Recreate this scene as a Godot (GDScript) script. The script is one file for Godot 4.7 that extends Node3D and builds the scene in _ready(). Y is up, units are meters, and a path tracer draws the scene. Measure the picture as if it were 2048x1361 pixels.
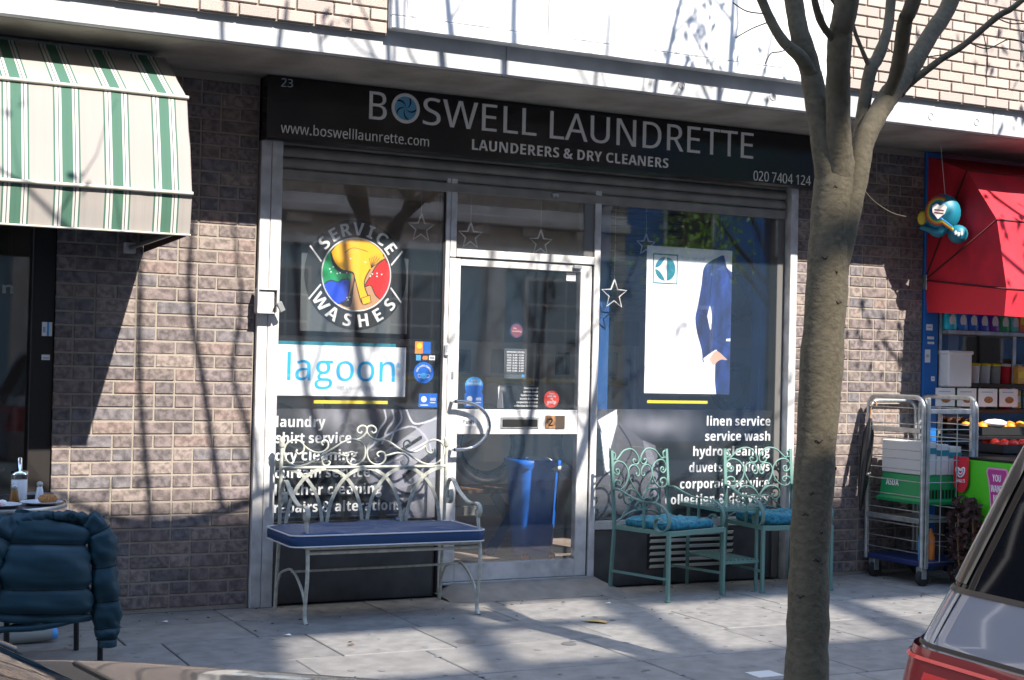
extends Node3D
# A laundrette front on a narrow street, seen from the opposite side. x runs along the shop fronts, y up, z towards the viewer; metres.

class MB:
	var v := PackedVector3Array()
	var n := PackedVector3Array()
	var t := PackedVector2Array()
	var xf := Transform3D()
	func vert(p: Vector3, nn: Vector3, uv: Vector2) -> void:
		v.append(xf * p); n.append((xf.basis * nn).normalized()); t.append(uv)
	func tri(a: Vector3, b: Vector3, c: Vector3, ua := Vector2.ZERO, ub := Vector2.ZERO, uc := Vector2.ZERO) -> void:
		var nn := (b - a).cross(c - a)
		if nn.length_squared() < 1e-18:
			return
		vert(a, nn, ua); vert(c, nn, uc); vert(b, nn, ub)
	func face(pts: Array, hint: Vector3, uvs := []) -> void:   # convex polygon facing hint
		var nn: Vector3 = (pts[1] - pts[0]).cross(pts[2] - pts[0])
		var flip := nn.dot(hint) < 0.0
		for i in range(1, pts.size() - 1):
			var a := 0
			var b := i
			var c := i + 1
			if flip:
				b = i + 1; c = i
			if uvs.size():
				tri(pts[a], pts[b], pts[c], uvs[a], uvs[b], uvs[c])
			else:
				tri(pts[a], pts[b], pts[c])
	func box(a: Vector3, b: Vector3, c := 0.0, no_back := false) -> void:
		var m := (a + b) * 0.5
		var h := (b - a).abs() * 0.5
		c = minf(c, minf(h.x, minf(h.y, h.z)) * 0.9)
		for ax in 3:
			for s in [-1.0, 1.0]:
				if no_back and ax == 2 and s < 0:
					continue
				var p := []
				for q in [[-1, -1], [1, -1], [1, 1], [-1, 1]]:
					var o := Vector3()
					o[ax] = s * h[ax]
					o[(ax + 1) % 3] = q[0] * (h[(ax + 1) % 3] - c)
					o[(ax + 2) % 3] = q[1] * (h[(ax + 2) % 3] - c)
					p.append(m + o)
				var hint := Vector3()
				hint[ax] = s
				face(p, hint)
		if c <= 0.0:
			return
		for k in 3:
			var i := (k + 1) % 3
			var j := (k + 2) % 3
			for si in [-1.0, 1.0]:
				for sj in [-1.0, 1.0]:
					if no_back and ((i == 2 and si < 0) or (j == 2 and sj < 0)):
						continue
					var p := []
					for e in [[0, -1.0], [0, 1.0], [1, 1.0], [1, -1.0]]:
						var o := Vector3()
						o[k] = e[1] * (h[k] - c)
						o[i] = si * (h[i] - (0.0 if e[0] == 0 else c))
						o[j] = sj * (h[j] - (c if e[0] == 0 else 0.0))
						p.append(m + o)
					var hint := Vector3()
					hint[i] = si; hint[j] = sj
					face(p, hint)
		for sx in [-1.0, 1.0]:
			for sy in [-1.0, 1.0]:
				for sz in [-1.0, 1.0]:
					if no_back and sz < 0:
						continue
					var s := Vector3(sx, sy, sz)
					face([m + Vector3(sx * h.x, sy * (h.y - c), sz * (h.z - c)), m + Vector3(sx * (h.x - c), sy * h.y, sz * (h.z - c)), m + Vector3(sx * (h.x - c), sy * (h.y - c), sz * h.z)], s)
	func grid(rows: Array, wrap := false, hint = null, uvs = null) -> void:   # rows of PackedVector3Array, smooth
		var h := rows.size()
		var w: int = rows[0].size()
		var nn := []
		for r in h:
			var e := PackedVector3Array(); e.resize(w); nn.append(e)
		var vol := 0.0
		var ws := w if wrap else w - 1
		var cen := Vector3()
		for r in h:
			for p in rows[r]:
				cen += p
		cen /= h * w
		for r in h - 1:
			for i in ws:
				var j := (i + 1) % w
				var fn: Vector3 = (rows[r][j] - rows[r][i]).cross(rows[r + 1][j] - rows[r][i]) + (rows[r + 1][j] - rows[r][i]).cross(rows[r + 1][i] - rows[r][i])
				nn[r][i] += fn; nn[r][j] += fn; nn[r + 1][i] += fn; nn[r + 1][j] += fn
				vol += fn.dot((rows[r][i] - cen) if hint == null else hint)
		var flip := vol < 0.0
		for r in h - 1:
			for i in ws:
				var j := (i + 1) % w
				var q := [[r, i], [r, j], [r + 1, j], [r + 1, i]]
				for tr in [[0, 1, 2], [0, 2, 3]]:
					var o: Array = [tr[0], tr[2], tr[1]] if not flip else tr
					var A: Vector3 = rows[q[o[0]][0]][q[o[0]][1]]
					var B: Vector3 = rows[q[o[1]][0]][q[o[1]][1]]
					var C: Vector3 = rows[q[o[2]][0]][q[o[2]][1]]
					if (B - A).cross(C - A).length_squared() < 1e-18:
						continue
					for k in o:
						var e: Vector3 = nn[q[k][0]][q[k][1]]
						vert(rows[q[k][0]][q[k][1]], -e if flip else e, uvs[q[k][0]][q[k][1]] if uvs != null else Vector2.ZERO)
	func tube(pts, r, seg := 6, cross = null, up = null, caps := true) -> void:   # r a number or an array; cross an optional section
		var m: int = pts.size()
		var rows := []
		var last := Vector3()
		for i in m:
			var d: Vector3 = (pts[mini(i + 1, m - 1)] - pts[maxi(i - 1, 0)]).normalized()
			var side: Vector3
			if up != null:
				side = (up as Vector3).cross(d).normalized()
			elif i == 0:
				side = d.cross(Vector3(0.13, 1, 0.37) if absf(d.y) < 0.9 else Vector3(1, 0.2, 0.1)).normalized()
			else:
				side = (last - d * last.dot(d)).normalized()
			last = side
			var u := d.cross(side)
			var rr: float = r[i] if r is Array or r is PackedFloat32Array else r
			var row := PackedVector3Array()
			if cross == null:
				for k in seg:
					var a := TAU * k / seg
					row.append(pts[i] + (side * cos(a) + u * sin(a)) * rr)
			else:
				for c in cross:
					row.append(pts[i] + side * c.x + u * c.y)
			rows.append(row)
		if cross != null:   # sharp section: one strip per side
			for k in cross.size():
				var strip := []
				for i in m:
					strip.append(PackedVector3Array([rows[i][k], rows[i][(k + 1) % cross.size()]]))
				var mid: Vector3 = pts[0]
				grid(strip, false, (strip[0][0] + strip[0][1]) * 0.5 - mid)
		else:
			grid(rows, true)
		if caps:
			for e in [0, m - 1]:
				var d: Vector3 = pts[0] - pts[1] if e == 0 else pts[m - 1] - pts[m - 2]
				var arr := []
				for q in rows[e]:
					arr.append(q)
				face(arr, d)
	func lathe(prof: Array, c: Vector3, seg := 16, bas := Basis()) -> void:   # prof of (radius, height)
		var rows := []
		for q in prof:
			var row := PackedVector3Array()
			for k in seg:
				var a := TAU * k / seg
				row.append(c + bas * Vector3(cos(a) * q.x, q.y, sin(a) * q.x))
			rows.append(row)
		grid(rows, true)
	func ball(c: Vector3, r: Vector3, seg := 12, bas := Basis()) -> void:
		var rows := []
		for i in seg / 2 + 1:
			var e := PI * i / (seg / 2)
			var row := PackedVector3Array()
			for k in seg:
				var a := TAU * k / seg
				row.append(c + bas * Vector3(r.x * sin(e) * cos(a), r.y * cos(e), r.z * sin(e) * sin(a)))
			rows.append(row)
		grid(rows, true)
	func poly(pts: PackedVector2Array, z: float, hint := Vector3(0, 0, 1), depth := 0.0) -> void:   # flat outline in x, y
		var idx := Geometry2D.triangulate_polygon(pts)
		for i in range(0, idx.size(), 3):
			face([Vector3(pts[idx[i]].x, pts[idx[i]].y, z), Vector3(pts[idx[i + 1]].x, pts[idx[i + 1]].y, z), Vector3(pts[idx[i + 2]].x, pts[idx[i + 2]].y, z)], hint)
		if depth > 0.0:
			var c := Vector2()
			for q in pts:
				c += q / pts.size()
			for i in pts.size():
				var a := pts[i]
				var b := pts[(i + 1) % pts.size()]
				var o := (b - a).orthogonal()
				if Geometry2D.is_point_in_polygon((a + b) * 0.5 + o.normalized() * 0.0005, pts):
					o = -o
				face([Vector3(a.x, a.y, z), Vector3(b.x, b.y, z), Vector3(b.x, b.y, z - depth), Vector3(a.x, a.y, z - depth)], Vector3(o.x, o.y, 0))
	func quad_uv(a: Vector3, b: Vector3, c: Vector3, d: Vector3, hint: Vector3) -> void:   # bottom-left, bottom-right, top-right, top-left
		face([a, b, c, d], hint, [Vector2(0, 1), Vector2(1, 1), Vector2(1, 0), Vector2(0, 0)])

const A := 0.27     # the sun moves a shadow this far left per metre towards the wall
const T := 1.05     # and this far down
var ORG := Vector3.ZERO
var rng := RandomNumberGenerator.new()
var used := {}
var M := {}
var FONT := {}
var CAP := {}

# ---------------------------------------------------------------- helpers
func numbered(parent: Node, called: String) -> String:
	var k := str(parent.get_instance_id()) + called
	var c: int = used.get(k, 0)
	used[k] = c + 1
	return called if c == 0 else "%s_%03d" % [called, c]

func tag(o: Node, label: String, cat := "", group := "", kind := "") -> void:
	if label: o.set_meta("label", label)
	if cat: o.set_meta("category", cat)
	if group: o.set_meta("group", group)
	if kind: o.set_meta("kind", kind)

func thing(called: String, label: String, cat: String, at := Vector3.ZERO, group := "", turn := 0.0) -> Node3D:
	var o := Node3D.new()
	o.name = numbered(self, called)
	add_child(o)
	o.position = at
	o.rotation.y = turn
	tag(o, label, cat, group)
	ORG = at if turn == 0.0 else Vector3.ZERO
	return o

func mesh_of(mb: MB) -> ArrayMesh:
	var arr := []
	arr.resize(Mesh.ARRAY_MAX)
	var vv := mb.v
	if ORG != Vector3.ZERO:
		for i in vv.size():
			vv[i] -= ORG
	arr[Mesh.ARRAY_VERTEX] = vv
	arr[Mesh.ARRAY_NORMAL] = mb.n
	arr[Mesh.ARRAY_TEX_UV] = mb.t
	var me := ArrayMesh.new()
	me.add_surface_from_arrays(Mesh.PRIMITIVE_TRIANGLES, arr)
	return me

func put(parent: Node, called: String, me: Mesh, m: Material, at := Vector3.ZERO, label := "") -> MeshInstance3D:
	var o := MeshInstance3D.new()
	o.name = numbered(parent, called)
	o.mesh = me
	o.set_surface_override_material(0, m)
	o.position = at
	parent.add_child(o)
	if label: o.set_meta("label", label)
	return o

func part(parent: Node, called: String, mb: MB, m: Material, label := "") -> MeshInstance3D:
	return put(parent, called, mesh_of(mb), m, Vector3.ZERO, label)

func solo(called: String, mb: MB, m: Material, label: String, cat: String, at: Vector3, group := "") -> MeshInstance3D:
	ORG = at
	var o := part(self, called, mb, m)
	o.position = at
	tag(o, label, cat, group)
	return o

func struct(called: String, mb: MB, m: Material) -> MeshInstance3D:
	ORG = Vector3.ZERO
	var o := part(self, called, mb, m)
	o.set_meta("kind", "structure")
	return o

func bx(parent: Node, called: String, a: Vector3, b: Vector3, m: Material, c := 0.0, label := "") -> MeshInstance3D:
	var mb := MB.new()
	mb.box(a, b, c)
	return part(parent, called, mb, m, label)

func lin(r: float, g: float, b: float, a := 1.0) -> Color:
	var c := Color(r, g, b).linear_to_srgb()
	c.a = a
	return c

func mat(key: String, c: Color, rough := 0.8, metal := 0.0, tex: Texture2D = null, scale := 1.0) -> StandardMaterial3D:
	var m := StandardMaterial3D.new()
	m.resource_name = key
	m.albedo_color = c
	m.roughness = rough
	m.metallic = metal
	if tex != null:
		m.albedo_texture = tex
		m.uv1_triplanar = true
		m.uv1_world_triplanar = true
		m.uv1_scale = Vector3.ONE * scale
	M[key] = m
	return m

func bump(m: StandardMaterial3D, tex: Texture2D, amount: float) -> void:
	m.normal_enabled = true
	m.normal_texture = tex
	m.normal_scale = amount

func glass_mat(key: String, c: Color, a: float) -> void:
	c.a = a
	var m := mat(key, c, 0.02)
	m.transparency = BaseMaterial3D.TRANSPARENCY_ALPHA

func noise_tex(freq: float, lo: float, hi: float, sd: int, size := 512, normal := false, oct := 4, strength := 4.0) -> NoiseTexture2D:
	var nz := FastNoiseLite.new()
	nz.seed = sd
	nz.frequency = freq
	nz.fractal_octaves = oct
	var tx := NoiseTexture2D.new()
	tx.width = size
	tx.height = size
	tx.seamless = true
	tx.noise = nz
	if normal:
		tx.as_normal_map = true
		tx.bump_strength = strength
	else:
		var g := Gradient.new()
		g.set_color(0, Color(lo, lo, lo))
		g.set_color(1, Color(hi, hi, hi))
		tx.color_ramp = g
	return tx

func font(bold: bool, nm := "Droid Sans") -> Font:
	var k := nm + str(bold)
	if not FONT.has(k):
		var f := SystemFont.new()
		f.font_names = PackedStringArray([nm])
		f.font_weight = 700 if bold else 400
		FONT[k] = f
	return FONT[k]

func tmesh(s: String, bold: bool) -> TextMesh:
	var tm := TextMesh.new()
	tm.font = font(bold)
	tm.text = s
	tm.font_size = 48
	tm.pixel_size = 0.01
	tm.depth = 0.05
	tm.curve_step = 1.5
	tm.horizontal_alignment = HORIZONTAL_ALIGNMENT_LEFT
	tm.vertical_alignment = VERTICAL_ALIGNMENT_CENTER
	return tm

func cap_of(bold: bool) -> Vector2:
	if not CAP.has(bold):
		var b := tmesh("H", bold).get_aabb()
		CAP[bold] = Vector2(b.position.y, b.size.y)
	return CAP[bold]

func lettering(parent: Node, called: String, s: String, x0: float, x1: float, yb: float, cap: float, z: float, m: Material, bold := false, bas := Basis(), depth := 0.002) -> MeshInstance3D:
	var tm := tmesh(s, bold)
	var b := tm.get_aabb()
	var h := cap_of(bold)
	var sy := cap / h.y
	var sx := sy if x1 <= x0 else (x1 - x0) / b.size.x
	var xf := Transform3D(bas.scaled_local(Vector3(sx, sy, depth / 0.05)), Vector3(x0, yb, z) - ORG)
	xf.origin += bas * Vector3(-b.position.x * sx, -h.x * sy, depth * 0.5)
	var st := SurfaceTool.new()
	st.begin(Mesh.PRIMITIVE_TRIANGLES)
	st.append_from(tm, 0, xf)
	return put(parent, called, st.commit(), m)

func arc_lettering(parent: Node, called: String, s: String, c: Vector2, r: float, a0: float, a1: float, cap: float, z: float, m: Material, below: bool) -> void:
	var st := SurfaceTool.new()
	st.begin(Mesh.PRIMITIVE_TRIANGLES)
	var h := cap_of(true)
	var k := cap / h.y
	for i in s.length():
		var tm := tmesh(s[i], true)
		var b := tm.get_aabb()
		var a := lerpf(a0, a1, i / float(s.length() - 1))
		var rot := Basis(Vector3(0, 0, 1), a + (PI * 0.5 if below else -PI * 0.5))
		var sc := Vector3(k * 1.12, k, 0.03)
		var at := Vector3(c.x + cos(a) * r, c.y + sin(a) * r, z) - ORG
		var off := Vector3(-(b.position.x + b.size.x * 0.5) * sc.x, -(h.x + h.y * 0.5) * k, 0)
		st.append_from(tm, 0, Transform3D(rot.scaled_local(sc), at + rot * off))
	put(parent, called, st.commit(), m)

func cat(p: Array, k := 6) -> Array:   # Catmull-Rom through the points
	var o := []
	for i in p.size() - 1:
		var a = p[maxi(i - 1, 0)]
		var b = p[i]
		var c = p[i + 1]
		var d = p[mini(i + 2, p.size() - 1)]
		for j in k:
			var t := j / float(k)
			o.append(0.5 * (2.0 * b + (c - a) * t + (2.0 * a - 5.0 * b + 4.0 * c - d) * t * t + (3.0 * b - a - 3.0 * c + d) * t * t * t))
	o.append(p[-1])
	return o

func v3(p: Array, z: float) -> Array:
	var o := []
	for q in p:
		o.append(Vector3(q.x, q.y, z))
	return o

func fill(im: Image, pts: PackedVector2Array, c: Color) -> void:   # points in 0..1, y down
	var w := im.get_width()
	var h := im.get_height()
	var lo := Vector2(1, 1)
	var hi := Vector2(0, 0)
	for p in pts:
		lo = lo.min(p); hi = hi.max(p)
	for y in range(maxi(0, int(lo.y * h)), mini(h, int(hi.y * h) + 1)):
		for x in range(maxi(0, int(lo.x * w)), mini(w, int(hi.x * w) + 1)):
			if Geometry2D.is_point_in_polygon(Vector2((x + 0.5) / w, (y + 0.5) / h), pts):
				im.set_pixel(x, y, im.get_pixel(x, y).lerp(Color(c.r, c.g, c.b), c.a))

func stroke(im: Image, pts: Array, wd: float, c: Color) -> void:
	var w := im.get_width()
	for i in pts.size() - 1:
		var n := int(pts[i].distance_to(pts[i + 1]) * w) + 1
		for k in n:
			var p: Vector2 = pts[i].lerp(pts[i + 1], k / float(n))
			im.fill_rect(Rect2i(int(p.x * w - wd * 0.5), int(p.y * im.get_height() - wd * 0.5), int(maxf(1, wd)), int(maxf(1, wd))), c)

func picture(key: String, im: Image, rough := 0.5) -> StandardMaterial3D:
	var m := StandardMaterial3D.new()
	m.resource_name = key
	m.albedo_texture = ImageTexture.create_from_image(im)
	m.roughness = rough
	M[key] = m
	return m

# ---------------------------------------------------------------- the scene
func _ready() -> void:
	rng.seed = 7
	camera_and_light()
	materials()
	ground()
	brick_walls()
	canopy_and_upper_wall()
	storeys_above()
	shop_front()
	shop_inside()
	opposite_side()
	shop_sign()
	shutter_and_box()
	posters()
	cafe()
	neighbour_shop()
	tree()
	garden_bench()
	chairs_and_table()
	cage_trolley()
	cafe_table()
	cars()
	litter()

func camera_and_light() -> void:
	var cam := Camera3D.new()
	cam.name = "camera"
	var yaw := deg_to_rad(26.3984)
	var pitch := deg_to_rad(0.9807)
	var roll := deg_to_rad(1.3283)
	var fw := Vector3(sin(yaw) * cos(pitch), sin(pitch), -cos(yaw) * cos(pitch))
	var r := Vector3(cos(yaw), 0, sin(yaw))
	var u := r.cross(fw)
	var r2 := r * cos(roll) + u * sin(roll)
	var u2 := -r * sin(roll) + u * cos(roll)
	cam.transform = Transform3D(Basis(r2, u2, -fw), Vector3(0, 1.432, 8.18))
	cam.fov = 26.32
	cam.near = 0.05
	cam.far = 500.0
	add_child(cam)
	cam.current = true
	var sun := DirectionalLight3D.new()
	sun.name = "sun"
	add_child(sun)
	sun.look_at_from_position(Vector3(A, T, 1.0) * 20.0, Vector3.ZERO)
	sun.light_energy = 1.6
	sun.light_color = Color(1.0, 0.968, 0.925)
	sun.light_angular_distance = 0.55
	sun.shadow_enabled = true
	var sky := Sky.new()
	var ps := ProceduralSkyMaterial.new()
	ps.sky_top_color = Color(0.52, 0.63, 0.80)
	ps.sky_horizon_color = Color(0.86, 0.88, 0.91)
	ps.ground_bottom_color = Color(0.25, 0.25, 0.26)
	ps.ground_horizon_color = Color(0.6, 0.62, 0.66)
	ps.sky_curve = 0.15
	ps.sky_energy_multiplier = 1.25
	sky.sky_material = ps
	var e := Environment.new()
	e.background_mode = Environment.BG_SKY
	e.sky = sky
	e.background_energy_multiplier = 1.0
	e.tonemap_mode = Environment.TONE_MAPPER_LINEAR
	e.tonemap_exposure = 2.35
	e.sdfgi_enabled = true
	e.ssao_enabled = true
	e.ssil_enabled = true
	var we := WorldEnvironment.new()
	we.name = "world"
	we.environment = e
	add_child(we)

func materials() -> void:
	var mott := noise_tex(0.02, 0.45, 1.2, 3)
	var brk := noise_tex(0.02, 0.62, 1.16, 51, 512, false, 6)
	M["t_brick"] = brk
	var pav := noise_tex(0.012, 0.86, 1.06, 33, 512, false, 5)
	M["t_pav"] = pav
	var fine := noise_tex(0.08, 0.72, 1.08, 5)
	var soft := noise_tex(0.006, 0.8, 1.05, 9)
	var grain := noise_tex(0.09, 0, 1, 11, 512, true, 4, 5.0)
	var lump := noise_tex(0.025, 0, 1, 12, 512, true, 3, 6.0)
	M["t_mott"] = mott; M["t_fine"] = fine; M["t_soft"] = soft; M["t_grain"] = grain; M["t_lump"] = lump
	var bricks := [[.150, .128, .122], [.132, .128, .134], [.170, .146, .132], [.182, .146, .130], [.205, .178, .158], [.118, .106, .106], [.158, .138, .138], [.140, .122, .114]]
	for i in bricks.size():
		var b: Array = bricks[i]
		bump(mat("brick%d" % i, lin(b[0] * 1.48, b[1] * 1.38, b[2] * 1.38), 0.85, 0.0, brk, 1.3 + 0.2 * i), grain, 0.2)
	var pale := [[.52, .43, .37], [.57, .48, .41], [.48, .40, .35], [.55, .45, .39]]
	for i in pale.size():
		var b: Array = pale[i]
		bump(mat("pale%d" % i, lin(b[0], b[1], b[2]), 0.85, 0.0, fine, 3.0 + 0.4 * i), grain, 0.6)
	bump(mat("mortar", lin(.40, .35, .29), 0.95, 0.0, fine, 4.0), grain, 0.8)
	bump(mat("dark_mortar", lin(.34, .295, .25), 0.95, 0.0, fine, 4.0), grain, 0.8)
	bump(mat("slab0", lin(.262, .248, .228), 0.85, 0.0, pav, 0.9), grain, 0.14)
	bump(mat("slab1", lin(.232, .221, .206), 0.85, 0.0, pav, 1.1), grain, 0.14)
	bump(mat("slab2", lin(.285, .27, .248), 0.85, 0.0, pav, 1.3), grain, 0.14)
	mat("joint", lin(.08, .075, .07), 0.95)
	bump(mat("asphalt", lin(.06, .06, .06), 0.9, 0.0, fine, 2.0), grain, 1.0)
	bump(mat("white_concrete", lin(.50, .51, .52), 0.85, 0.0, soft, 0.6), grain, 0.06)
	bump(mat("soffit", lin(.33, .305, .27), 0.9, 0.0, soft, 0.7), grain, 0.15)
	mat("white_paint", lin(.86, .86, .85), 0.5, 0.0, soft, 0.5)
	bump(mat("aluminium", lin(.62, .61, .60), 0.45, 0.0, soft, 1.7), grain, 0.05)
	mat("aluminium_dark", lin(.16, .155, .15), 0.4, 0.2)
	mat("gasket", lin(.012, .012, .012), 0.6)
	mat("riser", lin(.085, .085, .09), 0.45, 0.1, soft, 1.3)
	glass_mat("glass", lin(.14, .20, .26), 0.028)  # faint blue-grey tint put in as a haze over the dark panes
	glass_mat("acetate", lin(.5, .55, .55), 0.12)
	mat("sign_black", lin(.014, .012, .013), 0.14)
	mat("sign_silver", lin(.84, .79, .72), 0.6)
	mat("sign_blue", lin(.12, .38, .58), 0.4)
	mat("black", lin(.01, .01, .01), 0.5)
	mat("shutter", lin(.27, .25, .22), 0.5, 0.1, soft, 1.1)
	mat("white_print", lin(.80, .81, .82), 0.5)
	mat("paper", lin(.84, .85, .86), 0.6)
	mat("cyan_ink", lin(.02, .42, .78), 0.5)
	mat("grey_ink", lin(.42, .48, .52), 0.5)
	mat("teal_ink", lin(.01, .20, .27), 0.5)
	mat("yellow_ink", lin(.85, .68, .02), 0.5)
	mat("blue_card", lin(.01, .13, .55), 0.4)
	mat("navy", lin(.015, .03, .12), 0.5)
	mat("orange_card", lin(.85, .26, .05), 0.5)
	mat("red_card", lin(.75, .06, .04), 0.5)
	mat("pink_card", lin(.75, .45, .5), 0.5)
	mat("sky_card", lin(.08, .38, .8), 0.4)
	mat("wood", lin(.34, .17, .07), 0.6, 0.0, mott, 2.0)
	mat("chrome", lin(.75, .75, .75), 0.1, 1.0)
	mat("steel", lin(.55, .57, .57), 0.38, 0.75, soft, 3.0)
	mat("cream_metal", lin(.52, .53, .46), 0.45, 0.0, soft, 6.0)
	mat("green_metal", lin(.15, .29, .255), 0.55, 0.0, fine, 5.0)
	bump(mat("navy_fabric", lin(.005, .045, .14), 0.6), lump, 0.25)
	mat("piping", lin(.62, .62, .66), 0.7)
	bump(mat("turquoise_fabric", lin(.03, .25, .36), 0.85, 0.0, mott, 3.0), lump, 0.3)
	var jk := mat("teal_nylon", lin(.003, .040, .062), 0.6)
	bump(jk, lump, 0.35)
	mat("crease_shade", lin(.001, .010, .018), 0.8)  # near-black cord colour, painted shade for the jacket creases
	mat("rib_dark", lin(.09, .008, .012), 0.8)
	mat("bag_red", lin(.70, .02, .035), 0.75)
	mat("awning_red", lin(.62, .012, .03), 0.75, 0.0, soft, 1.0)
	M["awning_red"].backlight = Color(.9, .03, .05)
	mat("awning_brown", lin(.10, .055, .04), 0.8)
	mat("bar_cream", lin(.42, .40, .34), 0.7)
	mat("blue_post", lin(.012, .13, .42), 0.4)
	mat("cafe_dark", lin(.014, .011, .01), 0.5)
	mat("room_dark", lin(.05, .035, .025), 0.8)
	mat("laundry_wall", lin(.42, .33, .28), 0.8, 0.0, soft, 0.5)
	mat("laundry_ceiling", lin(.75, .75, .72), 0.8)
	mat("room_pale", lin(.36, .36, .33), 0.8)
	mat("room_floor", lin(.42, .34, .29), 0.5, 0.0, soft, 1.0)
	mat("machine_white", lin(.80, .80, .76), 0.4)
	mat("machine_grey", lin(.3, .32, .34), 0.4)
	mat("bin_blue", lin(.015, .17, .75), 0.4)
	mat("interior_blue", lin(.02, .09, .28), 0.5)
	mat("green_plastic", lin(.01, .27, .09), 0.4)
	mat("lime", lin(.09, .55, .02), 0.4)
	mat("magenta", lin(.48, .04, .24), 0.45)
	mat("orange_fruit", lin(.95, .33, .02), 0.5)
	mat("tomato", lin(.85, .04, .02), 0.3)
	mat("card_white", lin(.82, .78, .74), 0.7)
	mat("carton", lin(.6, .6, .6), 0.6)
	mat("brown_paper", lin(.16, .09, .05), 0.8)
	mat("dry_leaf", lin(.05, .02, .018), 0.8)
	mat("teal_balloon", lin(.006, .17, .25), 0.5)
	mat("rubber", lin(.02, .02, .02), 0.8)
	mat("car_black", lin(.006, .006, .008), 0.06)
	M["car_black"].clearcoat_enabled = true
	mat("car_white", lin(.27, .265, .28), 0.08)
	M["car_white"].clearcoat_enabled = true
	M["car_white"].clearcoat_roughness = 0.03
	mat("car_glass", lin(.008, .008, .01), 0.03)
	M["car_glass"].metallic_specular = 0.34
	var lens := mat("lamp_red", lin(.26, .004, .007), 0.04)
	lens.clearcoat_enabled = true
	mat("lamp_bright", lin(.80, .02, .02), 0.1)
	M["lamp_bright"].clearcoat_enabled = true
	mat("lamp_dark", lin(.09, .004, .006), 0.1)
	mat("trim_black", lin(.012, .012, .013), 0.35)
	mat("stock_brick", lin(.40, .33, .25), 0.9, 0.0, mott, 0.8)
	mat("blue_render", lin(.26, .45, .58), 0.7)
	mat("cream_render", lin(.74, .71, .63), 0.8, 0.0, soft, 0.6)
	mat("bread", lin(.55, .24, .07), 0.8, 0.0, mott, 9.0)
	mat("china", lin(.75, .76, .78), 0.2)
	mat("pepper", lin(.22, .10, .02), 0.4)
	mat("table_top", lin(.05, .05, .055), 0.25)
	var bark := mat("bark", lin(.118, .098, .062), 0.92, 0.0, noise_tex(0.02, 0.78, 1.12, 21, 512, false, 6), 2.0)
	bump(bark, noise_tex(0.03, 0, 1, 22, 512, true, 5, 8.0), 0.5)
	var leaf := mat("leaf", lin(.34, .62, .05), 0.5)
	leaf.backlight = Color(.85, 1.0, .35)
	leaf.cull_mode = BaseMaterial3D.CULL_DISABLED

func ground() -> void:
	var g := MB.new()
	g.box(Vector3(-200, -0.6, -200), Vector3(200, -0.2, 200))
	struct("ground", g, M.asphalt)
	var rd := MB.new()
	rd.box(Vector3(-60, -0.19, 3.36), Vector3(60, -0.12, 7.9))
	struct("road", rd, M.asphalt)
	var op := MB.new()
	op.box(Vector3(-60, -0.19, 7.9), Vector3(60, 0.0, 11.0))
	struct("opposite_pavement", op, M.slab1)
	var kb := MB.new()
	kb.box(Vector3(-60, -0.19, 3.205), Vector3(60, 0.002, 3.355), 0.015)
	struct("kerb", kb, M.slab0)
	var pv := MB.new()
	pv.box(Vector3(-60, -0.19, -0.1), Vector3(60, -0.008, 3.2))
	var pave := struct("pavement", pv, M.joint)
	var zs := [0.0, 0.40, 0.88, 1.48, 2.08, 2.68, 3.2]
	var fixed := [2.206, 2.206, 1.705, 2.88, 2.88, 1.9]
	for r in 6:
		var xs := [fixed[r]]
		var x: float = fixed[r]
		while x < 11.5:
			var w: float = [0.6, 0.75, 0.9][rng.randi() % 3]
			if r == 3 and x < 4.0:
				w = 0.888
			x += w
			xs.append(x)
		x = fixed[r]
		while x > -2.5:
			x -= [0.6, 0.675, 0.9][rng.randi() % 3]
			xs.push_front(x)
		for i in xs.size() - 1:
			var s := MB.new()
			var lift := rng.randf_range(-0.0015, 0.0015)
			s.box(Vector3(xs[i] + 0.004, -0.05, zs[r] + 0.004), Vector3(xs[i + 1] - 0.004, lift, zs[r + 1] - 0.004), 0.004)
			part(pave, "paving_slab", s, M["slab%d" % (rng.randi() % 3)])

var brick_cache := {}
func brick_mesh(l: float, h: float) -> ArrayMesh:
	var k := "%d_%d" % [roundi(l * 400), roundi(h * 1000)]
	if not brick_cache.has(k):
		var mb := MB.new()
		mb.box(Vector3(-l / 2, -h / 2, -0.05), Vector3(l / 2, h / 2, 0), 0.003, true)
		var keep := ORG
		ORG = Vector3.ZERO
		brick_cache[k] = mesh_of(mb)
		ORG = keep
	return brick_cache[k]

func lay(root: Node3D, x0: float, x1: float, y0: float, y1: float, zf: float, course: float, full: float, flemish: bool, pal: String, np: int) -> void:
	var row := 0
	var y := y0
	while y + course <= y1 + 0.001:
		var x := x1
		var long := row % 2 == 0
		var first := true
		while x > x0 + 0.02:
			var l := full - 0.01
			if flemish and not long:
				l = full * 0.5 - 0.01
			elif not flemish and first and row % 2 == 1:
				l = full * 0.5 - 0.01
			first = false
			if x - l < x0 + 0.05:
				l = x - x0
			var me := brick_mesh(roundf(l * 400) / 400.0, course - 0.01)
			var k := rng.randi() % np
			if pal == "brick" and k == 3 and rng.randf() < 0.6:
				k = 0
			var b := put(root, "brick", me, M[pal + str(k)], Vector3(x - l / 2, y + course / 2, zf + rng.randf_range(-0.002, 0.002)) - root.position)
			b.rotation.z = rng.randf_range(-0.003, 0.003)
			x -= l + 0.01
			if flemish:
				long = not long if rng.randf() < 0.85 else long
		y += course
		row += 1

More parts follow.
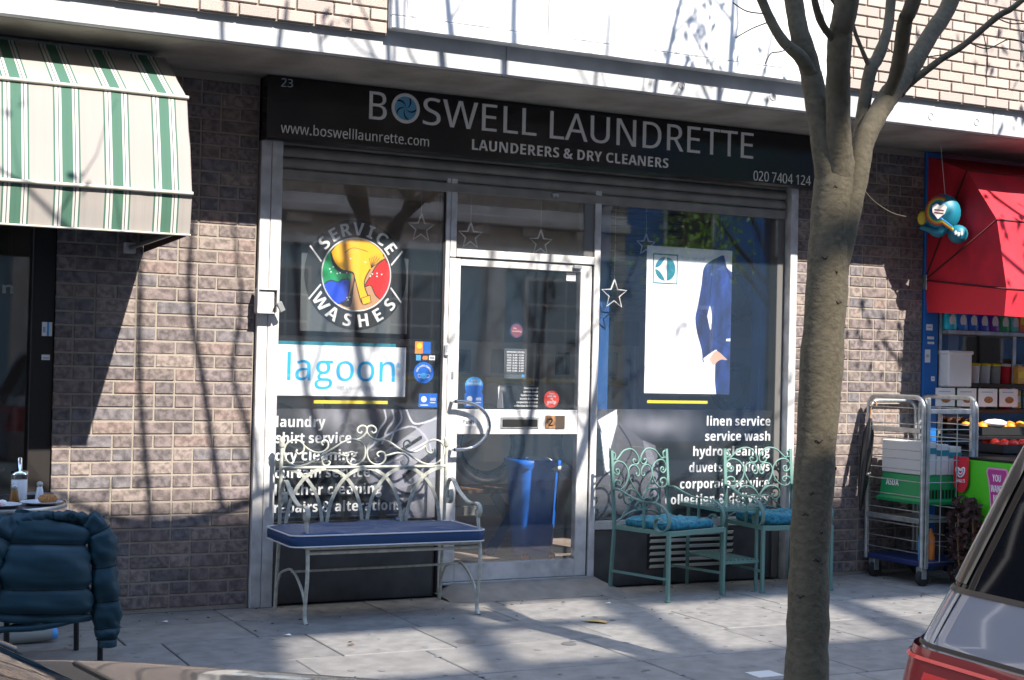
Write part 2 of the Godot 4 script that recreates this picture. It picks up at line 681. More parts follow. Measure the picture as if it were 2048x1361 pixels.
func brick_walls() -> void:
	var w := thing("brick_wall", "dark brown brick wall between the striped awning and the grey shop pilaster", "wall", Vector3(1.84, 0, 0))
	bx(w, "mortar_bed", Vector3(1.29, 0, -0.25), Vector3(2.398, 3.062, -0.005), M.mortar)
	lay(w, 1.29, 2.392, 0.02, 3.06, 0.0, 0.075, 0.225, true, "brick", 8)
	w = thing("brick_wall", "dark brick pier behind the tree, left of the blue post", "wall", Vector3(6.82, 0, 0))
	bx(w, "mortar_bed", Vector3(6.25, 0, -0.25), Vector3(7.40, 3.062, -0.005), M.mortar)
	lay(w, 6.252, 7.398, 0.02, 3.06, 0.0, 0.075, 0.225, true, "brick", 8)

func canopy_and_upper_wall() -> void:
	var c := thing("concrete_canopy", "white concrete ledge with a grey underside running above all the shop fronts", "canopy", Vector3(3.5, 3.063, 0.4))
	var cuts := [-8.0, -3.2, 0.1, 3.575, 7.25, 10.6, 16.0]
	for i in cuts.size() - 1:
		bx(c, "fascia_slab", Vector3(cuts[i] + 0.002, 3.066, 0.77), Vector3(cuts[i + 1] - 0.002, 3.30, 0.822), M.white_concrete, 0.004)
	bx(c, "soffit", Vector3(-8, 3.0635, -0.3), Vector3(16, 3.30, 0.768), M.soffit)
	for x in [4.75, 5.42, 6.7, 7.1]:   # raised rings left in the concrete face
		var seg := MB.new()
		var ring := []
		for k in 13:
			var a := TAU * k / 12
			ring.append(Vector3(x + cos(a) * 0.022, 3.135 + sin(a) * 0.022, 0.823))
		seg.tube(ring, 0.003, 5)
		part(c, "cast_ring", seg, M.white_concrete)
	var u := thing("upper_brick_wall", "pale brick upper wall right of the tree above the white ledge", "wall", Vector3(7.5, 3.23, 0.6))
	bx(u, "mortar_bed", Vector3(5.83, 3.236, 0.3), Vector3(10.0, 4.30, 0.85), M.dark_mortar)
	lay(u, 5.83, 9.6, 3.238, 4.26, 0.862, 0.0683, 0.205, false, "pale", 4)
	u = thing("upper_brick_wall", "pale brick upper wall above the striped awning, left of the white panel", "wall", Vector3(1.2, 3.19, 0.6))
	bx(u, "mortar_bed", Vector3(-1.0, 3.196, 0.3), Vector3(2.84, 4.30, 0.85), M.dark_mortar)
	lay(u, 0.2, 2.836, 3.198, 3.95, 0.862, 0.0683, 0.205, false, "pale", 4)
	var p := thing("white_boarding", "large white painted boarding between the two pale brick upper walls", "panel", Vector3(4.3, 3.23, 0.6))
	bx(p, "backing", Vector3(2.845, 3.236, 0.3), Vector3(5.82, 4.30, 0.872), M.white_paint)
	bx(p, "bottom_rail", Vector3(2.85, 3.230, 0.8), Vector3(5.815, 3.298, 0.902), M.white_paint, 0.003)
	bx(p, "stile", Vector3(2.85, 3.300, 0.8), Vector3(2.935, 4.30, 0.902), M.white_paint, 0.003)
	bx(p, "stile", Vector3(5.74, 3.300, 0.8), Vector3(5.815, 4.30, 0.902), M.white_paint, 0.003)
	bx(p, "infill", Vector3(2.939, 3.302, 0.8), Vector3(3.795, 4.30, 0.898), M.white_paint, 0.003)
	bx(p, "infill", Vector3(3.805, 3.302, 0.8), Vector3(5.736, 4.30, 0.898), M.white_paint, 0.003)

func storeys_above() -> void:
	var b := thing("upper_storeys", "pale brick storeys with white windows high above the shops", "building", Vector3(4, 4.3, 0.5))
	bx(b, "wall", Vector3(-30, 4.302, 0.3), Vector3(45, 11.6, 0.85), M.pale1)
	bx(b, "wall", Vector3(10.002, 3.30, 0.3), Vector3(45, 4.30, 0.85), M.pale1)
	bx(b, "wall", Vector3(-30, 3.30, 0.3), Vector3(-1.002, 4.30, 0.85), M.pale1)
	bx(b, "roof", Vector3(-30, 11.6, -8.0), Vector3(45, 11.8, 0.9), M.riser)
	for x in [-6.6, -5.0, -3.4, -1.8]:
		var lw := bx(b, "window", Vector3(x, 3.5, 0.851), Vector3(x + 1.05, 4.9, 0.87), M.white_paint)
		for i in 2:
			bx(lw, "pane", Vector3(x + 0.06 + i * 0.48, 3.57, 0.8705), Vector3(x + 0.50 + i * 0.48, 4.84, 0.874), M.car_glass)
	for y in [5.1, 8.1]:
		bx(b, "band", Vector3(-30, y, 0.851), Vector3(45, y + 0.18, 0.95), M.white_concrete)
	for f in 2:
		for k in 24:
			var x := -24.0 + k * 2.8
			var w := bx(b, "window", Vector3(x, 5.4 + f * 3.0, 0.851), Vector3(x + 1.7, 6.9 + f * 3.0, 0.87), M.white_paint)
			for i in 3:
				bx(w, "pane", Vector3(x + 0.08 + i * 0.54, 5.48 + f * 3.0, 0.8705), Vector3(x + 0.54 + i * 0.54, 6.82 + f * 3.0, 0.874), M.car_glass)

func shop_front() -> void:
	var s := thing("laundrette", "grey metal laundrette front with two windows and a glazed door", "shop front", Vector3(4.35, 0, 0))
	var al: Material = M.aluminium
	for q in [[2.405, 2.466], [2.469, 2.535]]:
		bx(s, "pilaster", Vector3(q[0], 0, -0.12), Vector3(q[1], 2.76, 0.03), al, 0.003)
	bx(s, "pilaster", Vector3(6.183, 0, -0.12), Vector3(6.243, 2.76, 0.03), al, 0.003)
	bx(s, "side_trim", Vector3(6.12, 0.0, -0.12), Vector3(6.181, 2.6, -0.035), M.aluminium_dark, 0.003)
	bx(s, "seal", Vector3(2.537, 0.0, -0.12), Vector3(2.556, 2.6, -0.04), M.aluminium_dark)
	bx(s, "head", Vector3(2.30, 2.765, -0.25), Vector3(6.26, 3.06, -0.055), M.aluminium_dark)
	# posts
	bx(s, "post", Vector3(3.600, 0, -0.11), Vector3(3.628, 2.6, -0.02), al, 0.003)
	bx(s, "post", Vector3(3.631, 2.09, -0.11), Vector3(3.672, 2.6, -0.02), al, 0.003)
	bx(s, "seal", Vector3(3.588, 0, -0.11), Vector3(3.599, 2.6, -0.03), M.gasket)
	bx(s, "post", Vector3(4.654, 0, -0.11), Vector3(4.70, 2.6, -0.02), al, 0.003)
	bx(s, "post", Vector3(4.578, 2.145, -0.11), Vector3(4.652, 2.6, -0.03), M.aluminium_dark, 0.003)
	bx(s, "seal", Vector3(3.6285, 0.06, -0.10), Vector3(3.6325, 2.09, -0.04), M.gasket)
	bx(s, "seal", Vector3(4.6440, 0.06, -0.10), Vector3(4.6535, 2.09, -0.04), M.gasket)
	bx(s, "transom", Vector3(3.673, 2.092, -0.11), Vector3(4.653, 2.143, -0.016), al, 0.003)
	# fixed glazing, each pane a part
	for q in [[2.557, 0.47, 3.587, 2.6, "left window pane carrying the printed signs"], [3.674, 2.145, 4.577, 2.6, "small pane above the door"], [4.702, 0.434, 6.118, 2.6, "right window pane carrying the white poster"]]:
		var wp := bx(s, "window_pane", Vector3(q[0], q[1], -0.046), Vector3(q[2], q[3], -0.042), M.glass, 0.0, q[4])
		bx(wp, "reflection_pane", Vector3(q[0], q[1], -0.037), Vector3(q[2], q[3], -0.033), M.glass)  # second sheet added to double the window reflection
	bx(s, "stall_riser", Vector3(2.557, 0, -0.12), Vector3(3.587, 0.468, -0.05), M.riser, 0.004)
	bx(s, "stall_riser", Vector3(4.702, 0, -0.12), Vector3(6.118, 0.372, -0.05), M.riser, 0.004)
	bx(s, "sill", Vector3(4.702, 0.374, -0.12), Vector3(6.118, 0.432, -0.03), al, 0.004)
	var louvre := bx(s, "louvre", Vector3(5.12, 0.10, -0.049), Vector3(5.80, 0.35, -0.044), M.gasket)
	for k in 6:
		var mb := MB.new()
		mb.xf = Transform3D(Basis(Vector3(1, 0, 0), 0.6), Vector3(0, 0.12 + k * 0.042, -0.032))
		mb.box(Vector3(5.13, -0.013, -0.002), Vector3(5.79, 0.013, 0.002))
		part(louvre, "slat", mb, M.machine_white)
	# door
	var d := Node3D.new()
	d.name = "door"
	s.add_child(d)
	for q in [["left_stile", 3.634, 3.710], ["right_stile", 4.560, 4.6425]]:
		bx(d, "stile", Vector3(q[1], 0.085, -0.085), Vector3(q[2], 2.088, -0.028), al, 0.003)
	for q in [[0.085, 0.193], [0.994, 1.150], [2.040, 2.088]]:
		bx(d, "rail", Vector3(3.7105, q[0], -0.083), Vector3(4.5595, q[1], -0.030), al, 0.003)
	for q in [[1.151, 2.039], [0.194, 0.993]]:
		bx(d, "door_pane", Vector3(3.711, q[0], -0.046), Vector3(4.559, q[1], -0.042), M.glass)
		bx(d, "door_pane", Vector3(3.711, q[0], -0.037), Vector3(4.559, q[1], -0.033), M.glass)  # extra sheet put in to strengthen the reflection in the door
	var hm := MB.new()
	var hp := []
	for k in 19:
		var a := PI * (0.5 - k / 18.0)
		hp.append(Vector3(3.70 + 0.20 * cos(a), 1.052 + 0.148 * sin(a), 0.036))
	hp.push_front(Vector3(3.668, 1.20, 0.036))
	hp.append(Vector3(3.668, 0.904, 0.036))
	hm.tube(hp, 0.012, 10)
	for y in [1.2, 0.904]:
		hm.tube([Vector3(3.668, y, -0.03), Vector3(3.668, y, 0.038)], 0.012, 10)
	part(d, "handle", hm, M.chrome)
	bx(d, "letter_plate", Vector3(4.008, 1.032, -0.03), Vector3(4.277, 1.104, -0.024), M.steel, 0.002)
	bx(d, "letter_flap", Vector3(4.02, 1.044, -0.0245), Vector3(4.265, 1.090, -0.018), M.black, 0.003)
	bx(d, "number_plate", Vector3(4.326, 1.032, -0.03), Vector3(4.462, 1.113, -0.026), M.wood, 0.001)
	bx(d, "plate_cover", Vector3(4.398, 1.031, -0.0265), Vector3(4.464, 1.114, -0.0245), M.room_dark)
	lettering(d, "number", "2", 4.345, 4.378, 1.048, 0.05, -0.0255, M.black, true)
	bx(d, "push_label", Vector3(3.728, 1.045, -0.03), Vector3(3.842, 1.10, -0.0285), M.white_print)
	lettering(d, "push_word", "Push", 3.748, 3.822, 1.062, 0.022, -0.028, M.black)
	bx(d, "keyhole_plate", Vector3(3.662, 1.335, -0.029), Vector3(3.676, 1.385, -0.024), M.steel, 0.002)
	bx(d, "closer", Vector3(4.50, 2.06, -0.03), Vector3(4.56, 2.083, -0.01), M.steel, 0.004)
	var st := MB.new()   # worn ramp of the door step
	var prof := [[-0.1, 0.078], [0.0, 0.076], [0.03, 0.07], [0.16, 0.045], [0.24, 0.02], [0.27, 0.002]]
	var rows := []
	for q in prof:
		var row := PackedVector3Array()
		for k in 13:
			var f := k / 12.0
			var edge := minf(f, 1.0 - f) * 12.0
			var y: float = q[1] * (1.0 if edge >= 1.0 else 0.25 + 0.6 * edge) + 0.002 * sin(k * 2.3)
			row.append(Vector3(lerpf(3.585, 4.80, f), y, q[0] - (0.06 if edge < 1.0 and q[0] > 0.2 else 0.0)))
		rows.append(row)
	st.grid(rows, false, Vector3(0, 1, 0))
	st.box(Vector3(3.60, -0.02, -0.12), Vector3(4.79, 0.0, 0.2))
	part(s, "door_step", st, M.slab1)
	bx(s, "threshold_bar", Vector3(3.63, 0.066, -0.10), Vector3(4.65, 0.083, -0.012), M.steel, 0.003)
	# doorbell
	var b := MB.new()
	b.box(Vector3(3.606, 1.475, -0.02), Vector3(3.636, 1.555, 0.0), 0.01)
	var bell := solo("door_bell", b, M.white_paint, "small white door bell on the left door post", "door bell", Vector3(3.62, 1.47, -0.02))
	ORG = Vector3(3.62, 1.47, -0.02)
	bx(bell, "button", Vector3(3.615, 1.50, -0.001), Vector3(3.627, 1.512, 0.003), M.carton, 0.003)

func shop_inside() -> void:
	var f := MB.new()
	f.box(Vector3(2.3, -0.02, -3.6), Vector3(8.4, 0.06, -0.125))
	struct("laundrette_floor", f, M.room_floor)
	var c := MB.new()
	c.box(Vector3(2.3, 2.85, -3.6), Vector3(8.4, 2.95, -0.26))
	struct("laundrette_ceiling", c, M.laundry_ceiling)
	for q in [[Vector3(2.2, 0, -3.6), Vector3(2.3, 3.0, -0.25)], [Vector3(7.9, 0, -3.6), Vector3(8.0, 3.0, -0.26)], [Vector3(2.2, 0, -3.7), Vector3(8.4, 3.0, -3.6)]]:
		var w := MB.new()
		w.box(q[0], q[1])
		struct("laundrette_wall", w, M.laundry_wall)
	var where := ["first from the left", "second from the left", "third from the left", "fourth from the left", "fifth from the left"]
	for i in 5:
		var x := 3.3 + i * 0.92
		var m := thing("washing_machine", "white front-loading washing machine inside the shop, %s of the row" % where[i], "washing machine", Vector3(x, 0.06, -2.6), "washing machines inside the laundrette")
		bx(m, "cabinet", Vector3(x - 0.44, 0.06, -3.1), Vector3(x + 0.44, 1.62, -2.6), M.machine_white, 0.01)
		bx(m, "control_strip", Vector3(x - 0.42, 1.28, -2.6), Vector3(x + 0.42, 1.33, -2.594), M.yellow_ink)
		bx(m, "coin_box", Vector3(x - 0.30, 1.36, -2.6), Vector3(x - 0.17, 1.55, -2.57), M.black, 0.004)
		bx(m, "program_panel", Vector3(x + 0.02, 1.36, -2.6), Vector3(x + 0.30, 1.56, -2.585), M.machine_grey, 0.004)
		var rot := Basis(Vector3(1, 0, 0), PI / 2)
		var dr := MB.new()
		dr.lathe([Vector2(0.33, 0), Vector2(0.33, 0.05), Vector2(0.26, 0.06), Vector2(0.25, 0.02)], Vector3(x, 0.78, -2.6), 28, rot)
		var door := part(m, "door", dr, M.steel)
		var gl := MB.new()
		gl.lathe([Vector2(0.25, 0.02), Vector2(0.18, -0.03), Vector2(0.0, -0.06)], Vector3(x, 0.78, -2.6), 28, rot)
		part(door, "porthole", gl, M.car_glass)
	# blue bin by the door
	var b := thing("laundry_bin", "tall blue plastic bin with white sheets just inside the glass door", "bin", Vector3(4.74, 0.06, -0.98))
	var mb := MB.new()
	var rows := []
	for q in [[0.0, 0.115], [0.02, 0.12], [0.62, 0.16], [0.64, 0.18], [0.68, 0.18], [0.68, 0.15], [0.3, 0.13]]:
		var row := PackedVector3Array()
		for k in 20:
			var a := TAU * k / 20
			var e := pow(pow(absf(cos(a)), 5.0) + pow(absf(sin(a)), 5.0), -0.2)
			row.append(Vector3(4.74 + cos(a) * e * q[1], 0.09 + q[0], -0.98 + sin(a) * e * q[1]))
		rows.append(row)
	mb.grid(rows, true)
	part(b, "body", mb, M.bin_blue)
	var sh := MB.new()
	sh.ball(Vector3(4.76, 0.73, -0.94), Vector3(0.14, 0.06, 0.12), 10)
	sh.ball(Vector3(4.86, 0.72, -0.86), Vector3(0.10, 0.035, 0.06), 10)
	part(b, "sheets", sh, M.paper)
	for k in 2:
		var wl := MB.new()
		wl.lathe([Vector2(0.001, -0.015), Vector2(0.03, -0.015), Vector2(0.03, 0.015), Vector2(0.001, 0.015)], Vector3(4.64 + 0.2 * k, 0.09, -0.88), 12, Basis(Vector3(1, 0, 0), PI / 2))
		part(b, "wheel", wl, M.red_card)
	# wooden bench
	var w := thing("wooden_bench", "wooden slatted bench with crossed pale legs inside the shop", "bench", Vector3(4.6, 0.06, -1.5))
	for k in 3:
		bx(w, "seat_slat", Vector3(3.7, 0.50, -1.75 + k * 0.16), Vector3(4.95, 0.53, -1.61 + k * 0.16), M.wood, 0.004)
	bx(w, "side_rail", Vector3(3.75, 0.34, -1.36), Vector3(4.9, 0.41, -1.33), M.room_pale, 0.003)
	for x in [3.85, 4.72]:
		for k in [-1.0, 1.0]:
			var lg := MB.new()
			lg.tube([Vector3(x - 0.17 * k, 0.06, -1.31 + 0.015 * k), Vector3(x + 0.12 * k, 0.5, -1.31 + 0.015 * k)], 0.03, 6, [Vector2(-.035, -.012), Vector2(.035, -.012), Vector2(.035, .012), Vector2(-.035, .012)], Vector3(0, 0, 1))
			part(w, "leg", lg, M.interior_blue if k > 0 else M.room_pale)
	# paper on the floor
	var pp := MB.new()
	pp.box(Vector3(3.72, 0.062, -0.75), Vector3(4.05, 0.064, -0.25))
	solo("door_mat", pp, M.room_pale, "pale mat on the floor inside the glass door", "mat", Vector3(3.9, 0.062, -0.5))
	# window bay on the right: a blue boxed pillar, a slatted screen, a grey machine
	var bp := MB.new()
	bp.box(Vector3(4.78, 0.06, -0.42), Vector3(4.95, 2.85, -0.32), 0.005)
	solo("blue_pillar", bp, M.interior_blue, "blue painted pillar inside the right window beside the door post", "pillar", Vector3(4.86, 0.06, -0.37))
	var sc := thing("slatted_screen", "dark slatted roller screen behind the right window", "screen", Vector3(5.3, 1.75, -0.6))
	for k in 16:
		bx(sc, "slat", Vector3(4.98, 1.76 + k * 0.055, -0.62 - 0.012 * (k % 2)), Vector3(5.72, 1.808 + k * 0.055, -0.6 - 0.012 * (k % 2)), M.riser, 0.006)
	var gm := thing("tumble_dryer", "grey dryer with a round door inside the window right of the white poster", "dryer", Vector3(6.45, 0.06, -0.9))
	bx(gm, "cabinet", Vector3(5.9, 0.06, -1.5), Vector3(7.0, 2.2, -0.9), M.machine_grey, 0.01)
	var rr := Basis(Vector3(1, 0, 0), PI / 2)
	for q in [[6.36, 1.98], [6.36, 1.30]]:
		var dm := MB.new()
		dm.lathe([Vector2(0.19, 0), Vector2(0.19, 0.05), Vector2(0.15, 0.05), Vector2(0.145, 0.01), Vector2(0.0, -0.03)], Vector3(q[0], q[1], -0.9), 24, rr)
		part(gm, "door", dm, M.car_glass)
	bx(gm, "control_strip", Vector3(6.1, 1.60, -0.9), Vector3(6.7, 1.68, -0.89), M.room_pale)
	var bb := MB.new()
	bb.box(Vector3(6.10, 0.06, -0.30), Vector3(6.30, 2.85, -0.20), 0.005)
	solo("blue_board", bb, M.interior_blue, "blue board inside the right end of the right window", "board", Vector3(6.2, 0.06, -0.25))
	# hanging star outlines
	var stars := [[3.50, 2.27, -0.18, .09, "pale star outline hanging high in the left window"], [3.83, 2.24, -0.16, .085, "star outline hanging at the left above the door"], [4.33, 2.225, -0.16, .085, "star outline hanging at the right above the door"], [4.90, 1.915, -0.18, .10, "bright silver star outline beside the door in the right window"], [5.14, 2.26, -0.18, .075, "faint star outline hanging above the corner of the white poster"]]
	for q in stars:
		var ring := []
		for k in 11:
			var a := PI / 2 + TAU * k / 10
			var r: float = q[3] * (1.0 if k % 2 == 0 else 0.42)
			ring.append(Vector3(q[0] + cos(a) * r, q[1] + sin(a) * r, q[2]))
		var sm := thing("hanging_star", q[4], "star", Vector3(q[0], q[1], q[2]), "star outlines hung in the windows")
		var mb2 := MB.new()
		mb2.tube(ring, 0.006, 4)
		part(sm, "outline", mb2, M.paper)
		var th := MB.new()
		th.tube([Vector3(q[0], q[1] + q[3], q[2]), Vector3(q[0], 2.85, q[2])], 0.0012, 4)
		part(sm, "thread", th, M.paper)

func opposite_side() -> void:
	# the terrace across the street: reflected in the glass, and an added roof screen shapes the sun patches on the pavement
	var h := thing("opposite_building", "brick terrace across the street with a cream shop front and sash windows", "building", Vector3(6, 0, 11.0))
	bx(h, "wall", Vector3(-30, 3.75, 11.0), Vector3(11.4, 9.3, 11.35), M.stock_brick)
	bx(h, "roof", Vector3(-30, 9.1, 11.36), Vector3(11.4, 9.3, 19.0), M.riser)
	bx(h, "side_wall", Vector3(-30.3, 0, 11.0), Vector3(-30.0, 9.3, 19.0), M.stock_brick)
	bx(h, "side_wall", Vector3(11.401, 0, 11.36), Vector3(11.7, 9.3, 19.0), M.stock_brick)
	bx(h, "back_wall", Vector3(-30, 0, 19.0), Vector3(11.4, 9.3, 19.3), M.stock_brick)
	bx(h, "fascia", Vector3(-30, 3.05, 10.9), Vector3(11.4, 3.45, 11.3), M.cream_render)
	bx(h, "cornice", Vector3(-30, 3.46, 10.72), Vector3(11.4, 3.60, 11.3), M.cream_render, 0.02)
	bx(h, "blocking", Vector3(-30, 3.61, 10.85), Vector3(11.4, 3.74, 11.3), M.cream_render)
	bx(h, "ground_wall", Vector3(-30, 0.0, 11.1), Vector3(11.4, 0.62, 11.3), M.blue_render)
	for k in 16:
		var x := -3.0 + k * 0.9
		bx(h, "dentil", Vector3(x, 3.33, 10.80), Vector3(x + 0.35, 3.455, 10.89), M.cream_render)
	for k in 8:
		var x := -6.3 + k * 2.2
		bx(h, "pilaster", Vector3(x, 0, 10.92), Vector3(x + 0.3, 3.045, 11.25), M.cream_render, 0.01)
		var w := bx(h, "window", Vector3(x + 0.72, 0.8, 11.12), Vector3(x + 1.78, 2.75, 11.2), M.cream_render)
		for i in 3:
			for j in 5:
				bx(w, "pane", Vector3(x + 0.78 + i * 0.325, 0.86 + j * 0.375, 11.10), Vector3(x + 1.07 + i * 0.325, 1.20 + j * 0.375, 11.125), M.car_glass)
		for r in 2:
			var wu := bx(h, "window", Vector3(x + 0.75, 4.3 + r * 2.5, 10.97), Vector3(x + 1.75, 6.0 + r * 2.3, 11.02), M.white_paint)
			for j in 2:
				bx(wu, "pane", Vector3(x + 0.8, 4.36 + r * 2.5 + j * 0.8, 10.96), Vector3(x + 1.7, 5.1 + r * 2.5 + j * 0.72, 10.972), M.car_glass)
	bx(h, "infill", Vector3(-30, 0, 11.21), Vector3(11.4, 3.05, 11.3), M.blue_render)
	# made-up screen; its openings stand in for sun bounced off the shop glass
	var sc := MB.new()
	var lim := -30.0
	var rim := 11.4
	# bands between two ground depths: openings given at both depths as left-right pairs
	var g := func(w: Vector2, y: float) -> Vector2: return w - Vector2(0.257 * y, 0.257 * y)
	var WL := Vector2(2.56, 3.50)
	var D := Vector2(3.715, 4.555)
	var WR := Vector2(4.84, 6.02)
	var RX := Vector2(6.30, 7.2)
	var bands := [[2.6, 1.99, []], [1.99, 1.93, [WL, WR, RX]], [1.93, 1.11, [WL, D, WR, RX]], [1.11, 0.93, [WL, WR, RX]], [0.93, 0.62, [D, WR]], [0.62, 0.30, [D]], [0.30, -0.55, []]]
	var panes := MB.new()
	for b in bands:
		var za: float = b[0]
		var zb: float = b[1]
		var map := func(x: float, z: float) -> Vector3: return Vector3(x + A * (11.0 - z), T * (11.0 - z), 11.0)
		var ea := [lim]
		var eb := [lim]
		for w in b[2]:
			var wa: Vector2 = g.call(w, za * T)
			var wb: Vector2 = g.call(w, zb * T)
			ea.append(wa.x); ea.append(wa.y); eb.append(wb.x); eb.append(wb.y)
		ea.append(rim); eb.append(rim)
		for i in range(0, ea.size(), 2):
			var q := [map.call(ea[i], za), map.call(ea[i + 1], za), map.call(eb[i + 1], zb), map.call(eb[i], zb)]
			sc.face(q, Vector3(0, 0, -1))
			var back := []
			for p in q:
				back.append(p + Vector3(0, 0, 0.04))
			sc.face(back, Vector3(0, 0, 1))
		for i in range(1, ea.size() - 1, 2):
			panes.face([map.call(ea[i], za), map.call(ea[i + 1], za), map.call(eb[i + 1], zb), map.call(eb[i], zb)], Vector3(0, 0, -1))
	part(h, "sun_patch_screen", sc, M.riser)
	glass_mat("sun_patch_tint", lin(.3, .3, .3), 0.35)  # added panes dim direct sun to the strength of a glass reflection
	part(h, "sun_patch_panes", panes, M.sun_patch_tint)
	bx(h, "parapet", Vector3(-30, 9.301, 11.02), Vector3(11.4, T * (11.0 - 2.6) + 0.5, 11.05), M.riser)

	h = thing("opposite_building", "blue building added beyond the side street across the road to tint the window reflections", "building", Vector3(30, 0, 16.0))
	mat("deep_blue", lin(.07, .20, .42), 0.7, 0.0, M.t_soft, 0.4)  # unseen building added so the right window mirrors blue, not bright sky
	bx(h, "wall", Vector3(11.9, 0, 16.0), Vector3(48, 9.0, 24.0), M.deep_blue)
	bx(h, "cornice", Vector3(11.8, 9.001, 15.9), Vector3(48.1, 9.25, 24.1), M.cream_render)
	for r in 3:
		for k in 13:
			var wu := bx(h, "window", Vector3(12.6 + k * 2.7, 0.9 + r * 2.8, 15.97), Vector3(13.8 + k * 2.7, 2.7 + r * 2.8, 15.999), M.cream_render)
			bx(wu, "pane", Vector3(12.68 + k * 2.7, 0.98 + r * 2.8, 15.96), Vector3(13.72 + k * 2.7, 2.62 + r * 2.8, 15.972), M.car_glass)

func shop_sign() -> void:
	var s := thing("shop_sign", "long black laundrette sign board with silver lettering above the shutter", "sign", Vector3(4.35, 2.7, 0.06))
	var mb := MB.new()
	var pr := PackedVector2Array([Vector2(-0.05, 3.06), Vector2(0.118, 3.06), Vector2(0.118, 2.705), Vector2(0.10, 2.69), Vector2(-0.05, 2.70)])
	for i in pr.size():
		var a := pr[i]
		var b := pr[(i + 1) % pr.size()]
		var mid := (a + b) * 0.5 - Vector2(0.03, 2.88)
		mb.face([Vector3(2.405, a.y, a.x), Vector3(6.34, a.y, a.x), Vector3(6.34, b.y, b.x), Vector3(2.405, b.y, b.x)], Vector3(0, mid.y, mid.x))
	for x in [2.405, 6.34]:
		var q := []
		for a in pr:
			q.append(Vector3(x, a.y, a.x))
		mb.face(q, Vector3(x - 4.0, 0, 0))
	part(s, "board", mb, M.sign_black)
	var z := 0.119
	var si: Material = M.sign_silver
	lettering(s, "lettering", "B", 3.024, 3.135, 2.865, 0.165, z, si)
	lettering(s, "lettering", "SWELL", 3.368, 4.138, 2.865, 0.165, z, si)
	lettering(s, "lettering", "LAUNDRETTE", 4.232, 5.785, 2.860, 0.172, z, si)
	lettering(s, "lettering", "LAUNDERERS & DRY CLEANERS", 3.697, 5.113, 2.742, 0.064, z, si, true)
	lettering(s, "lettering", "www.boswelllaunrette.com", 2.488, 3.412, 2.735, 0.058, z, si)
	lettering(s, "lettering", "23", 2.484, 2.553, 3.0, 0.048, z, M.grey_ink)
	lettering(s, "lettering", "020 7404 124", 5.792, 6.272, 2.716, 0.066, z, si)
	var c := Vector3(3.2555, 2.950, z)
	var rot := Basis(Vector3(1, 0, 0), PI / 2)
	var ring := MB.new()
	ring.lathe([Vector2(0.0905, 0), Vector2(0.0905, 0.003), Vector2(0.071, 0.003), Vector2(0.071, 0)], c, 40, rot)
	var rp := part(s, "porthole_ring", ring, si)
	var disc := MB.new()
	disc.lathe([Vector2(0.071, 0.001), Vector2(0.0, 0.001)], c, 40, rot)
	part(rp, "porthole_disc", disc, M.sign_blue)
	for k in 5:
		var a0 := TAU * k / 5 + 0.3
		var blade := PackedVector2Array()
		for i in 9:
			var f := i / 8.0
			var a := a0 + f * 1.0
			blade.append(Vector2(c.x + cos(a) * f * 0.069, c.y + sin(a) * f * 0.069))
		for i in 8:
			var f := (8 - i) / 8.0
			var a := a0 + f * 1.0 - 0.42 * f * (1.15 - f) - 0.10
			blade.append(Vector2(c.x + cos(a) * f * 0.069, c.y + sin(a) * f * 0.069))
		var bm := MB.new()
		bm.poly(blade, z + 0.002)
		part(rp, "swirl_blade", bm, M.sign_black)
	var lamp := MB.new()
	lamp.ball(Vector3(2.452, 2.725, 0.06), Vector3(0.03, 0.022, 0.05), 10)
	part(s, "end_bracket", lamp, M.aluminium_dark)

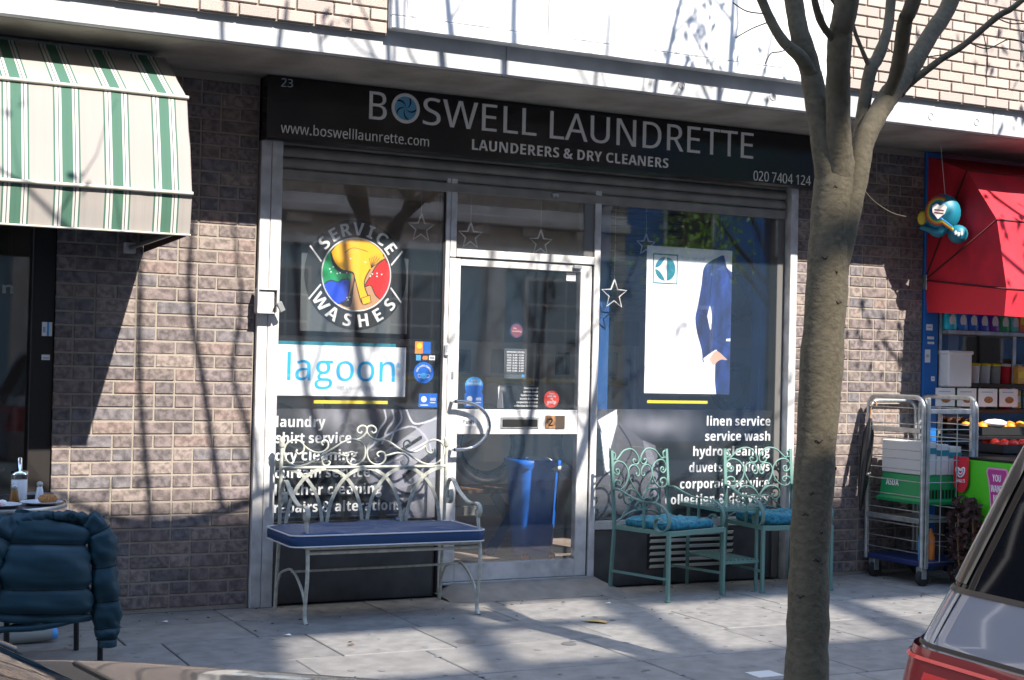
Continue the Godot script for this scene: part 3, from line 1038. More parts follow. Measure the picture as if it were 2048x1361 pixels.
func shutter_and_box() -> void:
	var s := thing("roller_shutter", "raised metal roller shutter with curved slats under the black sign", "shutter", Vector3(4.35, 2.49, -0.02))
	for k in 3:
		var mb := MB.new()
		var rows := []
		for i in 8:
			var a := PI * i / 7.0
			var y := 2.552 + k * 0.068 + 0.033 - 0.033 * cos(a)
			var zz := -0.04 + 0.022 * sin(a)
			rows.append(PackedVector3Array([Vector3(2.542, y, zz), Vector3(6.178, y, zz)]))
		mb.grid(rows, false, Vector3(0, 0, 1))
		part(s, "slat", mb, M.shutter)
	bx(s, "backing", Vector3(2.542, 2.49, -0.05), Vector3(6.178, 2.76, -0.044), M.aluminium_dark)
	bx(s, "bottom_bar", Vector3(2.543, 2.487, -0.043), Vector3(6.177, 2.548, -0.018), M.shutter, 0.006)
	var lk := MB.new()
	lk.box(Vector3(4.33, 2.515, -0.02), Vector3(4.375, 2.535, -0.006), 0.004)
	lk.ball(Vector3(4.338, 2.512, -0.01), Vector3(0.008, 0.008, 0.008), 8)
	lk.ball(Vector3(4.366, 2.512, -0.01), Vector3(0.008, 0.008, 0.008), 8)
	part(s, "bolt", lk, M.steel)
	var b := thing("lock_box", "open grey metal lock box with a torn label on the left pilaster", "box", Vector3(2.445, 1.70, 0.06))
	bx(b, "back", Vector3(2.39, 1.70, 0.031), Vector3(2.50, 1.828, 0.07), M.aluminium, 0.003)
	for q in [[2.384, 1.697, 2.391, 1.831], [2.498, 1.697, 2.504, 1.831], [2.384, 1.829, 2.504, 1.835], [2.384, 1.694, 2.504, 1.7005]]:
		bx(b, "rim", Vector3(q[0], q[1], 0.031), Vector3(q[2], q[3], 0.10), M.aluminium, 0.001)
	bx(b, "lid", Vector3(2.392, 1.702, 0.071), Vector3(2.486, 1.826, 0.088), M.aluminium, 0.003)
	var lb := MB.new()
	lb.poly(PackedVector2Array([Vector2(2.405, 1.765), Vector2(2.43, 1.76), Vector2(2.455, 1.772), Vector2(2.466, 1.782), Vector2(2.452, 1.797), Vector2(2.425, 1.795), Vector2(2.403, 1.782)]), 0.0885)
	part(b, "torn_label", lb, M.paper)
	var pl := thing("padlock", "small padlock hanging from the grey lock box", "padlock", Vector3(2.52, 1.70, 0.09))
	var mb := MB.new()
	mb.xf = Transform3D(Basis(Vector3(0, 0, 1), 0.45), Vector3(2.522, 1.735, 0.10))
	mb.box(Vector3(-0.017, -0.03, -0.008), Vector3(0.017, 0.03, 0.008), 0.004)
	part(pl, "body", mb, M.steel)
	var sk := MB.new()
	sk.tube(cat([Vector3(2.505, 1.745, 0.10), Vector3(2.49, 1.74, 0.10), Vector3(2.482, 1.715, 0.10), Vector3(2.488, 1.70, 0.098)]), 0.004, 6)
	part(pl, "shackle", sk, M.trim_black)

func sheet(parent: Node, called: String, x0: float, x1: float, y0: float, y1: float, z: float, m: Material) -> MeshInstance3D:
	var mb := MB.new()
	mb.quad_uv(Vector3(x0, y0, z), Vector3(x1, y0, z), Vector3(x1, y1, z), Vector3(x0, y1, z), Vector3(0, 0, 1))
	mb.quad_uv(Vector3(x0, y0, z - 0.0012), Vector3(x1, y0, z - 0.0012), Vector3(x1, y1, z - 0.0012), Vector3(x0, y1, z - 0.0012), Vector3(0, 0, -1))
	mb.face([Vector3(x0, y1, z), Vector3(x1, y1, z), Vector3(x1, y1, z - 0.0012), Vector3(x0, y1, z - 0.0012)], Vector3(0, 1, 0))
	return part(parent, called, mb, m)

func grey_photo(kind: int) -> Image:
	var w := 320
	var h := 200
	var im := Image.create(w, h, false, Image.FORMAT_RGB8)
	var nz := FastNoiseLite.new()
	nz.seed = 40 + kind
	nz.frequency = 0.006
	nz.fractal_octaves = 3
	for y in h:
		for x in w:
			var u := x / float(w)
			var v := y / float(h)
			var g := 0.0
			if kind == 0:
				g = 0.20 + 0.22 * u + 0.16 * nz.get_noise_2d(x * 2.2, y * 0.9) - 0.26 * v * (1.1 - u)
				g += 0.25 * exp(-pow((u - 0.35) * 4.0, 2.0) - pow((v - 0.05) * 5.0, 2.0))
			else:
				g = 0.20 + 0.20 * nz.get_noise_2d(x * 1.6, y * 1.0) - 0.12 * u - 0.08 * v
				g += 0.33 * exp(-pow((u - 0.33) * 5.0, 2.0) - pow((v - 0.15) * 8.0, 2.0))
			g = clampf(g, 0.035, 0.8)
			im.set_pixel(x, y, Color(g, g, g * 1.05))
	return im

func posters() -> void:
	var zf := -0.0535
	# left window, lower print
	var im := grey_photo(0)
	fill(im, PackedVector2Array([Vector2(.60, .45), Vector2(1, .05), Vector2(1, .62), Vector2(.72, .75)]), Color(.72, .72, .76, .75))
	fill(im, PackedVector2Array([Vector2(.55, .62), Vector2(.74, .35), Vector2(.86, .5), Vector2(.78, .9), Vector2(.62, .8)]), Color(.55, .55, .6, .8))
	fill(im, PackedVector2Array([Vector2(.78, .60), Vector2(.99, .36), Vector2(1, .44), Vector2(.80, .68)]), Color(.12, .12, .14, .8))
	fill(im, PackedVector2Array([Vector2(.84, .74), Vector2(1, .6), Vector2(1, 1), Vector2(.82, 1)]), Color(.66, .66, .70, .7))
	for k in 3:
		var x := 0.66 + k * 0.05
		stroke(im, cat([Vector2(x, 0), Vector2(x + .01, .10), Vector2(x - .03, .19), Vector2(x - .06, .32)]), 3, Color(.75, .75, .8))
	stroke(im, cat([Vector2(.80, .0), Vector2(.84, .12), Vector2(.90, .13), Vector2(1, .08)]), 3, Color(.85, .85, .9))
	stroke(im, cat([Vector2(.55, .38), Vector2(.68, .24), Vector2(.84, .16), Vector2(.94, .28), Vector2(.97, .4)]), 3, Color(.75, .75, .8))
	stroke(im, [Vector2(.62, .52), Vector2(.9, .26)], 5, Color(.16, .16, .18))
	stroke(im, [Vector2(.66, .52), Vector2(.94, .3)], 3, Color(.85, .85, .88))
	var t := thing("window_print", "grey photographic print low in the left window listing laundry and repairs", "window graphic", Vector3(3.07, 0.483, -0.055))
	sheet(t, "backing", 2.558, 3.586, 0.483, 1.146, zf, picture("print_left", im, 0.35))
	var lines := [["laundry", 2.862, 1.037], ["shirt service", 3.028, 0.942], ["dry cleaning", 3.069, 0.840], ["curtain service", 3.151, 0.738], ["leather cleaning", 3.234, 0.637], ["repairs & alterations", 3.361, 0.535]]
	for q in lines:
		lettering(t, "lettering", q[0], 2.560, q[1], q[2], 0.062, zf + 0.0005, M.white_print, true, Basis(), 0.001)
	# right window, lower print
	im = grey_photo(1)
	fill(im, PackedVector2Array([Vector2(0, 0), Vector2(.06, 0), Vector2(.10, .18), Vector2(.05, .3), Vector2(0, .22)]), Color(.35, .34, .34, .9))
	fill(im, PackedVector2Array([Vector2(.0, .2), Vector2(.14, .12), Vector2(.30, .34), Vector2(.36, .6), Vector2(.38, 1), Vector2(0, 1)]), Color(.40, .40, .43, .85))
	fill(im, PackedVector2Array([Vector2(.015, .1), Vector2(.115, 0), Vector2(.12, .12), Vector2(.085, .36), Vector2(.055, .28)]), Color(.92, .94, .97, 1))
	fill(im, PackedVector2Array([Vector2(.03, .2), Vector2(.075, .3), Vector2(.085, .6), Vector2(.06, .55)]), Color(.86, .88, .92, 1))
	fill(im, PackedVector2Array([Vector2(0, .16), Vector2(.03, .18), Vector2(.055, .6), Vector2(.0, .62)]), Color(.07, .07, .09, 1))
	stroke(im, cat([Vector2(.13, .15), Vector2(.2, .35), Vector2(.17, .5), Vector2(.1, .75)]), 2, Color(.2, .2, .22))
	fill(im, PackedVector2Array([Vector2(.26, .28), Vector2(.33, .33), Vector2(.42, 1), Vector2(.36, 1)]), Color(.62, .62, .68, .6))
	t = thing("window_print", "grey photographic print low in the right window listing linen service", "window graphic", Vector3(5.4, 0.435, -0.055))
	sheet(t, "backing", 4.703, 6.113, 0.435, 1.158, zf, picture("print_right", im, 0.35))
	lines = [["linen service", 5.573, 1.052], ["service wash", 5.562, 0.949], ["hydro cleaning", 5.468, 0.847], ["duvets & pillows", 5.439, 0.738], ["corporate service", 5.368, 0.629], ["collection & delivery", 5.254, 0.525]]
	for q in lines:
		lettering(t, "lettering", q[0], q[1], 6.100, q[2], 0.063, zf + 0.0005, M.white_print, true, Basis(), 0.001)
	# service washes roundel
	t = thing("service_sign", "round black service washes sign with a coloured clothes picture on clear film", "sign", Vector3(3.03, 1.6, -0.055))
	var c := Vector2(3.034, 1.952)
	sheet(t, "clear_film", 2.69, 3.37, 1.605, 2.065, zf - 0.004, M.acetate)
	var disc := MB.new()
	var ringp := PackedVector2Array()
	for k in 48:
		ringp.append(c + Vector2(cos(TAU * k / 48), sin(TAU * k / 48)) * Vector2(0.325, 0.332))
	disc.poly(ringp, zf - 0.002)
	part(t, "black_disc", disc, M.black)
	arc_lettering(t, "lettering", "SERVICE", c, 0.275, deg_to_rad(139), deg_to_rad(38), 0.076, zf, M.white_print, false)
	arc_lettering(t, "lettering", "WASHES", c, 0.277, deg_to_rad(218), deg_to_rad(322), 0.076, zf, M.white_print, true)
	for a in [[-1, 1], [1, 1], [-1, -1], [1, -1]]:
		var bar := MB.new()
		var p0 := c + Vector2(a[0] * 0.222, a[1] * 0.068)
		var p1 := c + Vector2(a[0] * 0.295, a[1] * 0.158)
		var o := (p1 - p0).normalized().orthogonal() * 0.005
		bar.poly(PackedVector2Array([p0 + o, p1 + o, p1 - o, p0 - o]), zf)
		part(t, "white_bar", bar, M.white_print)
	var im2 := Image.create(256, 256, false, Image.FORMAT_RGB8)
	im2.fill(Color(.74, .58, .42))
	var S := 256.0
	fill(im2, PackedVector2Array([Vector2(0, 0), Vector2(.45, 0), Vector2(.42, .62), Vector2(0, .64)]), Color(.05, .62, .35))
	var yel := cat([Vector2(.12, .20), Vector2(.25, .06), Vector2(.5, 0), Vector2(.75, .05), Vector2(.9, .2), Vector2(.80, .3), Vector2(.70, .42), Vector2(.62, .62), Vector2(.70, .86), Vector2(.60, .90), Vector2(.53, .72), Vector2(.48, .55), Vector2(.44, .47), Vector2(.28, .44), Vector2(.17, .34), Vector2(.12, .20)], 5)
	fill(im2, PackedVector2Array(cat([Vector2(.10, .20), Vector2(.16, .40), Vector2(.28, .49), Vector2(.46, .51), Vector2(.38, .86), Vector2(.22, .88), Vector2(.42, .95), Vector2(.47, .62), Vector2(.52, .5), Vector2(.3, .44)], 4)), Color(.05, .03, .02))
	fill(im2, PackedVector2Array(yel), Color(.97, .74, .03))
	stroke(im2, yel, 3, Color(.12, .08, .02))
	fill(im2, PackedVector2Array([Vector2(.57, .82), Vector2(.70, .78), Vector2(.72, .88), Vector2(.61, .92)]), Color(.97, .74, .03))
	stroke(im2, [Vector2(.58, .83), Vector2(.71, .78), Vector2(.73, .88), Vector2(.61, .92), Vector2(.58, .83)], 2, Color(.2, .12, .02))
	stroke(im2, cat([Vector2(.33, .20), Vector2(.45, .13), Vector2(.66, .17)]), 2, Color(.35, .22, .02))
	var red := cat([Vector2(.92, .26), Vector2(.80, .36), Vector2(.72, .5), Vector2(.63, .66), Vector2(.72, .64), Vector2(.80, .78), Vector2(.92, .84), Vector2(1, .7), Vector2(1, .4), Vector2(.92, .26)], 5)
	fill(im2, PackedVector2Array(red), Color(.9, .07, .04))
	stroke(im2, red, 3, Color(.12, .02, .02))
	stroke(im2, [Vector2(.76, .53), Vector2(.92, .55)], 2, Color(.4, .02, .02))
	fill(im2, PackedVector2Array(cat([Vector2(.68, .36), Vector2(.70, .22), Vector2(.84, .19), Vector2(.9, .25), Vector2(.8, .33), Vector2(.72, .42), Vector2(.68, .36)], 4)), Color(.95, .72, .1))
	for k in 6:
		stroke(im2, [Vector2(.72, .40), Vector2(.69 + k * .038, .26 - .03 * sin(k * .7))], 2, Color(.25, .15, .02))
	var blu := cat([Vector2(0, .68), Vector2(.12, .60), Vector2(.24, .62), Vector2(.30, .58), Vector2(.40, .58), Vector2(.40, .72), Vector2(.36, .86), Vector2(.22, .92), Vector2(.06, .86), Vector2(0, .68)], 5)
	fill(im2, PackedVector2Array(blu), Color(.03, .28, .85))
	stroke(im2, blu, 3, Color(.02, .05, .2))
	for q in [[.10, .43], [.15, .40], [.12, .47], [.21, .49], [.25, .48], [.40, .27], [.62, .31], [.73, .47], [.70, .5], [.80, .46], [.87, .47], [.80, .5], [.36, .82], [.40, .81], [.38, .85], [.35, .47]]:
		im2.fill_rect(Rect2i(int(q[0] * S), int(q[1] * S), 5, 5), Color(1, 1, 1))
	var pic := MB.new()
	var R := Vector2(0.215, 0.215)
	for k in 48:
		var a := TAU * k / 48
		var b := TAU * (k + 1) / 48
		var pa := Vector2(cos(a), sin(a))
		var pb := Vector2(cos(b), sin(b))
		pic.face([Vector3(c.x, c.y, zf), Vector3(c.x + pa.x * R.x, c.y + pa.y * R.y, zf), Vector3(c.x + pb.x * R.x, c.y + pb.y * R.y, zf)], Vector3(0, 0, 1), [Vector2(.5, .5), Vector2(.5 + pa.x * .5, .5 - pa.y * .5), Vector2(.5 + pb.x * .5, .5 - pb.y * .5)])
	part(t, "picture", pic, picture("roundel", im2))
	var wr := []
	for k in 49:
		var a := TAU * k / 48
		wr.append(Vector3(c.x + cos(a) * 0.219, c.y + sin(a) * 0.219, zf))
	var wrm := MB.new()
	wrm.tube(wr, 0.005, 4)
	part(t, "white_rim", wrm, M.white_print)
	# lagoon board
	t = thing("lagoon_sign", "white lagoon wet cleaning sign with large cyan letters in the left window", "sign", Vector3(2.96, 1.22, -0.055))
	sheet(t, "board", 2.558, 3.367, 1.222, 1.522, zf, M.paper)
	sheet(t, "cyan_edge", 2.558, 3.30, 1.523, 1.543, zf, M.teal_ink)
	lettering(t, "lettering", "lagoon", 2.618, 3.297, 1.312, 0.158, zf + 0.0005, M.cyan_ink, false, Basis(), 0.001)
	lettering(t, "small_lettering", "Wet Cleaning by Electrolux", 2.921, 3.292, 1.262, 0.026, zf + 0.0005, M.grey_ink, false, Basis(), 0.001)
	lettering(t, "small_lettering", "®", 3.302, 3.335, 1.398, 0.03, zf + 0.0005, M.cyan_ink, false, Basis(), 0.001)
	# yellow strips
	for q in [[2.787, 3.255, 1.177, "yellow strip under the lagoon sign in the left window"], [5.097, 5.576, 1.200, "yellow strip under the white poster in the right window"]]:
		var y := thing("yellow_strip", q[3], "sticker", Vector3(q[0], q[2], -0.055))
		sheet(y, "strip", q[0], q[1], q[2], q[2] + 0.019, zf, M.yellow_ink)
		lettering(y, "lettering", "· · · · · · · · · · · · · · · · · · · ·", q[0] + 0.01, q[1] - 0.01, q[2] + 0.005, 0.012, zf + 0.0004, M.wood, false, Basis(), 0.0008)
	# small stickers in the left window
	t = thing("payment_sticker", "payment card stickers in orange and blue beside the lagoon sign", "sticker", Vector3(3.5, 1.44, -0.055))
	sheet(t, "sticker", 3.426, 3.478, 1.488, 1.562, zf, M.orange_card)
	sheet(t, "sticker", 3.480, 3.530, 1.488, 1.562, zf, M.blue_card)
	sheet(t, "sticker", 3.434, 3.466, 1.446, 1.480, zf, M.sky_card)
	sheet(t, "sticker", 3.476, 3.512, 1.446, 1.480, zf, M.navy)
	sheet(t, "sticker", 3.520, 3.560, 1.450, 1.478, zf, M.white_print)
	lettering(t, "lettering", "VISA", 3.525, 3.555, 1.458, 0.011, zf + 0.0005, M.navy, true, Basis(), 0.0008)
	var o2 := MB.new()
	o2.lathe([Vector2(0.0, 0.001), Vector2(0.012, 0.001)], Vector3(3.488, 1.463, zf), 16, Basis(Vector3(1, 0, 0), PI / 2))
	o2.lathe([Vector2(0.0, 0.0013), Vector2(0.012, 0.0013)], Vector3(3.500, 1.463, zf), 16, Basis(Vector3(1, 0, 0), PI / 2))
	part(t, "card_mark", o2, M.orange_card)
	var o3 := MB.new()
	o3.lathe([Vector2(0.0, 0.001), Vector2(0.018, 0.001)], Vector3(3.455, 1.536, zf), 16, Basis(Vector3(1, 0, 0), PI / 2))
	part(t, "card_mark", o3, M.yellow_ink)
	t = round_sticker("mask_sticker", "round blue face covering sticker with a white mask right of the lagoon sign", 3.487, 1.372, 0.066, zf, M.blue_card)
	arc_lettering(t, "lettering", "WEAR A FACE COVERING", Vector2(3.487, 1.368), 0.047, deg_to_rad(160), deg_to_rad(20), 0.011, zf + 0.001, M.white_print, false)
	var mk := MB.new()
	mk.poly(PackedVector2Array([Vector2(3.462, 1.363), Vector2(3.487, 1.372), Vector2(3.512, 1.363), Vector2(3.510, 1.342), Vector2(3.487, 1.330), Vector2(3.464, 1.342)]), zf + 0.0015)
	part(t, "mask", mk, M.sky_card)
	var lp := MB.new()
	for sgn in [-1.0, 1.0]:
		lp.tube(cat([Vector3(3.487 + sgn * 0.025, 1.362, zf + 0.0015), Vector3(3.487 + sgn * 0.037, 1.360, zf + 0.0015), Vector3(3.487 + sgn * 0.035, 1.345, zf + 0.0015), Vector3(3.487 + sgn * 0.023, 1.342, zf + 0.0015)], 4), 0.0018, 4)
	part(t, "ear_loop", lp, M.white_print)
	t = card_sticker("left window low beside the door post", 3.459, 3.584, 1.160, 1.245, zf)
	# door stickers
	var zd := -0.0535
	t = thing("door_label", "small white and pink label in the top right corner of the door glass", "sticker", Vector3(4.5, 1.98, -0.055))
	sheet(t, "label", 4.468, 4.536, 1.982, 2.034, zd, M.white_print)
	sheet(t, "heading", 4.474, 4.530, 2.012, 2.026, zd + 0.001, M.pink_card)
	t = round_sticker("round_label", "round dark red sticker in the middle of the door glass", 4.118, 1.649, 0.047, zd, M.navy)
	var rd := MB.new()
	rd.lathe([Vector2(0.0, 0.0014), Vector2(0.041, 0.0014)], Vector3(4.118, 1.649, zd), 24, Basis(Vector3(1, 0, 0), PI / 2))
	mat("plum", lin(.20, .05, .07), 0.5)
	part(t, "disc", rd, M.plum)
	lettering(t, "lettering", "No", 4.095, 4.115, 1.657, 0.012, zd + 0.002, M.pink_card, true)
	lettering(t, "lettering", "Smoking", 4.086, 4.150, 1.640, 0.011, zd + 0.002, M.pink_card, true)
	t = thing("opening_hours", "dark opening hours notice in a clear sleeve on the door glass", "notice", Vector3(4.118, 1.354, -0.055))
	sheet(t, "sleeve", 4.036, 4.194, 1.345, 1.535, zd, M.acetate)
	sheet(t, "card", 4.042, 4.182, 1.372, 1.528, zd + 0.001, M.riser)
	lettering(t, "lettering", "OPENING HOURS", 4.050, 4.176, 1.508, 0.011, zd + 0.002, M.white_print, true, Basis(), 0.0008)
	for k in 7:
		lettering(t, "lettering", ["MON", "TUE", "WED", "THU", "FRI", "SAT", "SUN"][k], 4.054, 4.084, 1.489 - k * 0.0165, 0.0105, zd + 0.002, M.white_print, true, Basis(), 0.0008)
		lettering(t, "lettering", "8.00 - 8.00", 4.094, 4.172, 1.489 - k * 0.0165, 0.0105, zd + 0.002, M.white_print, true, Basis(), 0.0008)
	sheet(t, "blue_square", 4.160, 4.180, 1.354, 1.372, zd + 0.002, M.sky_card)
	t = round_sticker("round_notice", "round light blue notice at the lower left of the door glass", 3.829, 1.291, 0.062, zd, M.blue_card)
	var half := PackedVector2Array()
	for k in 17:
		half.append(Vector2(3.829 + cos(PI * k / 16) * 0.0615, 1.297 + sin(PI * k / 16) * 0.056))
	var hm := MB.new()
	hm.poly(half, zd + 0.0015)
	part(t, "upper_half", hm, M.sky_card)
	lettering(t, "lettering", "LET'S", 3.808, 3.850, 1.323, 0.012, zd + 0.002, M.white_print, true)
	lettering(t, "lettering", "SHOP SAFELY", 3.783, 3.876, 1.304, 0.013, zd + 0.002, M.white_print, true)
	t = card_sticker("door glass low at the left beside the curved handle", 3.768, 3.894, 1.163, 1.250, zd)
	t = thing("service_card", "small black and white service list card low on the door glass", "notice", Vector3(4.14, 1.156, -0.055))
	sheet(t, "card", 3.992, 4.286, 1.156, 1.302, zd, M.black)
	sheet(t, "photo", 3.994, 4.10, 1.158, 1.300, zd + 0.001, M.print_right)
	var sl := ["linen service", "service wash", "hydro cleaning", "duvets & pillows", "corporate services", "collection & delivery"]
	var sx := [4.180, 4.176, 4.158, 4.152, 4.128, 4.112]
	for k in 6:
		lettering(t, "lettering", sl[k], sx[k], 4.280, 1.281 - k * 0.0225, 0.0125, zd + 0.0015, M.white_print, true, Basis(), 0.0008)
	t = round_sticker("round_review", "round red review sticker with white words at the lower right of the door glass", 4.378, 1.218, 0.055, zd, M.red_card)
	lettering(t, "lettering", "PEOPLE", 4.358, 4.398, 1.248, 0.010, zd + 0.0015, M.white_print, true)
	lettering(t, "lettering", "LOVE US", 4.348, 4.408, 1.231, 0.012, zd + 0.0015, M.white_print, true)
	lettering(t, "lettering", "ON", 4.370, 4.386, 1.216, 0.010, zd + 0.0015, M.white_print, true)
	lettering(t, "lettering", "yelp", 4.344, 4.412, 1.190, 0.021, zd + 0.0015, M.white_print, true)
	# poster of the man in the blue suit
	var pw := 232
	var ph := 336
	var ip := Image.create(pw, ph, false, Image.FORMAT_RGB8)
	ip.fill(Color(.955, .96, .97))
	var blue := Color(.13, .24, .50)
	fill(ip, PackedVector2Array(cat([Vector2(.88, .035), Vector2(.72, .09), Vector2(.66, .14), Vector2(.64, .25), Vector2(.60, .40), Vector2(.575, .48), Vector2(.60, .58), Vector2(.66, .70), Vector2(.68, .785), Vector2(.76, .74), Vector2(.82, .72), Vector2(.84, 1.0), Vector2(1, 1), Vector2(1, .05)], 3)), blue)
	fill(ip, PackedVector2Array(cat([Vector2(.745, .385), Vector2(.77, .45), Vector2(.76, .56), Vector2(.715, .46)], 4)), Color(.93, .94, .96))
	fill(ip, PackedVector2Array([Vector2(.90, .03), Vector2(1, .04), Vector2(1, .15), Vector2(.94, .12)]), Color(.93, .94, .96))
	fill(ip, PackedVector2Array(cat([Vector2(.68, .755), Vector2(.82, .695), Vector2(.83, .715), Vector2(.69, .78)], 3)), Color(.95, .96, .98))
	fill(ip, PackedVector2Array(cat([Vector2(.75, .76), Vector2(.83, .70), Vector2(.94, .745), Vector2(.965, .762), Vector2(.90, .76), Vector2(.86, .77), Vector2(.80, .80), Vector2(.75, .76)], 4)), Color(.87, .66, .58))
	stroke(ip, [Vector2(.775, .11), Vector2(.74, .38)], 2, Color(.07, .13, .32))
	stroke(ip, cat([Vector2(.76, .56), Vector2(.80, .62), Vector2(.88, .58), Vector2(1, .52)]), 2, Color(.08, .15, .36))
	stroke(ip, [Vector2(.80, .62), Vector2(1, .68)], 2, Color(.08, .15, .36))
	stroke(ip, [Vector2(.60, .40), Vector2(.72, .46)], 2, Color(.09, .17, .40))
	stroke(ip, [Vector2(.88, .06), Vector2(1, .20)], 3, Color(.05, .08, .2))
	var fold := FastNoiseLite.new()
	fold.seed = 77
	fold.frequency = 0.012
	for y in ph:
		for x in pw:
			var col := ip.get_pixel(x, y)
			if col.b > col.r + 0.2:
				var k2 := 0.86 + 0.55 * fold.get_noise_2d(x * 2.2 + y * 0.5, y * 0.8) + 0.10 * sin(x * 0.35)  * fold.get_noise_2d(x, y + 300)
				ip.set_pixel(x, y, Color(col.r * k2, col.g * k2, col.b * k2))
	fill(ip, PackedVector2Array([Vector2(.95, .615), Vector2(1, .61), Vector2(1, .63), Vector2(.95, .63)]), Color(.9, .92, .95))
	t = thing("advert_poster", "large white poster of a headless figure in a blue suit in the right window", "poster", Vector3(5.41, 1.265, -0.055))
	sheet(t, "paper", 5.071, 5.752, 1.266, 2.246, zf, picture("poster_print", ip, 0.6))
	var fr := MB.new()
	for q in [[5.119, 2.188, 5.314, 2.196], [5.119, 1.996, 5.314, 2.004], [5.119, 2.004, 5.127, 2.188], [5.306, 2.004, 5.314, 2.188]]:
		fr.box(Vector3(q[0], q[1], zf), Vector3(q[2], q[3], zf + 0.001))
	part(t, "logo_frame", fr, M.teal_ink)
	var lg := MB.new()
	var cc := Vector2(5.2165, 2.096)
	var right_half := PackedVector2Array([cc + Vector2(0.012, -0.078), cc + Vector2(0.012, 0.078)])
	for k in 13:
		var a := PI / 2 - PI * k / 12
		right_half.append(cc + Vector2(0.012 + cos(a) * 0.068, sin(a) * 0.078))
	lg.poly(right_half, zf + 0.001)
	for sgn in [1.0, -1.0]:
		var qd := PackedVector2Array()
		for k in 9:
			var a: float = PI - sgn * (0.08 + (PI / 2 - 0.1) * k / 8)
			qd.append(cc + Vector2(cos(a) * 0.08, sin(a) * 0.08))
		for k in 6:
			var f := k / 5.0
			qd.append(cc + Vector2(-0.012 - 0.066 * f, sgn * (0.052 * (1 - f) * (1 - f) + 0.005)))
		lg.poly(qd, zf + 0.001)
	part(t, "logo", lg, M.teal_ink)
	var pl := ["Your natural", "choice for", "premium", "textiles"]
	for k in 4:
		lettering(t, "lettering", pl[k], 5.338, 5.338 + [0.19, 0.15, 0.13, 0.10][k], 2.165 - k * 0.042, 0.026, zf + 0.0005, M.grey_ink, false, Basis(), 0.0008)
	lettering(t, "lettering", "lagoon", 5.112, 5.312, 1.325, 0.045, zf + 0.0005, M.grey_ink, false, Basis(), 0.0008)

func round_sticker(called: String, label: String, x: float, y: float, r: float, z: float, m: Material) -> Node3D:
	var t := thing(called, label, "sticker", Vector3(x, y - r, z - 0.0015))
	var mb := MB.new()
	mb.lathe([Vector2(0.0, -0.0005), Vector2(r, -0.0005), Vector2(r, 0.001), Vector2(0.0, 0.001)], Vector3(x, y, z), 28, Basis(Vector3(1, 0, 0), PI / 2))
	part(t, "backing", mb, m)
	return t

func card_sticker(where: String, x0: float, x1: float, y0: float, y1: float, z: float) -> Node3D:
	var t := thing("card_sticker", "blue payment card sticker on the " + where, "sticker", Vector3((x0 + x1) / 2, y0, z - 0.0015), "blue payment card stickers")
	sheet(t, "backing", x0, x1, y0, y1, z, M.blue_card)
	var mb := MB.new()
	mb.lathe([Vector2(0.0, 0.001), Vector2(0.019, 0.001)], Vector3(x0 + 0.033, y1 - 0.036, z), 20, Basis(Vector3(1, 0, 0), PI / 2))
	part(t, "white_disc", mb, M.white_print)
	lettering(t, "lettering", "AMEX", x0 + 0.075, x1 - 0.012, y1 - 0.045, 0.018, z + 0.001, M.white_print, true, Basis(), 0.0008)
	sheet(t, "white_bar", x0 + 0.075, x1 - 0.014, y0 + 0.026, y0 + 0.031, z + 0.001, M.white_print)
	sheet(t, "white_bar", x0 + 0.012, x0 + 0.062, y0 + 0.010, y0 + 0.016, z + 0.001, M.white_print)
	return t

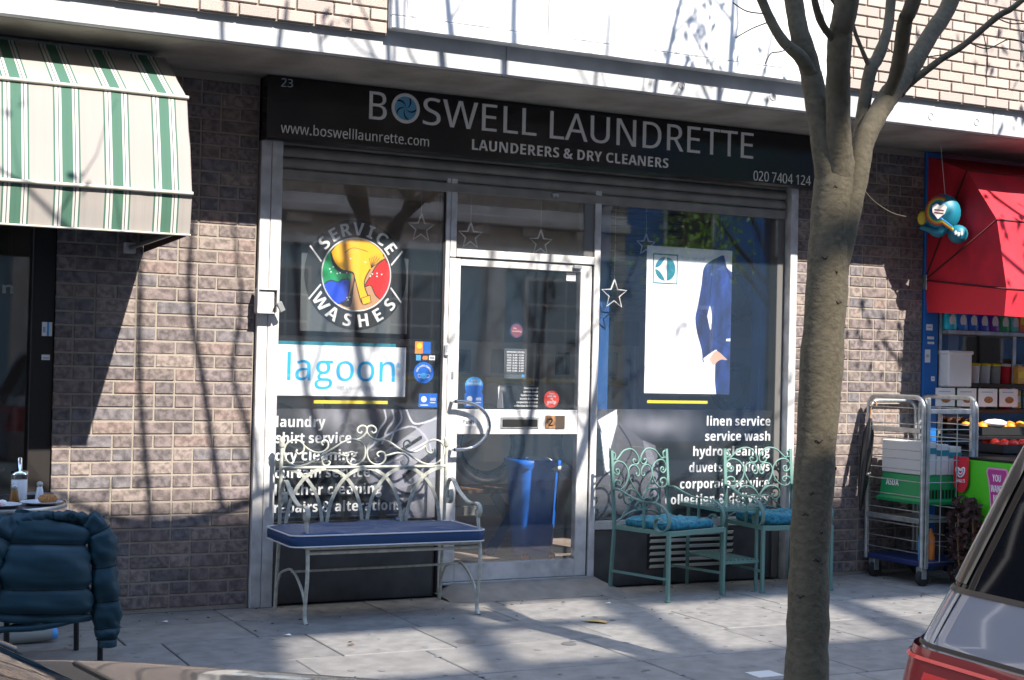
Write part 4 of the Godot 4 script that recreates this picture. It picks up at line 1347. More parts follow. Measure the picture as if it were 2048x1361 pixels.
func cafe() -> void:
	var c := thing("cafe", "dark cafe doorway and window under the striped awning", "shop front", Vector3(0, 0, 0))
	bx(c, "door_post", Vector3(1.165, 0, -0.14), Vector3(1.287, 3.06, -0.02), M.cafe_dark, 0.004)
	bx(c, "door_post", Vector3(-0.25, 0, -0.14), Vector3(-0.15, 3.06, -0.02), M.cafe_dark, 0.004)
	bx(c, "head", Vector3(-4, 2.55, -0.14), Vector3(1.164, 3.06, -0.03), M.cafe_dark)
	bx(c, "stall_riser", Vector3(-0.149, 0, -0.13), Vector3(1.164, 0.35, -0.04), M.cafe_dark)
	bx(c, "stall_riser", Vector3(-4, 0, -0.13), Vector3(-0.251, 0.35, -0.04), M.cafe_dark)
	bx(c, "window_pane", Vector3(-0.149, 0.351, -0.09), Vector3(1.164, 2.549, -0.084), M.glass)
	bx(c, "window_pane", Vector3(-4, 0.351, -0.09), Vector3(-0.251, 2.549, -0.084), M.glass)
	lettering(c, "lettering", "n", 1.02, 1.078, 1.755, 0.06, -0.083, M.cream_metal, true)
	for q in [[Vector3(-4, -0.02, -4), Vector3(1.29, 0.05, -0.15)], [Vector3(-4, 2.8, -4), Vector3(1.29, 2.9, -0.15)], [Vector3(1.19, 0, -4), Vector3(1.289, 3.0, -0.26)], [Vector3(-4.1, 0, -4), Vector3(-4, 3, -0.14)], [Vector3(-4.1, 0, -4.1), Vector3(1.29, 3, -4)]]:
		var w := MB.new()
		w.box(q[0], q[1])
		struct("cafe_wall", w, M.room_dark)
	for q in [[1.222, 1.275, 1.530, 1.606, "white and blue sticker on the dark cafe door post", M.paper], [1.224, 1.268, 1.400, 1.429, "smaller white sticker under the blue and white one on the cafe door post", M.paper]]:
		var t := thing("post_sticker", q[4], "sticker", Vector3(q[0], q[2], -0.02))
		sheet(t, "backing", q[0], q[1], q[2], q[3], -0.018, q[5])
		if q[2] > 1.5:
			sheet(t, "blue_stripe", q[0] + 0.026, q[0] + 0.037, q[2], q[3], -0.0172, M.sky_card)
			sheet(t, "dark_stripe", q[0] + 0.006, q[0] + 0.018, q[2] + 0.02, q[2] + 0.05, -0.0172, M.grey_ink)
		else:
			sheet(t, "print", q[0] + 0.006, q[1] - 0.006, q[2] + 0.008, q[2] + 0.014, -0.0172, M.grey_ink)
	# striped awning
	var a := thing("striped_awning", "green and white striped awning with cream bars over the cafe", "awning", Vector3(1.754, 2.03, 0.6))
	var im := Image.create(300, 4, false, Image.FORMAT_RGB8)
	im.fill(Color(.58, .555, .53))
	var gr := Color(.25, .39, .325)
	for q in [[0, 64, gr], [64, 12, Color(.70, .68, .66)], [76, 5, Color(.16, .22, .20)], [81, 17, Color(.72, .70, .68)], [98, 10, gr], [250, 11, gr], [261, 18, Color(.72, .70, .68)], [279, 5, Color(.16, .22, .20)], [284, 16, Color(.70, .68, .66)]]:
		im.fill_rect(Rect2i(q[0], 0, q[1], 4), q[2])
	var sm := picture("stripes", im, 0.85)
	sm.backlight = Color(.12, .11, .10)
	bump(sm, M.t_lump, 0.12)
	var prof := [[0.40, 3.03], [0.43, 3.005], [0.465, 2.99], [0.70, 2.86], [0.926, 2.735], [1.0, 2.48], [1.062, 2.238], [1.050, 2.13], [1.036, 2.035]]
	var segs := [[0, 4, "top_fabric"], [4, 6, "front_fabric"], [6, 8, "valance"]]
	var hang := FastNoiseLite.new()
	hang.seed = 5
	hang.frequency = 1.3
	for s in segs:
		var rows := []
		var uvs := []
		for i in range(s[0], s[1] + 1):
			for sub in (1 if i == s[1] else 3):
				var f: float = sub / 3.0
				var q0: Array = prof[i]
				var q1: Array = prof[mini(i + 1, prof.size() - 1)]
				var row := PackedVector3Array()
				var ur := PackedVector2Array()
				for k in 61:
					var x := lerpf(-1.4, 1.754, k / 60.0)
					var w := hang.get_noise_2d(x * 1.5, q0[1] * 0.7) * 0.012
					row.append(Vector3(x, lerpf(q0[1], q1[1], f), lerpf(q0[0], q1[0], f) + (w if i > 2 else 0.0)))
					ur.append(Vector2((x - 1.607 + 4.7) / 0.235, 0.5))
				rows.append(row)
				uvs.append(ur)
		var mb := MB.new()
		mb.grid(rows, false, Vector3(0, 0.5, 1), uvs)
		part(a, s[2], mb, sm)
	for q in [[0.930, 2.735], [1.068, 2.238], [1.038, 2.035]]:
		var bm := MB.new()
		var bp := []
		for k in 31:
			var x := lerpf(-1.4, 1.757, k / 30.0)
			bp.append(Vector3(x, q[1], q[0] + hang.get_noise_2d(x * 1.5, q[1] * 0.7) * 0.012 + 0.003))
		bm.tube(bp, 0.0105 if q[1] > 2.1 else 0.006, 6)
		part(a, "bar", bm, M.bar_cream)
	var en := MB.new()
	var pv := Vector3(1.752, 2.01, 0.0)
	for i in prof.size() - 1:
		en.face([pv, Vector3(1.752, prof[i][1], prof[i][0]), Vector3(1.752, prof[i + 1][1], prof[i + 1][0])], Vector3(1, 0, 0))
	en.face([pv, Vector3(1.752, 3.03, 0.0), Vector3(1.752, 3.03, 0.40)], Vector3(1, 0, 0))
	part(a, "end_panel", en, M.awning_brown)
	bx(a, "housing", Vector3(-1.4, 2.93, 0.02), Vector3(1.70, 3.055, 0.38), M.aluminium_dark, 0.01)
	bx(a, "wall_bracket", Vector3(1.64, 2.0, 0.002), Vector3(1.70, 2.06, 0.05), M.aluminium, 0.004)
	for k in 2:
		var rod := MB.new()
		rod.tube([Vector3(1.67 - k * 2.4, 2.03, 0.04), Vector3(1.72 - k * 2.4, 2.06, 1.03)], 0.012, 6)
		part(a, "arm", rod, M.aluminium_dark)

func balloon_like(t: Node3D) -> void:
	# the toy's own axes: its labelled face looks down the street and out of the shop row
	var f := Vector3(-0.68, -0.08, 0.73).normalized()
	var up := (Vector3(0.12, 1, 0.05) - f * f.dot(Vector3(0.12, 1, 0.05))).normalized()
	var rt := up.cross(f)
	var c := Vector3(7.27, 2.575, 0.33)
	var bas := Basis(rt, up, f)
	var at := func(x: float, y: float, lift: float) -> Vector3:
		var e := clampf(1.0 - pow(x / 0.125, 2.0) - pow(y / 0.135, 2.0), 0.0, 1.0)
		return c + rt * x + up * y + f * (0.11 * sqrt(e) + lift)
	var mb := MB.new()
	mb.ball(c, Vector3(0.125, 0.135, 0.11), 24, bas)
	part(t, "body", mb, M.teal_balloon)
	var mb2 := MB.new()
	mb2.ball(c + rt * 0.125 - up * 0.135 + f * 0.03, Vector3(0.070, 0.066, 0.066), 18, bas)
	part(t, "lower_ball", mb2, M.teal_balloon)
	var mk := MB.new()
	for k in 3:
		mk.ball(c + rt * (0.107 + 0.02 * k) - up * (0.128 + 0.008 * (k % 2)) + f * 0.094, Vector3(0.011, 0.016, 0.004), 8, bas)
	part(t, "white_mark", mk, M.card_white)
	var cols := [[.62, .06, .03], [.75, .28, .03], [.75, .55, .04], [.04, .35, .16], [.02, .16, .5]]
	for k in 5:
		mat("band%d" % k, lin(cols[k][0], cols[k][1], cols[k][2]), 0.35)
		var r := 0.098 - k * 0.0095
		var pts := []
		for i in 21:
			var a := deg_to_rad(65.0 + 235.0 * i / 20.0)
			pts.append(at.call(-0.028 + cos(a) * r * 0.86, 0.012 + sin(a) * r, 0.001))
		for i in 4:
			pts.append(pts[-1] + rt * 0.02 - up * 0.012 - f * 0.006)
		var bm := MB.new()
		bm.tube(pts, 0.0064, 6)
		part(t, "rainbow_band", bm, M["band%d" % k])
	var hp := PackedVector2Array()
	for q in [[0, -.062], [-.042, -.018], [-.050, .024], [-.024, .048], [0, .032], [.026, .05], [.050, .028], [.042, -.016]]:
		hp.append(Vector2(-0.024 + q[0], 0.014 + q[1]))
	var hm := MB.new()
	hm.xf = Transform3D(bas, c)
	hm.poly(hp, 0.118, Vector3(0, 0, 1), 0.02)
	part(t, "heart_label", hm, M.card_white)
	var pr := MB.new()
	pr.xf = Transform3D(bas, c)
	for k in 2:
		pr.box(Vector3(-0.055, 0.012 - 0.02 * k, 0.1185), Vector3(0.008, 0.020 - 0.02 * k, 0.1195))
	part(t, "label_print", pr, M.plum)
	var tail := MB.new()
	tail.tube(cat([c - up * 0.10 + rt * 0.02 + f * 0.04, c - up * 0.14 - rt * 0.01 + f * 0.04, c - up * 0.125 - rt * 0.07 + f * 0.03, c - up * 0.115 - rt * 0.135 + f * 0.02], 5), [0.045, 0.044, 0.042, 0.04, 0.038, 0.036, 0.034, 0.032, 0.03, 0.027, 0.024, 0.022, 0.02, 0.018, 0.017, 0.016], 10)
	part(t, "tail", tail, M.teal_balloon)
	var fin := MB.new()
	fin.ball(c - rt * 0.13 - up * 0.05 + f * 0.02, Vector3(0.035, 0.05, 0.02), 12, bas)
	part(t, "fin", fin, M.band2)
	var cord := MB.new()
	cord.tube([c + up * 0.13, c + Vector3(0.02, 0.487, -0.05)], 0.002, 4)
	part(t, "cord", cord, M.card_white)

func neighbour_shop() -> void:
	var r := thing("red_awning", "red fabric awning with ribs over the grocery on the right", "awning", Vector3(7.42, 1.85, 0.4))
	var xr := 7.42
	var pr := [[0.0, 3.03], [0.405, 2.88], [0.70, 2.51], [0.80, 2.03], [0.783, 1.845]]
	var names := ["top_fabric", "upper_fabric", "front_fabric", "valance"]
	for i in 4:
		var mb := MB.new()
		var rows := []
		for f in 5:
			var row := PackedVector3Array()
			for k in 41:
				var sag: float = 0.015 * sin(PI * f / 4.0) * (0.6 + 0.4 * sin(k * 0.9)) if i < 3 else 0.006 * sin(k * 1.3) * f / 4.0
				row.append(Vector3(xr + k * 0.15, lerpf(pr[i][1], pr[i + 1][1], f / 4.0) - sag * 0.5, lerpf(pr[i][0], pr[i + 1][0], f / 4.0) - sag))
			rows.append(row)
		mb.grid(rows, false, Vector3(0, 0.5, 1))
		part(r, names[i], mb, M.awning_red)
	var pv := Vector3(xr, 2.12, 0.0)
	for i in 3:
		var mb := MB.new()
		mb.face([pv, Vector3(xr, pr[i][1], pr[i][0]), Vector3(xr, pr[i + 1][1], pr[i + 1][0])], Vector3(-1, 0, 0))
		part(r, "end_panel", mb, M.awning_red)
	var ev := MB.new()
	ev.face([Vector3(xr, 2.12, 0.0), Vector3(xr, 2.03, 0.8), Vector3(xr, 1.845, 0.783), Vector3(xr, 1.885, 0.03)], Vector3(-1, 0, 0))
	part(r, "end_valance", ev, M.bag_red)
	for i in range(1, 4):
		var mb := MB.new()
		mb.tube([pv + Vector3(-0.004, 0, 0), Vector3(xr - 0.004, pr[i][1], pr[i][0]), Vector3(xr + 6.0, pr[i][1], pr[i][0] + 0.004)], 0.007, 6)
		part(r, "rib", mb, M.rib_dark)
	bx(r, "wall_plate", Vector3(7.405, 2.05, -0.02), Vector3(7.45, 2.16, 0.03), M.steel, 0.004)
	var bl := thing("toy_balloon", "teal inflatable balloon with rainbow bands hanging by the red awning", "balloon", Vector3(7.3, 2.4, 0.35))
	balloon_like(bl)
	# grocery front
	var g := thing("grocery", "grocery shop front with a blue left post under the red awning", "shop front", Vector3(7.48, 0, 0))
	bx(g, "blue_post", Vector3(7.405, 0, -0.10), Vector3(7.545, 3.06, 0.015), M.blue_post, 0.006)
	bx(g, "fascia", Vector3(7.546, 2.25, -0.10), Vector3(14, 3.06, -0.02), M.plum)
	bx(g, "stall_riser", Vector3(7.546, 0, -0.10), Vector3(14, 0.62, -0.03), M.room_dark)
	bx(g, "window_pane", Vector3(7.546, 0.62, -0.20), Vector3(14, 2.25, -0.194), M.glass)
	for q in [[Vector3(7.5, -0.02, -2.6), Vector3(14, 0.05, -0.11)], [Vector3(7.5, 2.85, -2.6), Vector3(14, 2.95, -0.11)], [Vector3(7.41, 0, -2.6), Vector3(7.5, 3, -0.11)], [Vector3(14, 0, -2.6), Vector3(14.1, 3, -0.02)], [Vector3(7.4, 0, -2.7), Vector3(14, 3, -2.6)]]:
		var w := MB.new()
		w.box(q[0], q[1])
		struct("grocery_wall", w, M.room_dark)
	for q in [[7.425, 1.755, 7.485, 1.80, "pale square sticker, topmost on the blue post"], [7.437, 1.690, 7.50, 1.710, "narrow white sticker on the blue post, upper of a close pair"], [7.440, 1.655, 7.503, 1.672, "narrow white sticker on the blue post, lower of a close pair"], [7.418, 1.52, 7.468, 1.615, "tall white sticker with grey print on the blue post"], [7.480, 1.385, 7.515, 1.42, "tiny square code-less white sticker low on the blue post"]]:
		var t := thing("post_sticker", q[4].replace("code-less ", ""), "sticker", Vector3(q[0], q[1], 0.016))
		sheet(t, "backing", q[0], q[2], q[1], q[3], 0.018, M.card_white)
		sheet(t, "print", q[0] + 0.01, q[2] - 0.012, lerpf(q[1], q[3], 0.4), lerpf(q[1], q[3], 0.62), 0.0187, M.grey_ink)
	# shelving
	var sh := thing("display_shelf", "pale metal display shelving in the grocery window", "shelf", Vector3(8.4, 0.62, -0.1))
	for y in [1.735, 1.345, 1.155]:
		bx(sh, "shelf_board", Vector3(7.60, y, -0.17), Vector3(9.6, y + 0.03, 0.06), M.steel if y > 1.5 else M.room_dark, 0.003)
	bx(sh, "upright", Vector3(8.30, 1.19, -0.02), Vector3(8.335, 1.735, 0.0), M.steel, 0.003)
	bx(sh, "upright", Vector3(7.57, 0.62, -0.02), Vector3(7.598, 1.95, 0.0), M.steel, 0.003)
	# wipes on the top shelf
	var wc := [[.02, .45, .62, "turquoise"], [.02, .16, .55, "bright blue"], [.02, .10, .45, "deep blue"], [.03, .05, .40, "royal blue"], [.16, .03, .30, "purple"], [.03, .30, .12, "green"], [.10, .42, .45, "pale teal"], [.5, .1, .3, "pink"]]
	for k in 8:
		mat("wipe%d" % k, lin(minf(wc[k][0] * 1.7, .9), minf(wc[k][1] * 1.7, .9), minf(wc[k][2] * 1.5, .95)), 0.35)
		var x := 7.66 + k * 0.105
		var w := thing("wipes_packet", "%s packet standing on the top grocery shelf under the red awning" % wc[k][3], "packet", Vector3(x, 1.766, 0.0), "packets on the top shelf of the grocery window")
		var mb := MB.new()
		var rows := []
		for i in 6:
			var f := i / 5.0
			var d := 0.035 * (1.0 - pow(f, 3.0) * 0.85)
			rows.append(PackedVector3Array([Vector3(x - 0.047, 1.767 + 0.16 * f, -d), Vector3(x + 0.047, 1.767 + 0.16 * f, -d), Vector3(x + 0.05, 1.767 + 0.16 * f, 0), Vector3(x + 0.047, 1.767 + 0.16 * f, d), Vector3(x, 1.767 + 0.16 * f, d * 1.2), Vector3(x - 0.047, 1.767 + 0.16 * f, d), Vector3(x - 0.05, 1.767 + 0.16 * f, 0)]))
		mb.grid(rows, true)
		part(w, "bag", mb, M["wipe%d" % k])
		var lb := MB.new()
		lb.ball(Vector3(x, 1.835, 0.036), Vector3(0.032, 0.048, 0.006), 12)
		part(w, "oval_label", lb, M.card_white)
		bx(w, "yellow_top", Vector3(x - 0.046, 1.905, -0.012), Vector3(x + 0.046, 1.927, 0.016), M.yellow_ink if k % 2 == 1 else M.card_white, 0.004)
	# the goods behind: tins and tubs in two rows
	var hues := [["red_card", "red"], ["card_white", "cream"], ["carton", "grey"], ["room_pale", "beige"], ["bag_red", "crimson"], ["lime", "lime green"], ["orange_card", "orange"]]
	for k in 7:
		var x := 7.86 + k * 0.105
		var tn := thing("food_tub", "%s lidded tub on the middle shelf inside the grocery window" % hues[k][1], "tub", Vector3(x, 1.376, -0.05), "tubs on the middle shelf of the grocery window")
		var mb := MB.new()
		mb.lathe([Vector2(0.0, 0), Vector2(0.04, 0), Vector2(0.046, 0.13), Vector2(0.0, 0.13)], Vector3(x, 1.376, -0.06), 14)
		part(tn, "tub", mb, M[hues[k][0]])
		var ld := MB.new()
		ld.lathe([Vector2(0.0, 0.0), Vector2(0.049, 0), Vector2(0.049, 0.018), Vector2(0.0, 0.022)], Vector3(x, 1.507, -0.06), 14)
		part(tn, "lid", ld, M.yellow_ink if k < 4 else M.card_white)
	var bh := [["green_plastic", "green"], ["lime", "lime"], ["room_pale", "clear pale"], ["green_plastic", "dark green"], ["tomato", "red"]]
	for k in 5:
		var x := 7.80 + k * 0.13
		var bt := thing("drink_bottle", "%s bottle standing behind the white price cards in the grocery window" % bh[k][1], "bottle", Vector3(x, 1.186, -0.09), "bottles behind the price cards")
		var mb := MB.new()
		mb.lathe([Vector2(0, 0), Vector2(0.042, 0), Vector2(0.044, 0.10), Vector2(0.02, 0.145), Vector2(0.015, 0.155)], Vector3(x, 1.187, -0.10), 14)
		part(bt, "glass", mb, M[bh[k][0]])
	var goods := [["tea box", [.55, .30, .05]], ["cereal box", [.60, .10, .05]], ["soap box", [.10, .35, .55]], ["biscuit box", [.55, .45, .10]], ["juice box", [.15, .45, .12]], ["tissue box", [.55, .40, .45]]]
	for gr in 3:
		for k in 9:
			var gk: Array = goods[(k * 2 + gr) % 6]
			var key := "goods%d" % ((k * 2 + gr) % 6)
			if not M.has(key):
				mat(key, lin(gk[1][0] * 1.5, gk[1][1] * 1.5, gk[1][2] * 1.5), 0.5)
			var x := 8.36 + k * 0.105 if gr < 2 else 7.86 + k * 0.115
			var y: float = [1.376, 1.766, 1.186][gr]
			var z: float = [0.0, 0.01, -0.145][gr]
			if gr == 2 and k > 3:
				x += 0.02
			var hgt := rng.randf_range(0.13, 0.22) if gr != 2 else 0.14
			var g2 := thing("goods_box", "%s in the grocery window, place %s along the %s" % [gk[0], ["one", "two", "three", "four", "five", "six", "seven", "eight", "nine"][k], ["middle shelf past the tubs", "top shelf past the packets", "lowest shelf behind the bottles"][gr]], "box", Vector3(x, y, z), "boxes on the grocery shelves")
			bx(g2, "carton", Vector3(x - 0.046, y + 0.001, z - 0.04), Vector3(x + 0.046, y + hgt, z + 0.04), M[key], 0.003)
			bx(g2, "front_label", Vector3(x - 0.036, y + hgt * 0.35, z + 0.0402), Vector3(x + 0.036, y + hgt * 0.7, z + 0.041), M.paper if k % 3 else M.yellow_ink)
	var wb := MB.new()
	wb.box(Vector3(7.57, 1.345, -0.06), Vector3(7.80, 1.60, 0.10), 0.01)
	var wbo := solo("storage_box", wb, M.card_white, "plain cream lidded box beside the blue post in the grocery window", "box", Vector3(7.68, 1.345, 0.02))
	ORG = Vector3(7.68, 1.345, 0.02)
	bx(wbo, "lid", Vector3(7.562, 1.585, -0.066), Vector3(7.808, 1.612, 0.106), M.card_white, 0.006)
	var names2 := ["leftmost by the blue post", "second from the blue post", "third from the blue post", "farthest from the blue post"]
	for k in 4:
		var x := 7.44 + k * 0.2065
		var t := thing("price_card", "white printed card under the grocery shelf, %s" % names2[k], "card", Vector3(x + 0.09, 1.20, 0.1), "printed cards along the grocery shelf")
		sheet(t, "card", x, x + 0.185, 1.205, 1.338, 0.11, M.card_white)
		var o := MB.new()
		o.ball(Vector3(x + 0.10, 1.255, 0.111), Vector3(0.045, 0.026, 0.0015), 10)
		part(t, "picture", o, M.bread)
		sheet(t, "heading", x + 0.03, x + 0.14, 1.308, 1.316, 0.1112, M.grey_ink)
	# fruit trays on a sloping stand
	var st := thing("produce_stand", "dark sloping produce stand outside the grocery window", "stand", Vector3(8.2, 0.0, 0.3))
	bx(st, "shelf", Vector3(7.56, 0.98, 0.02), Vector3(9.4, 1.0, 0.40), M.black)
	bx(st, "shelf", Vector3(7.56, 0.86, 0.10), Vector3(9.4, 0.88, 0.62), M.black)
	for x in [7.6, 9.3]:
		bx(st, "leg", Vector3(x, 0, 0.05), Vector3(x + 0.05, 0.98, 0.1), M.black)
		bx(st, "leg", Vector3(x, 0, 0.55), Vector3(x + 0.05, 0.86, 0.6), M.black)
	var tr := [["orange tray of round oranges at the top of the produce stand", "orange_fruit", 7.72, 1.005, 0.15, "orange"], ["black tray of red tomatoes below the oranges", "tomato", 7.66, 0.89, 0.42, "tomato"]]
	for q in tr:
		var t := thing("fruit_tray", q[0].replace("orange tray", "black tray"), "tray", Vector3(q[2] + 0.35, q[3], q[4]))
		bx(t, "base", Vector3(q[2], q[3], q[4] - 0.14), Vector3(q[2] + 0.75, q[3] + 0.012, q[4] + 0.14), M.black)
		for w in [[q[2], q[4] + 0.128, q[2] + 0.75, q[4] + 0.14], [q[2], q[4] - 0.14, q[2] + 0.012, q[4] + 0.127], [q[2] + 0.738, q[4] - 0.14, q[2] + 0.75, q[4] + 0.127]]:
			bx(t, "rim", Vector3(w[0], q[3] + 0.0125, w[1]), Vector3(w[2], q[3] + 0.06, w[3]), M.black)
		for i in 8:
			for j in 3:
				var fr := MB.new()
				var rr := rng.randf_range(0.036, 0.043)
				fr.ball(Vector3(q[2] + 0.055 + i * 0.09 + rng.randf_range(-.01, .01), q[3] + 0.05 + rng.randf_range(0, .012), q[4] - 0.085 + j * 0.085), Vector3(rr, rr * 0.92, rr), 10)
				part(t, q[5], fr, M[q[1]])
	var gc := thing("green_crate", "green plastic crate under the tomatoes", "crate", Vector3(8.0, 0.70, 0.5))
	bx(gc, "front", Vector3(7.60, 0.70, 0.64), Vector3(8.35, 0.855, 0.655), M.green_plastic, 0.004)
	bx(gc, "end", Vector3(7.60, 0.70, 0.30), Vector3(7.615, 0.855, 0.639), M.green_plastic, 0.004)
	bx(gc, "base", Vector3(7.616, 0.70, 0.30), Vector3(8.35, 0.71, 0.639), M.green_plastic)
	for k in 6:
		bx(gc, "rib", Vector3(7.64 + k * 0.12, 0.705, 0.656), Vector3(7.66 + k * 0.12, 0.85, 0.664), M.green_plastic, 0.003)
	var pb := MB.new()
	pb.ball(Vector3(7.88, 1.09, 0.25), Vector3(0.10, 0.03, 0.07), 10)
	solo("carrier_bag", pb, M.paper, "crumpled pale plastic bag lying above the oranges", "bag", Vector3(7.88, 1.06, 0.25))
	# ice cream freezer
	var f := thing("ice_cream_freezer", "lime green ice cream freezer with a pink lolly picture on its end", "freezer", Vector3(7.8, 0.0, 0.87))
	var fo := PackedVector2Array()   # rounded end outline in z, y
	for q in [[0.05, 0.12], [0.60, 0.12], [0.60, 0.72]]:
		fo.append(Vector2(q[0], q[1]))
	for k in 6:
		var a := PI / 2 * k / 5
		fo.append(Vector2(0.52 + 0.08 * cos(a), 0.74 + 0.085 * sin(a)))
	fo.append(Vector2(0.05, 0.825))
	var fm := MB.new()
	fm.xf = Transform3D(Basis(Vector3(0, 0, 1), Vector3(0, 1, 0), Vector3(-1, 0, 0)), Vector3(7.22, 0.03, 0.535))
	fm.poly(fo, 0.0, Vector3(0, 0, 1), 1.2)
	part(f, "body", fm, M.lime)
	bx(f, "lid", Vector3(7.26, 0.857, 0.63), Vector3(8.40, 0.875, 1.08), M.trim_black, 0.004)
	for x in [7.30, 8.3]:
		bx(f, "foot", Vector3(x, 0.0, 0.68), Vector3(x + 0.05, 0.149, 1.08), M.rubber)
	var side := Basis(Vector3(0, 0, 1), Vector3(0, 1, 0), Vector3(-1, 0, 0))
	var lol := MB.new()
	lol.xf = Transform3D(side, Vector3(7.214, 0.03, 0.535))
	lol.poly(PackedVector2Array([Vector2(0.33, 0.79), Vector2(0.50, 0.79), Vector2(0.515, 0.76), Vector2(0.47, 0.42), Vector2(0.42, 0.36), Vector2(0.40, 0.30), Vector2(0.34, 0.27), Vector2(0.295, 0.32), Vector2(0.315, 0.38), Vector2(0.375, 0.40), Vector2(0.335, 0.70), Vector2(0.315, 0.76)]), 0.0)
	mat("pink_edge", lin(.75, .30, .50), 0.5)
	part(f, "lolly_edge", lol, M.pink_edge)
	var lo2 := MB.new()
	lo2.xf = Transform3D(side, Vector3(7.211, 0.03, 0.535))
	lo2.poly(PackedVector2Array([Vector2(0.338, 0.778), Vector2(0.492, 0.778), Vector2(0.500, 0.755), Vector2(0.458, 0.425), Vector2(0.41, 0.37), Vector2(0.39, 0.315), Vector2(0.34, 0.285), Vector2(0.31, 0.325), Vector2(0.325, 0.37), Vector2(0.388, 0.39), Vector2(0.35, 0.70), Vector2(0.33, 0.755)]), 0.0)
	part(f, "lolly", lo2, M.magenta)
	var wy := [0.70, 0.63, 0.565]
	for k in 3:
		side_text(f, ["YOU", "WANT", "ME"][k], 7.209, 0.95, wy[k] + 0.03, 0.046, [0.075, 0.105, 0.055][k])
	var hb := thing("red_heart_sign", "red hanging ice cream sign with a white double heart and lettering", "sign", Vector3(7.19, 0.63, 0.64))
	var so := PackedVector2Array([Vector2(0.03, 0.845), Vector2(0.165, 0.845)])
	for k in 11:
		var a := -PI * k / 10
		so.append(Vector2(0.0975 + 0.0675 * cos(a), 0.685 + 0.085 * sin(a)))
	var sm := MB.new()
	sm.xf = Transform3D(side, Vector3(7.19, 0.03, 0.54))
	sm.poly(so, 0.0, Vector3(0, 0, 1), 0.008)
	part(hb, "board", sm, M.bag_red)
	for q in [[1.0, 0.006], [0.5, 0.005]]:
		var pts := []
		for k in 25:
			var a := TAU * k / 24
			var hx: float = 0.040 * pow(absf(sin(a)), 1.4) * signf(sin(a)) * q[0]
			var hy: float = (0.030 * cos(a) - 0.012 * cos(2 * a) - 0.006 * cos(3 * a)) * q[0]
			pts.append(Vector3(7.187, 0.775 + hy, 0.6375 + hx))
		var hm := MB.new()
		hm.tube(pts, q[1], 5)
		part(hb, "heart", hm, M.paper)
	side_text(hb, "WALL'S", 7.188, 0.6375, 0.702, 0.022, 0.085)
	# dried flowers
	var df := thing("dried_bunch", "bunch of dark dried leaves in brown paper behind the wire cage", "bunch", Vector3(7.10, 0.0, 0.76))
	var pm := MB.new()
	for k in 2:
		var a := k * 1.2 - 0.4
		pm.tube(cat([Vector3(7.12, 0.05, 0.76), Vector3(7.12 + 0.05 * a, 0.25, 0.77 + 0.05 * a), Vector3(7.12 + 0.03 * a, 0.50, 0.77 + 0.08 * a)], 5), 0.03, 5, [Vector2(-.04, -.004), Vector2(.04, -.006), Vector2(.04, .004), Vector2(-.04, .006)], Vector3(0.3, 0.1, 1))
	part(df, "paper", pm, M.brown_paper)
	var lf := MB.new()
	for k in 420:
		var p := Vector3(7.12 + rng.randfn(0, 0.04), 0.30 + rng.randf_range(-0.26, 0.30), 0.77 + rng.randfn(0, 0.07))
		var d := Vector3(rng.randfn(), rng.randfn(), rng.randfn()).normalized() * rng.randf_range(0.025, 0.05)
		var e := d.cross(Vector3(rng.randfn(), rng.randfn(), rng.randfn())).normalized() * 0.018
		lf.tri(p - d, p + e, p + d)
		lf.tri(p - d, p + d, p - e)
	var lp := part(df, "dried_leaves", lf, M.dry_leaf)
	lp.set_meta("kind", "stuff")

func side_text(parent: Node, s: String, x: float, zc: float, yb: float, cap: float, w: float) -> void:
	var bas := Basis(Vector3(0, 0, 1), Vector3(0, 1, 0), Vector3(-1, 0, 0))
	var tm := tmesh(s, true)
	var b := tm.get_aabb()
	var h := cap_of(true)
	var sx := w / b.size.x
	var sy := cap / h.y
	var sc := bas.scaled_local(Vector3(sx, sy, 0.03))
	var st := SurfaceTool.new()
	st.begin(Mesh.PRIMITIVE_TRIANGLES)
	st.append_from(tm, 0, Transform3D(sc, Vector3(x, yb - h.x * sy, zc - w / 2 - b.position.x * sx) - ORG))
	put(parent, "lettering", st.commit(), M.paper)

var PTS := []
var RAD := []
func limb_path(raw: Array) -> void:
	RAD = []
	var v := []
	for q in raw:
		v.append(Vector3(q[0], q[1], q[2]))
	PTS = cat(v, 5)
	for i in PTS.size():
		var f := i / 5.0
		var a: int = mini(int(f), raw.size() - 1)
		var b: int = mini(a + 1, raw.size() - 1)
		RAD.append(lerpf(raw[a][3], raw[b][3], f - a) * 0.945 * (1.0 + 0.03 * sin(i * 2.1) + 0.02 * sin(i * 5.3)))

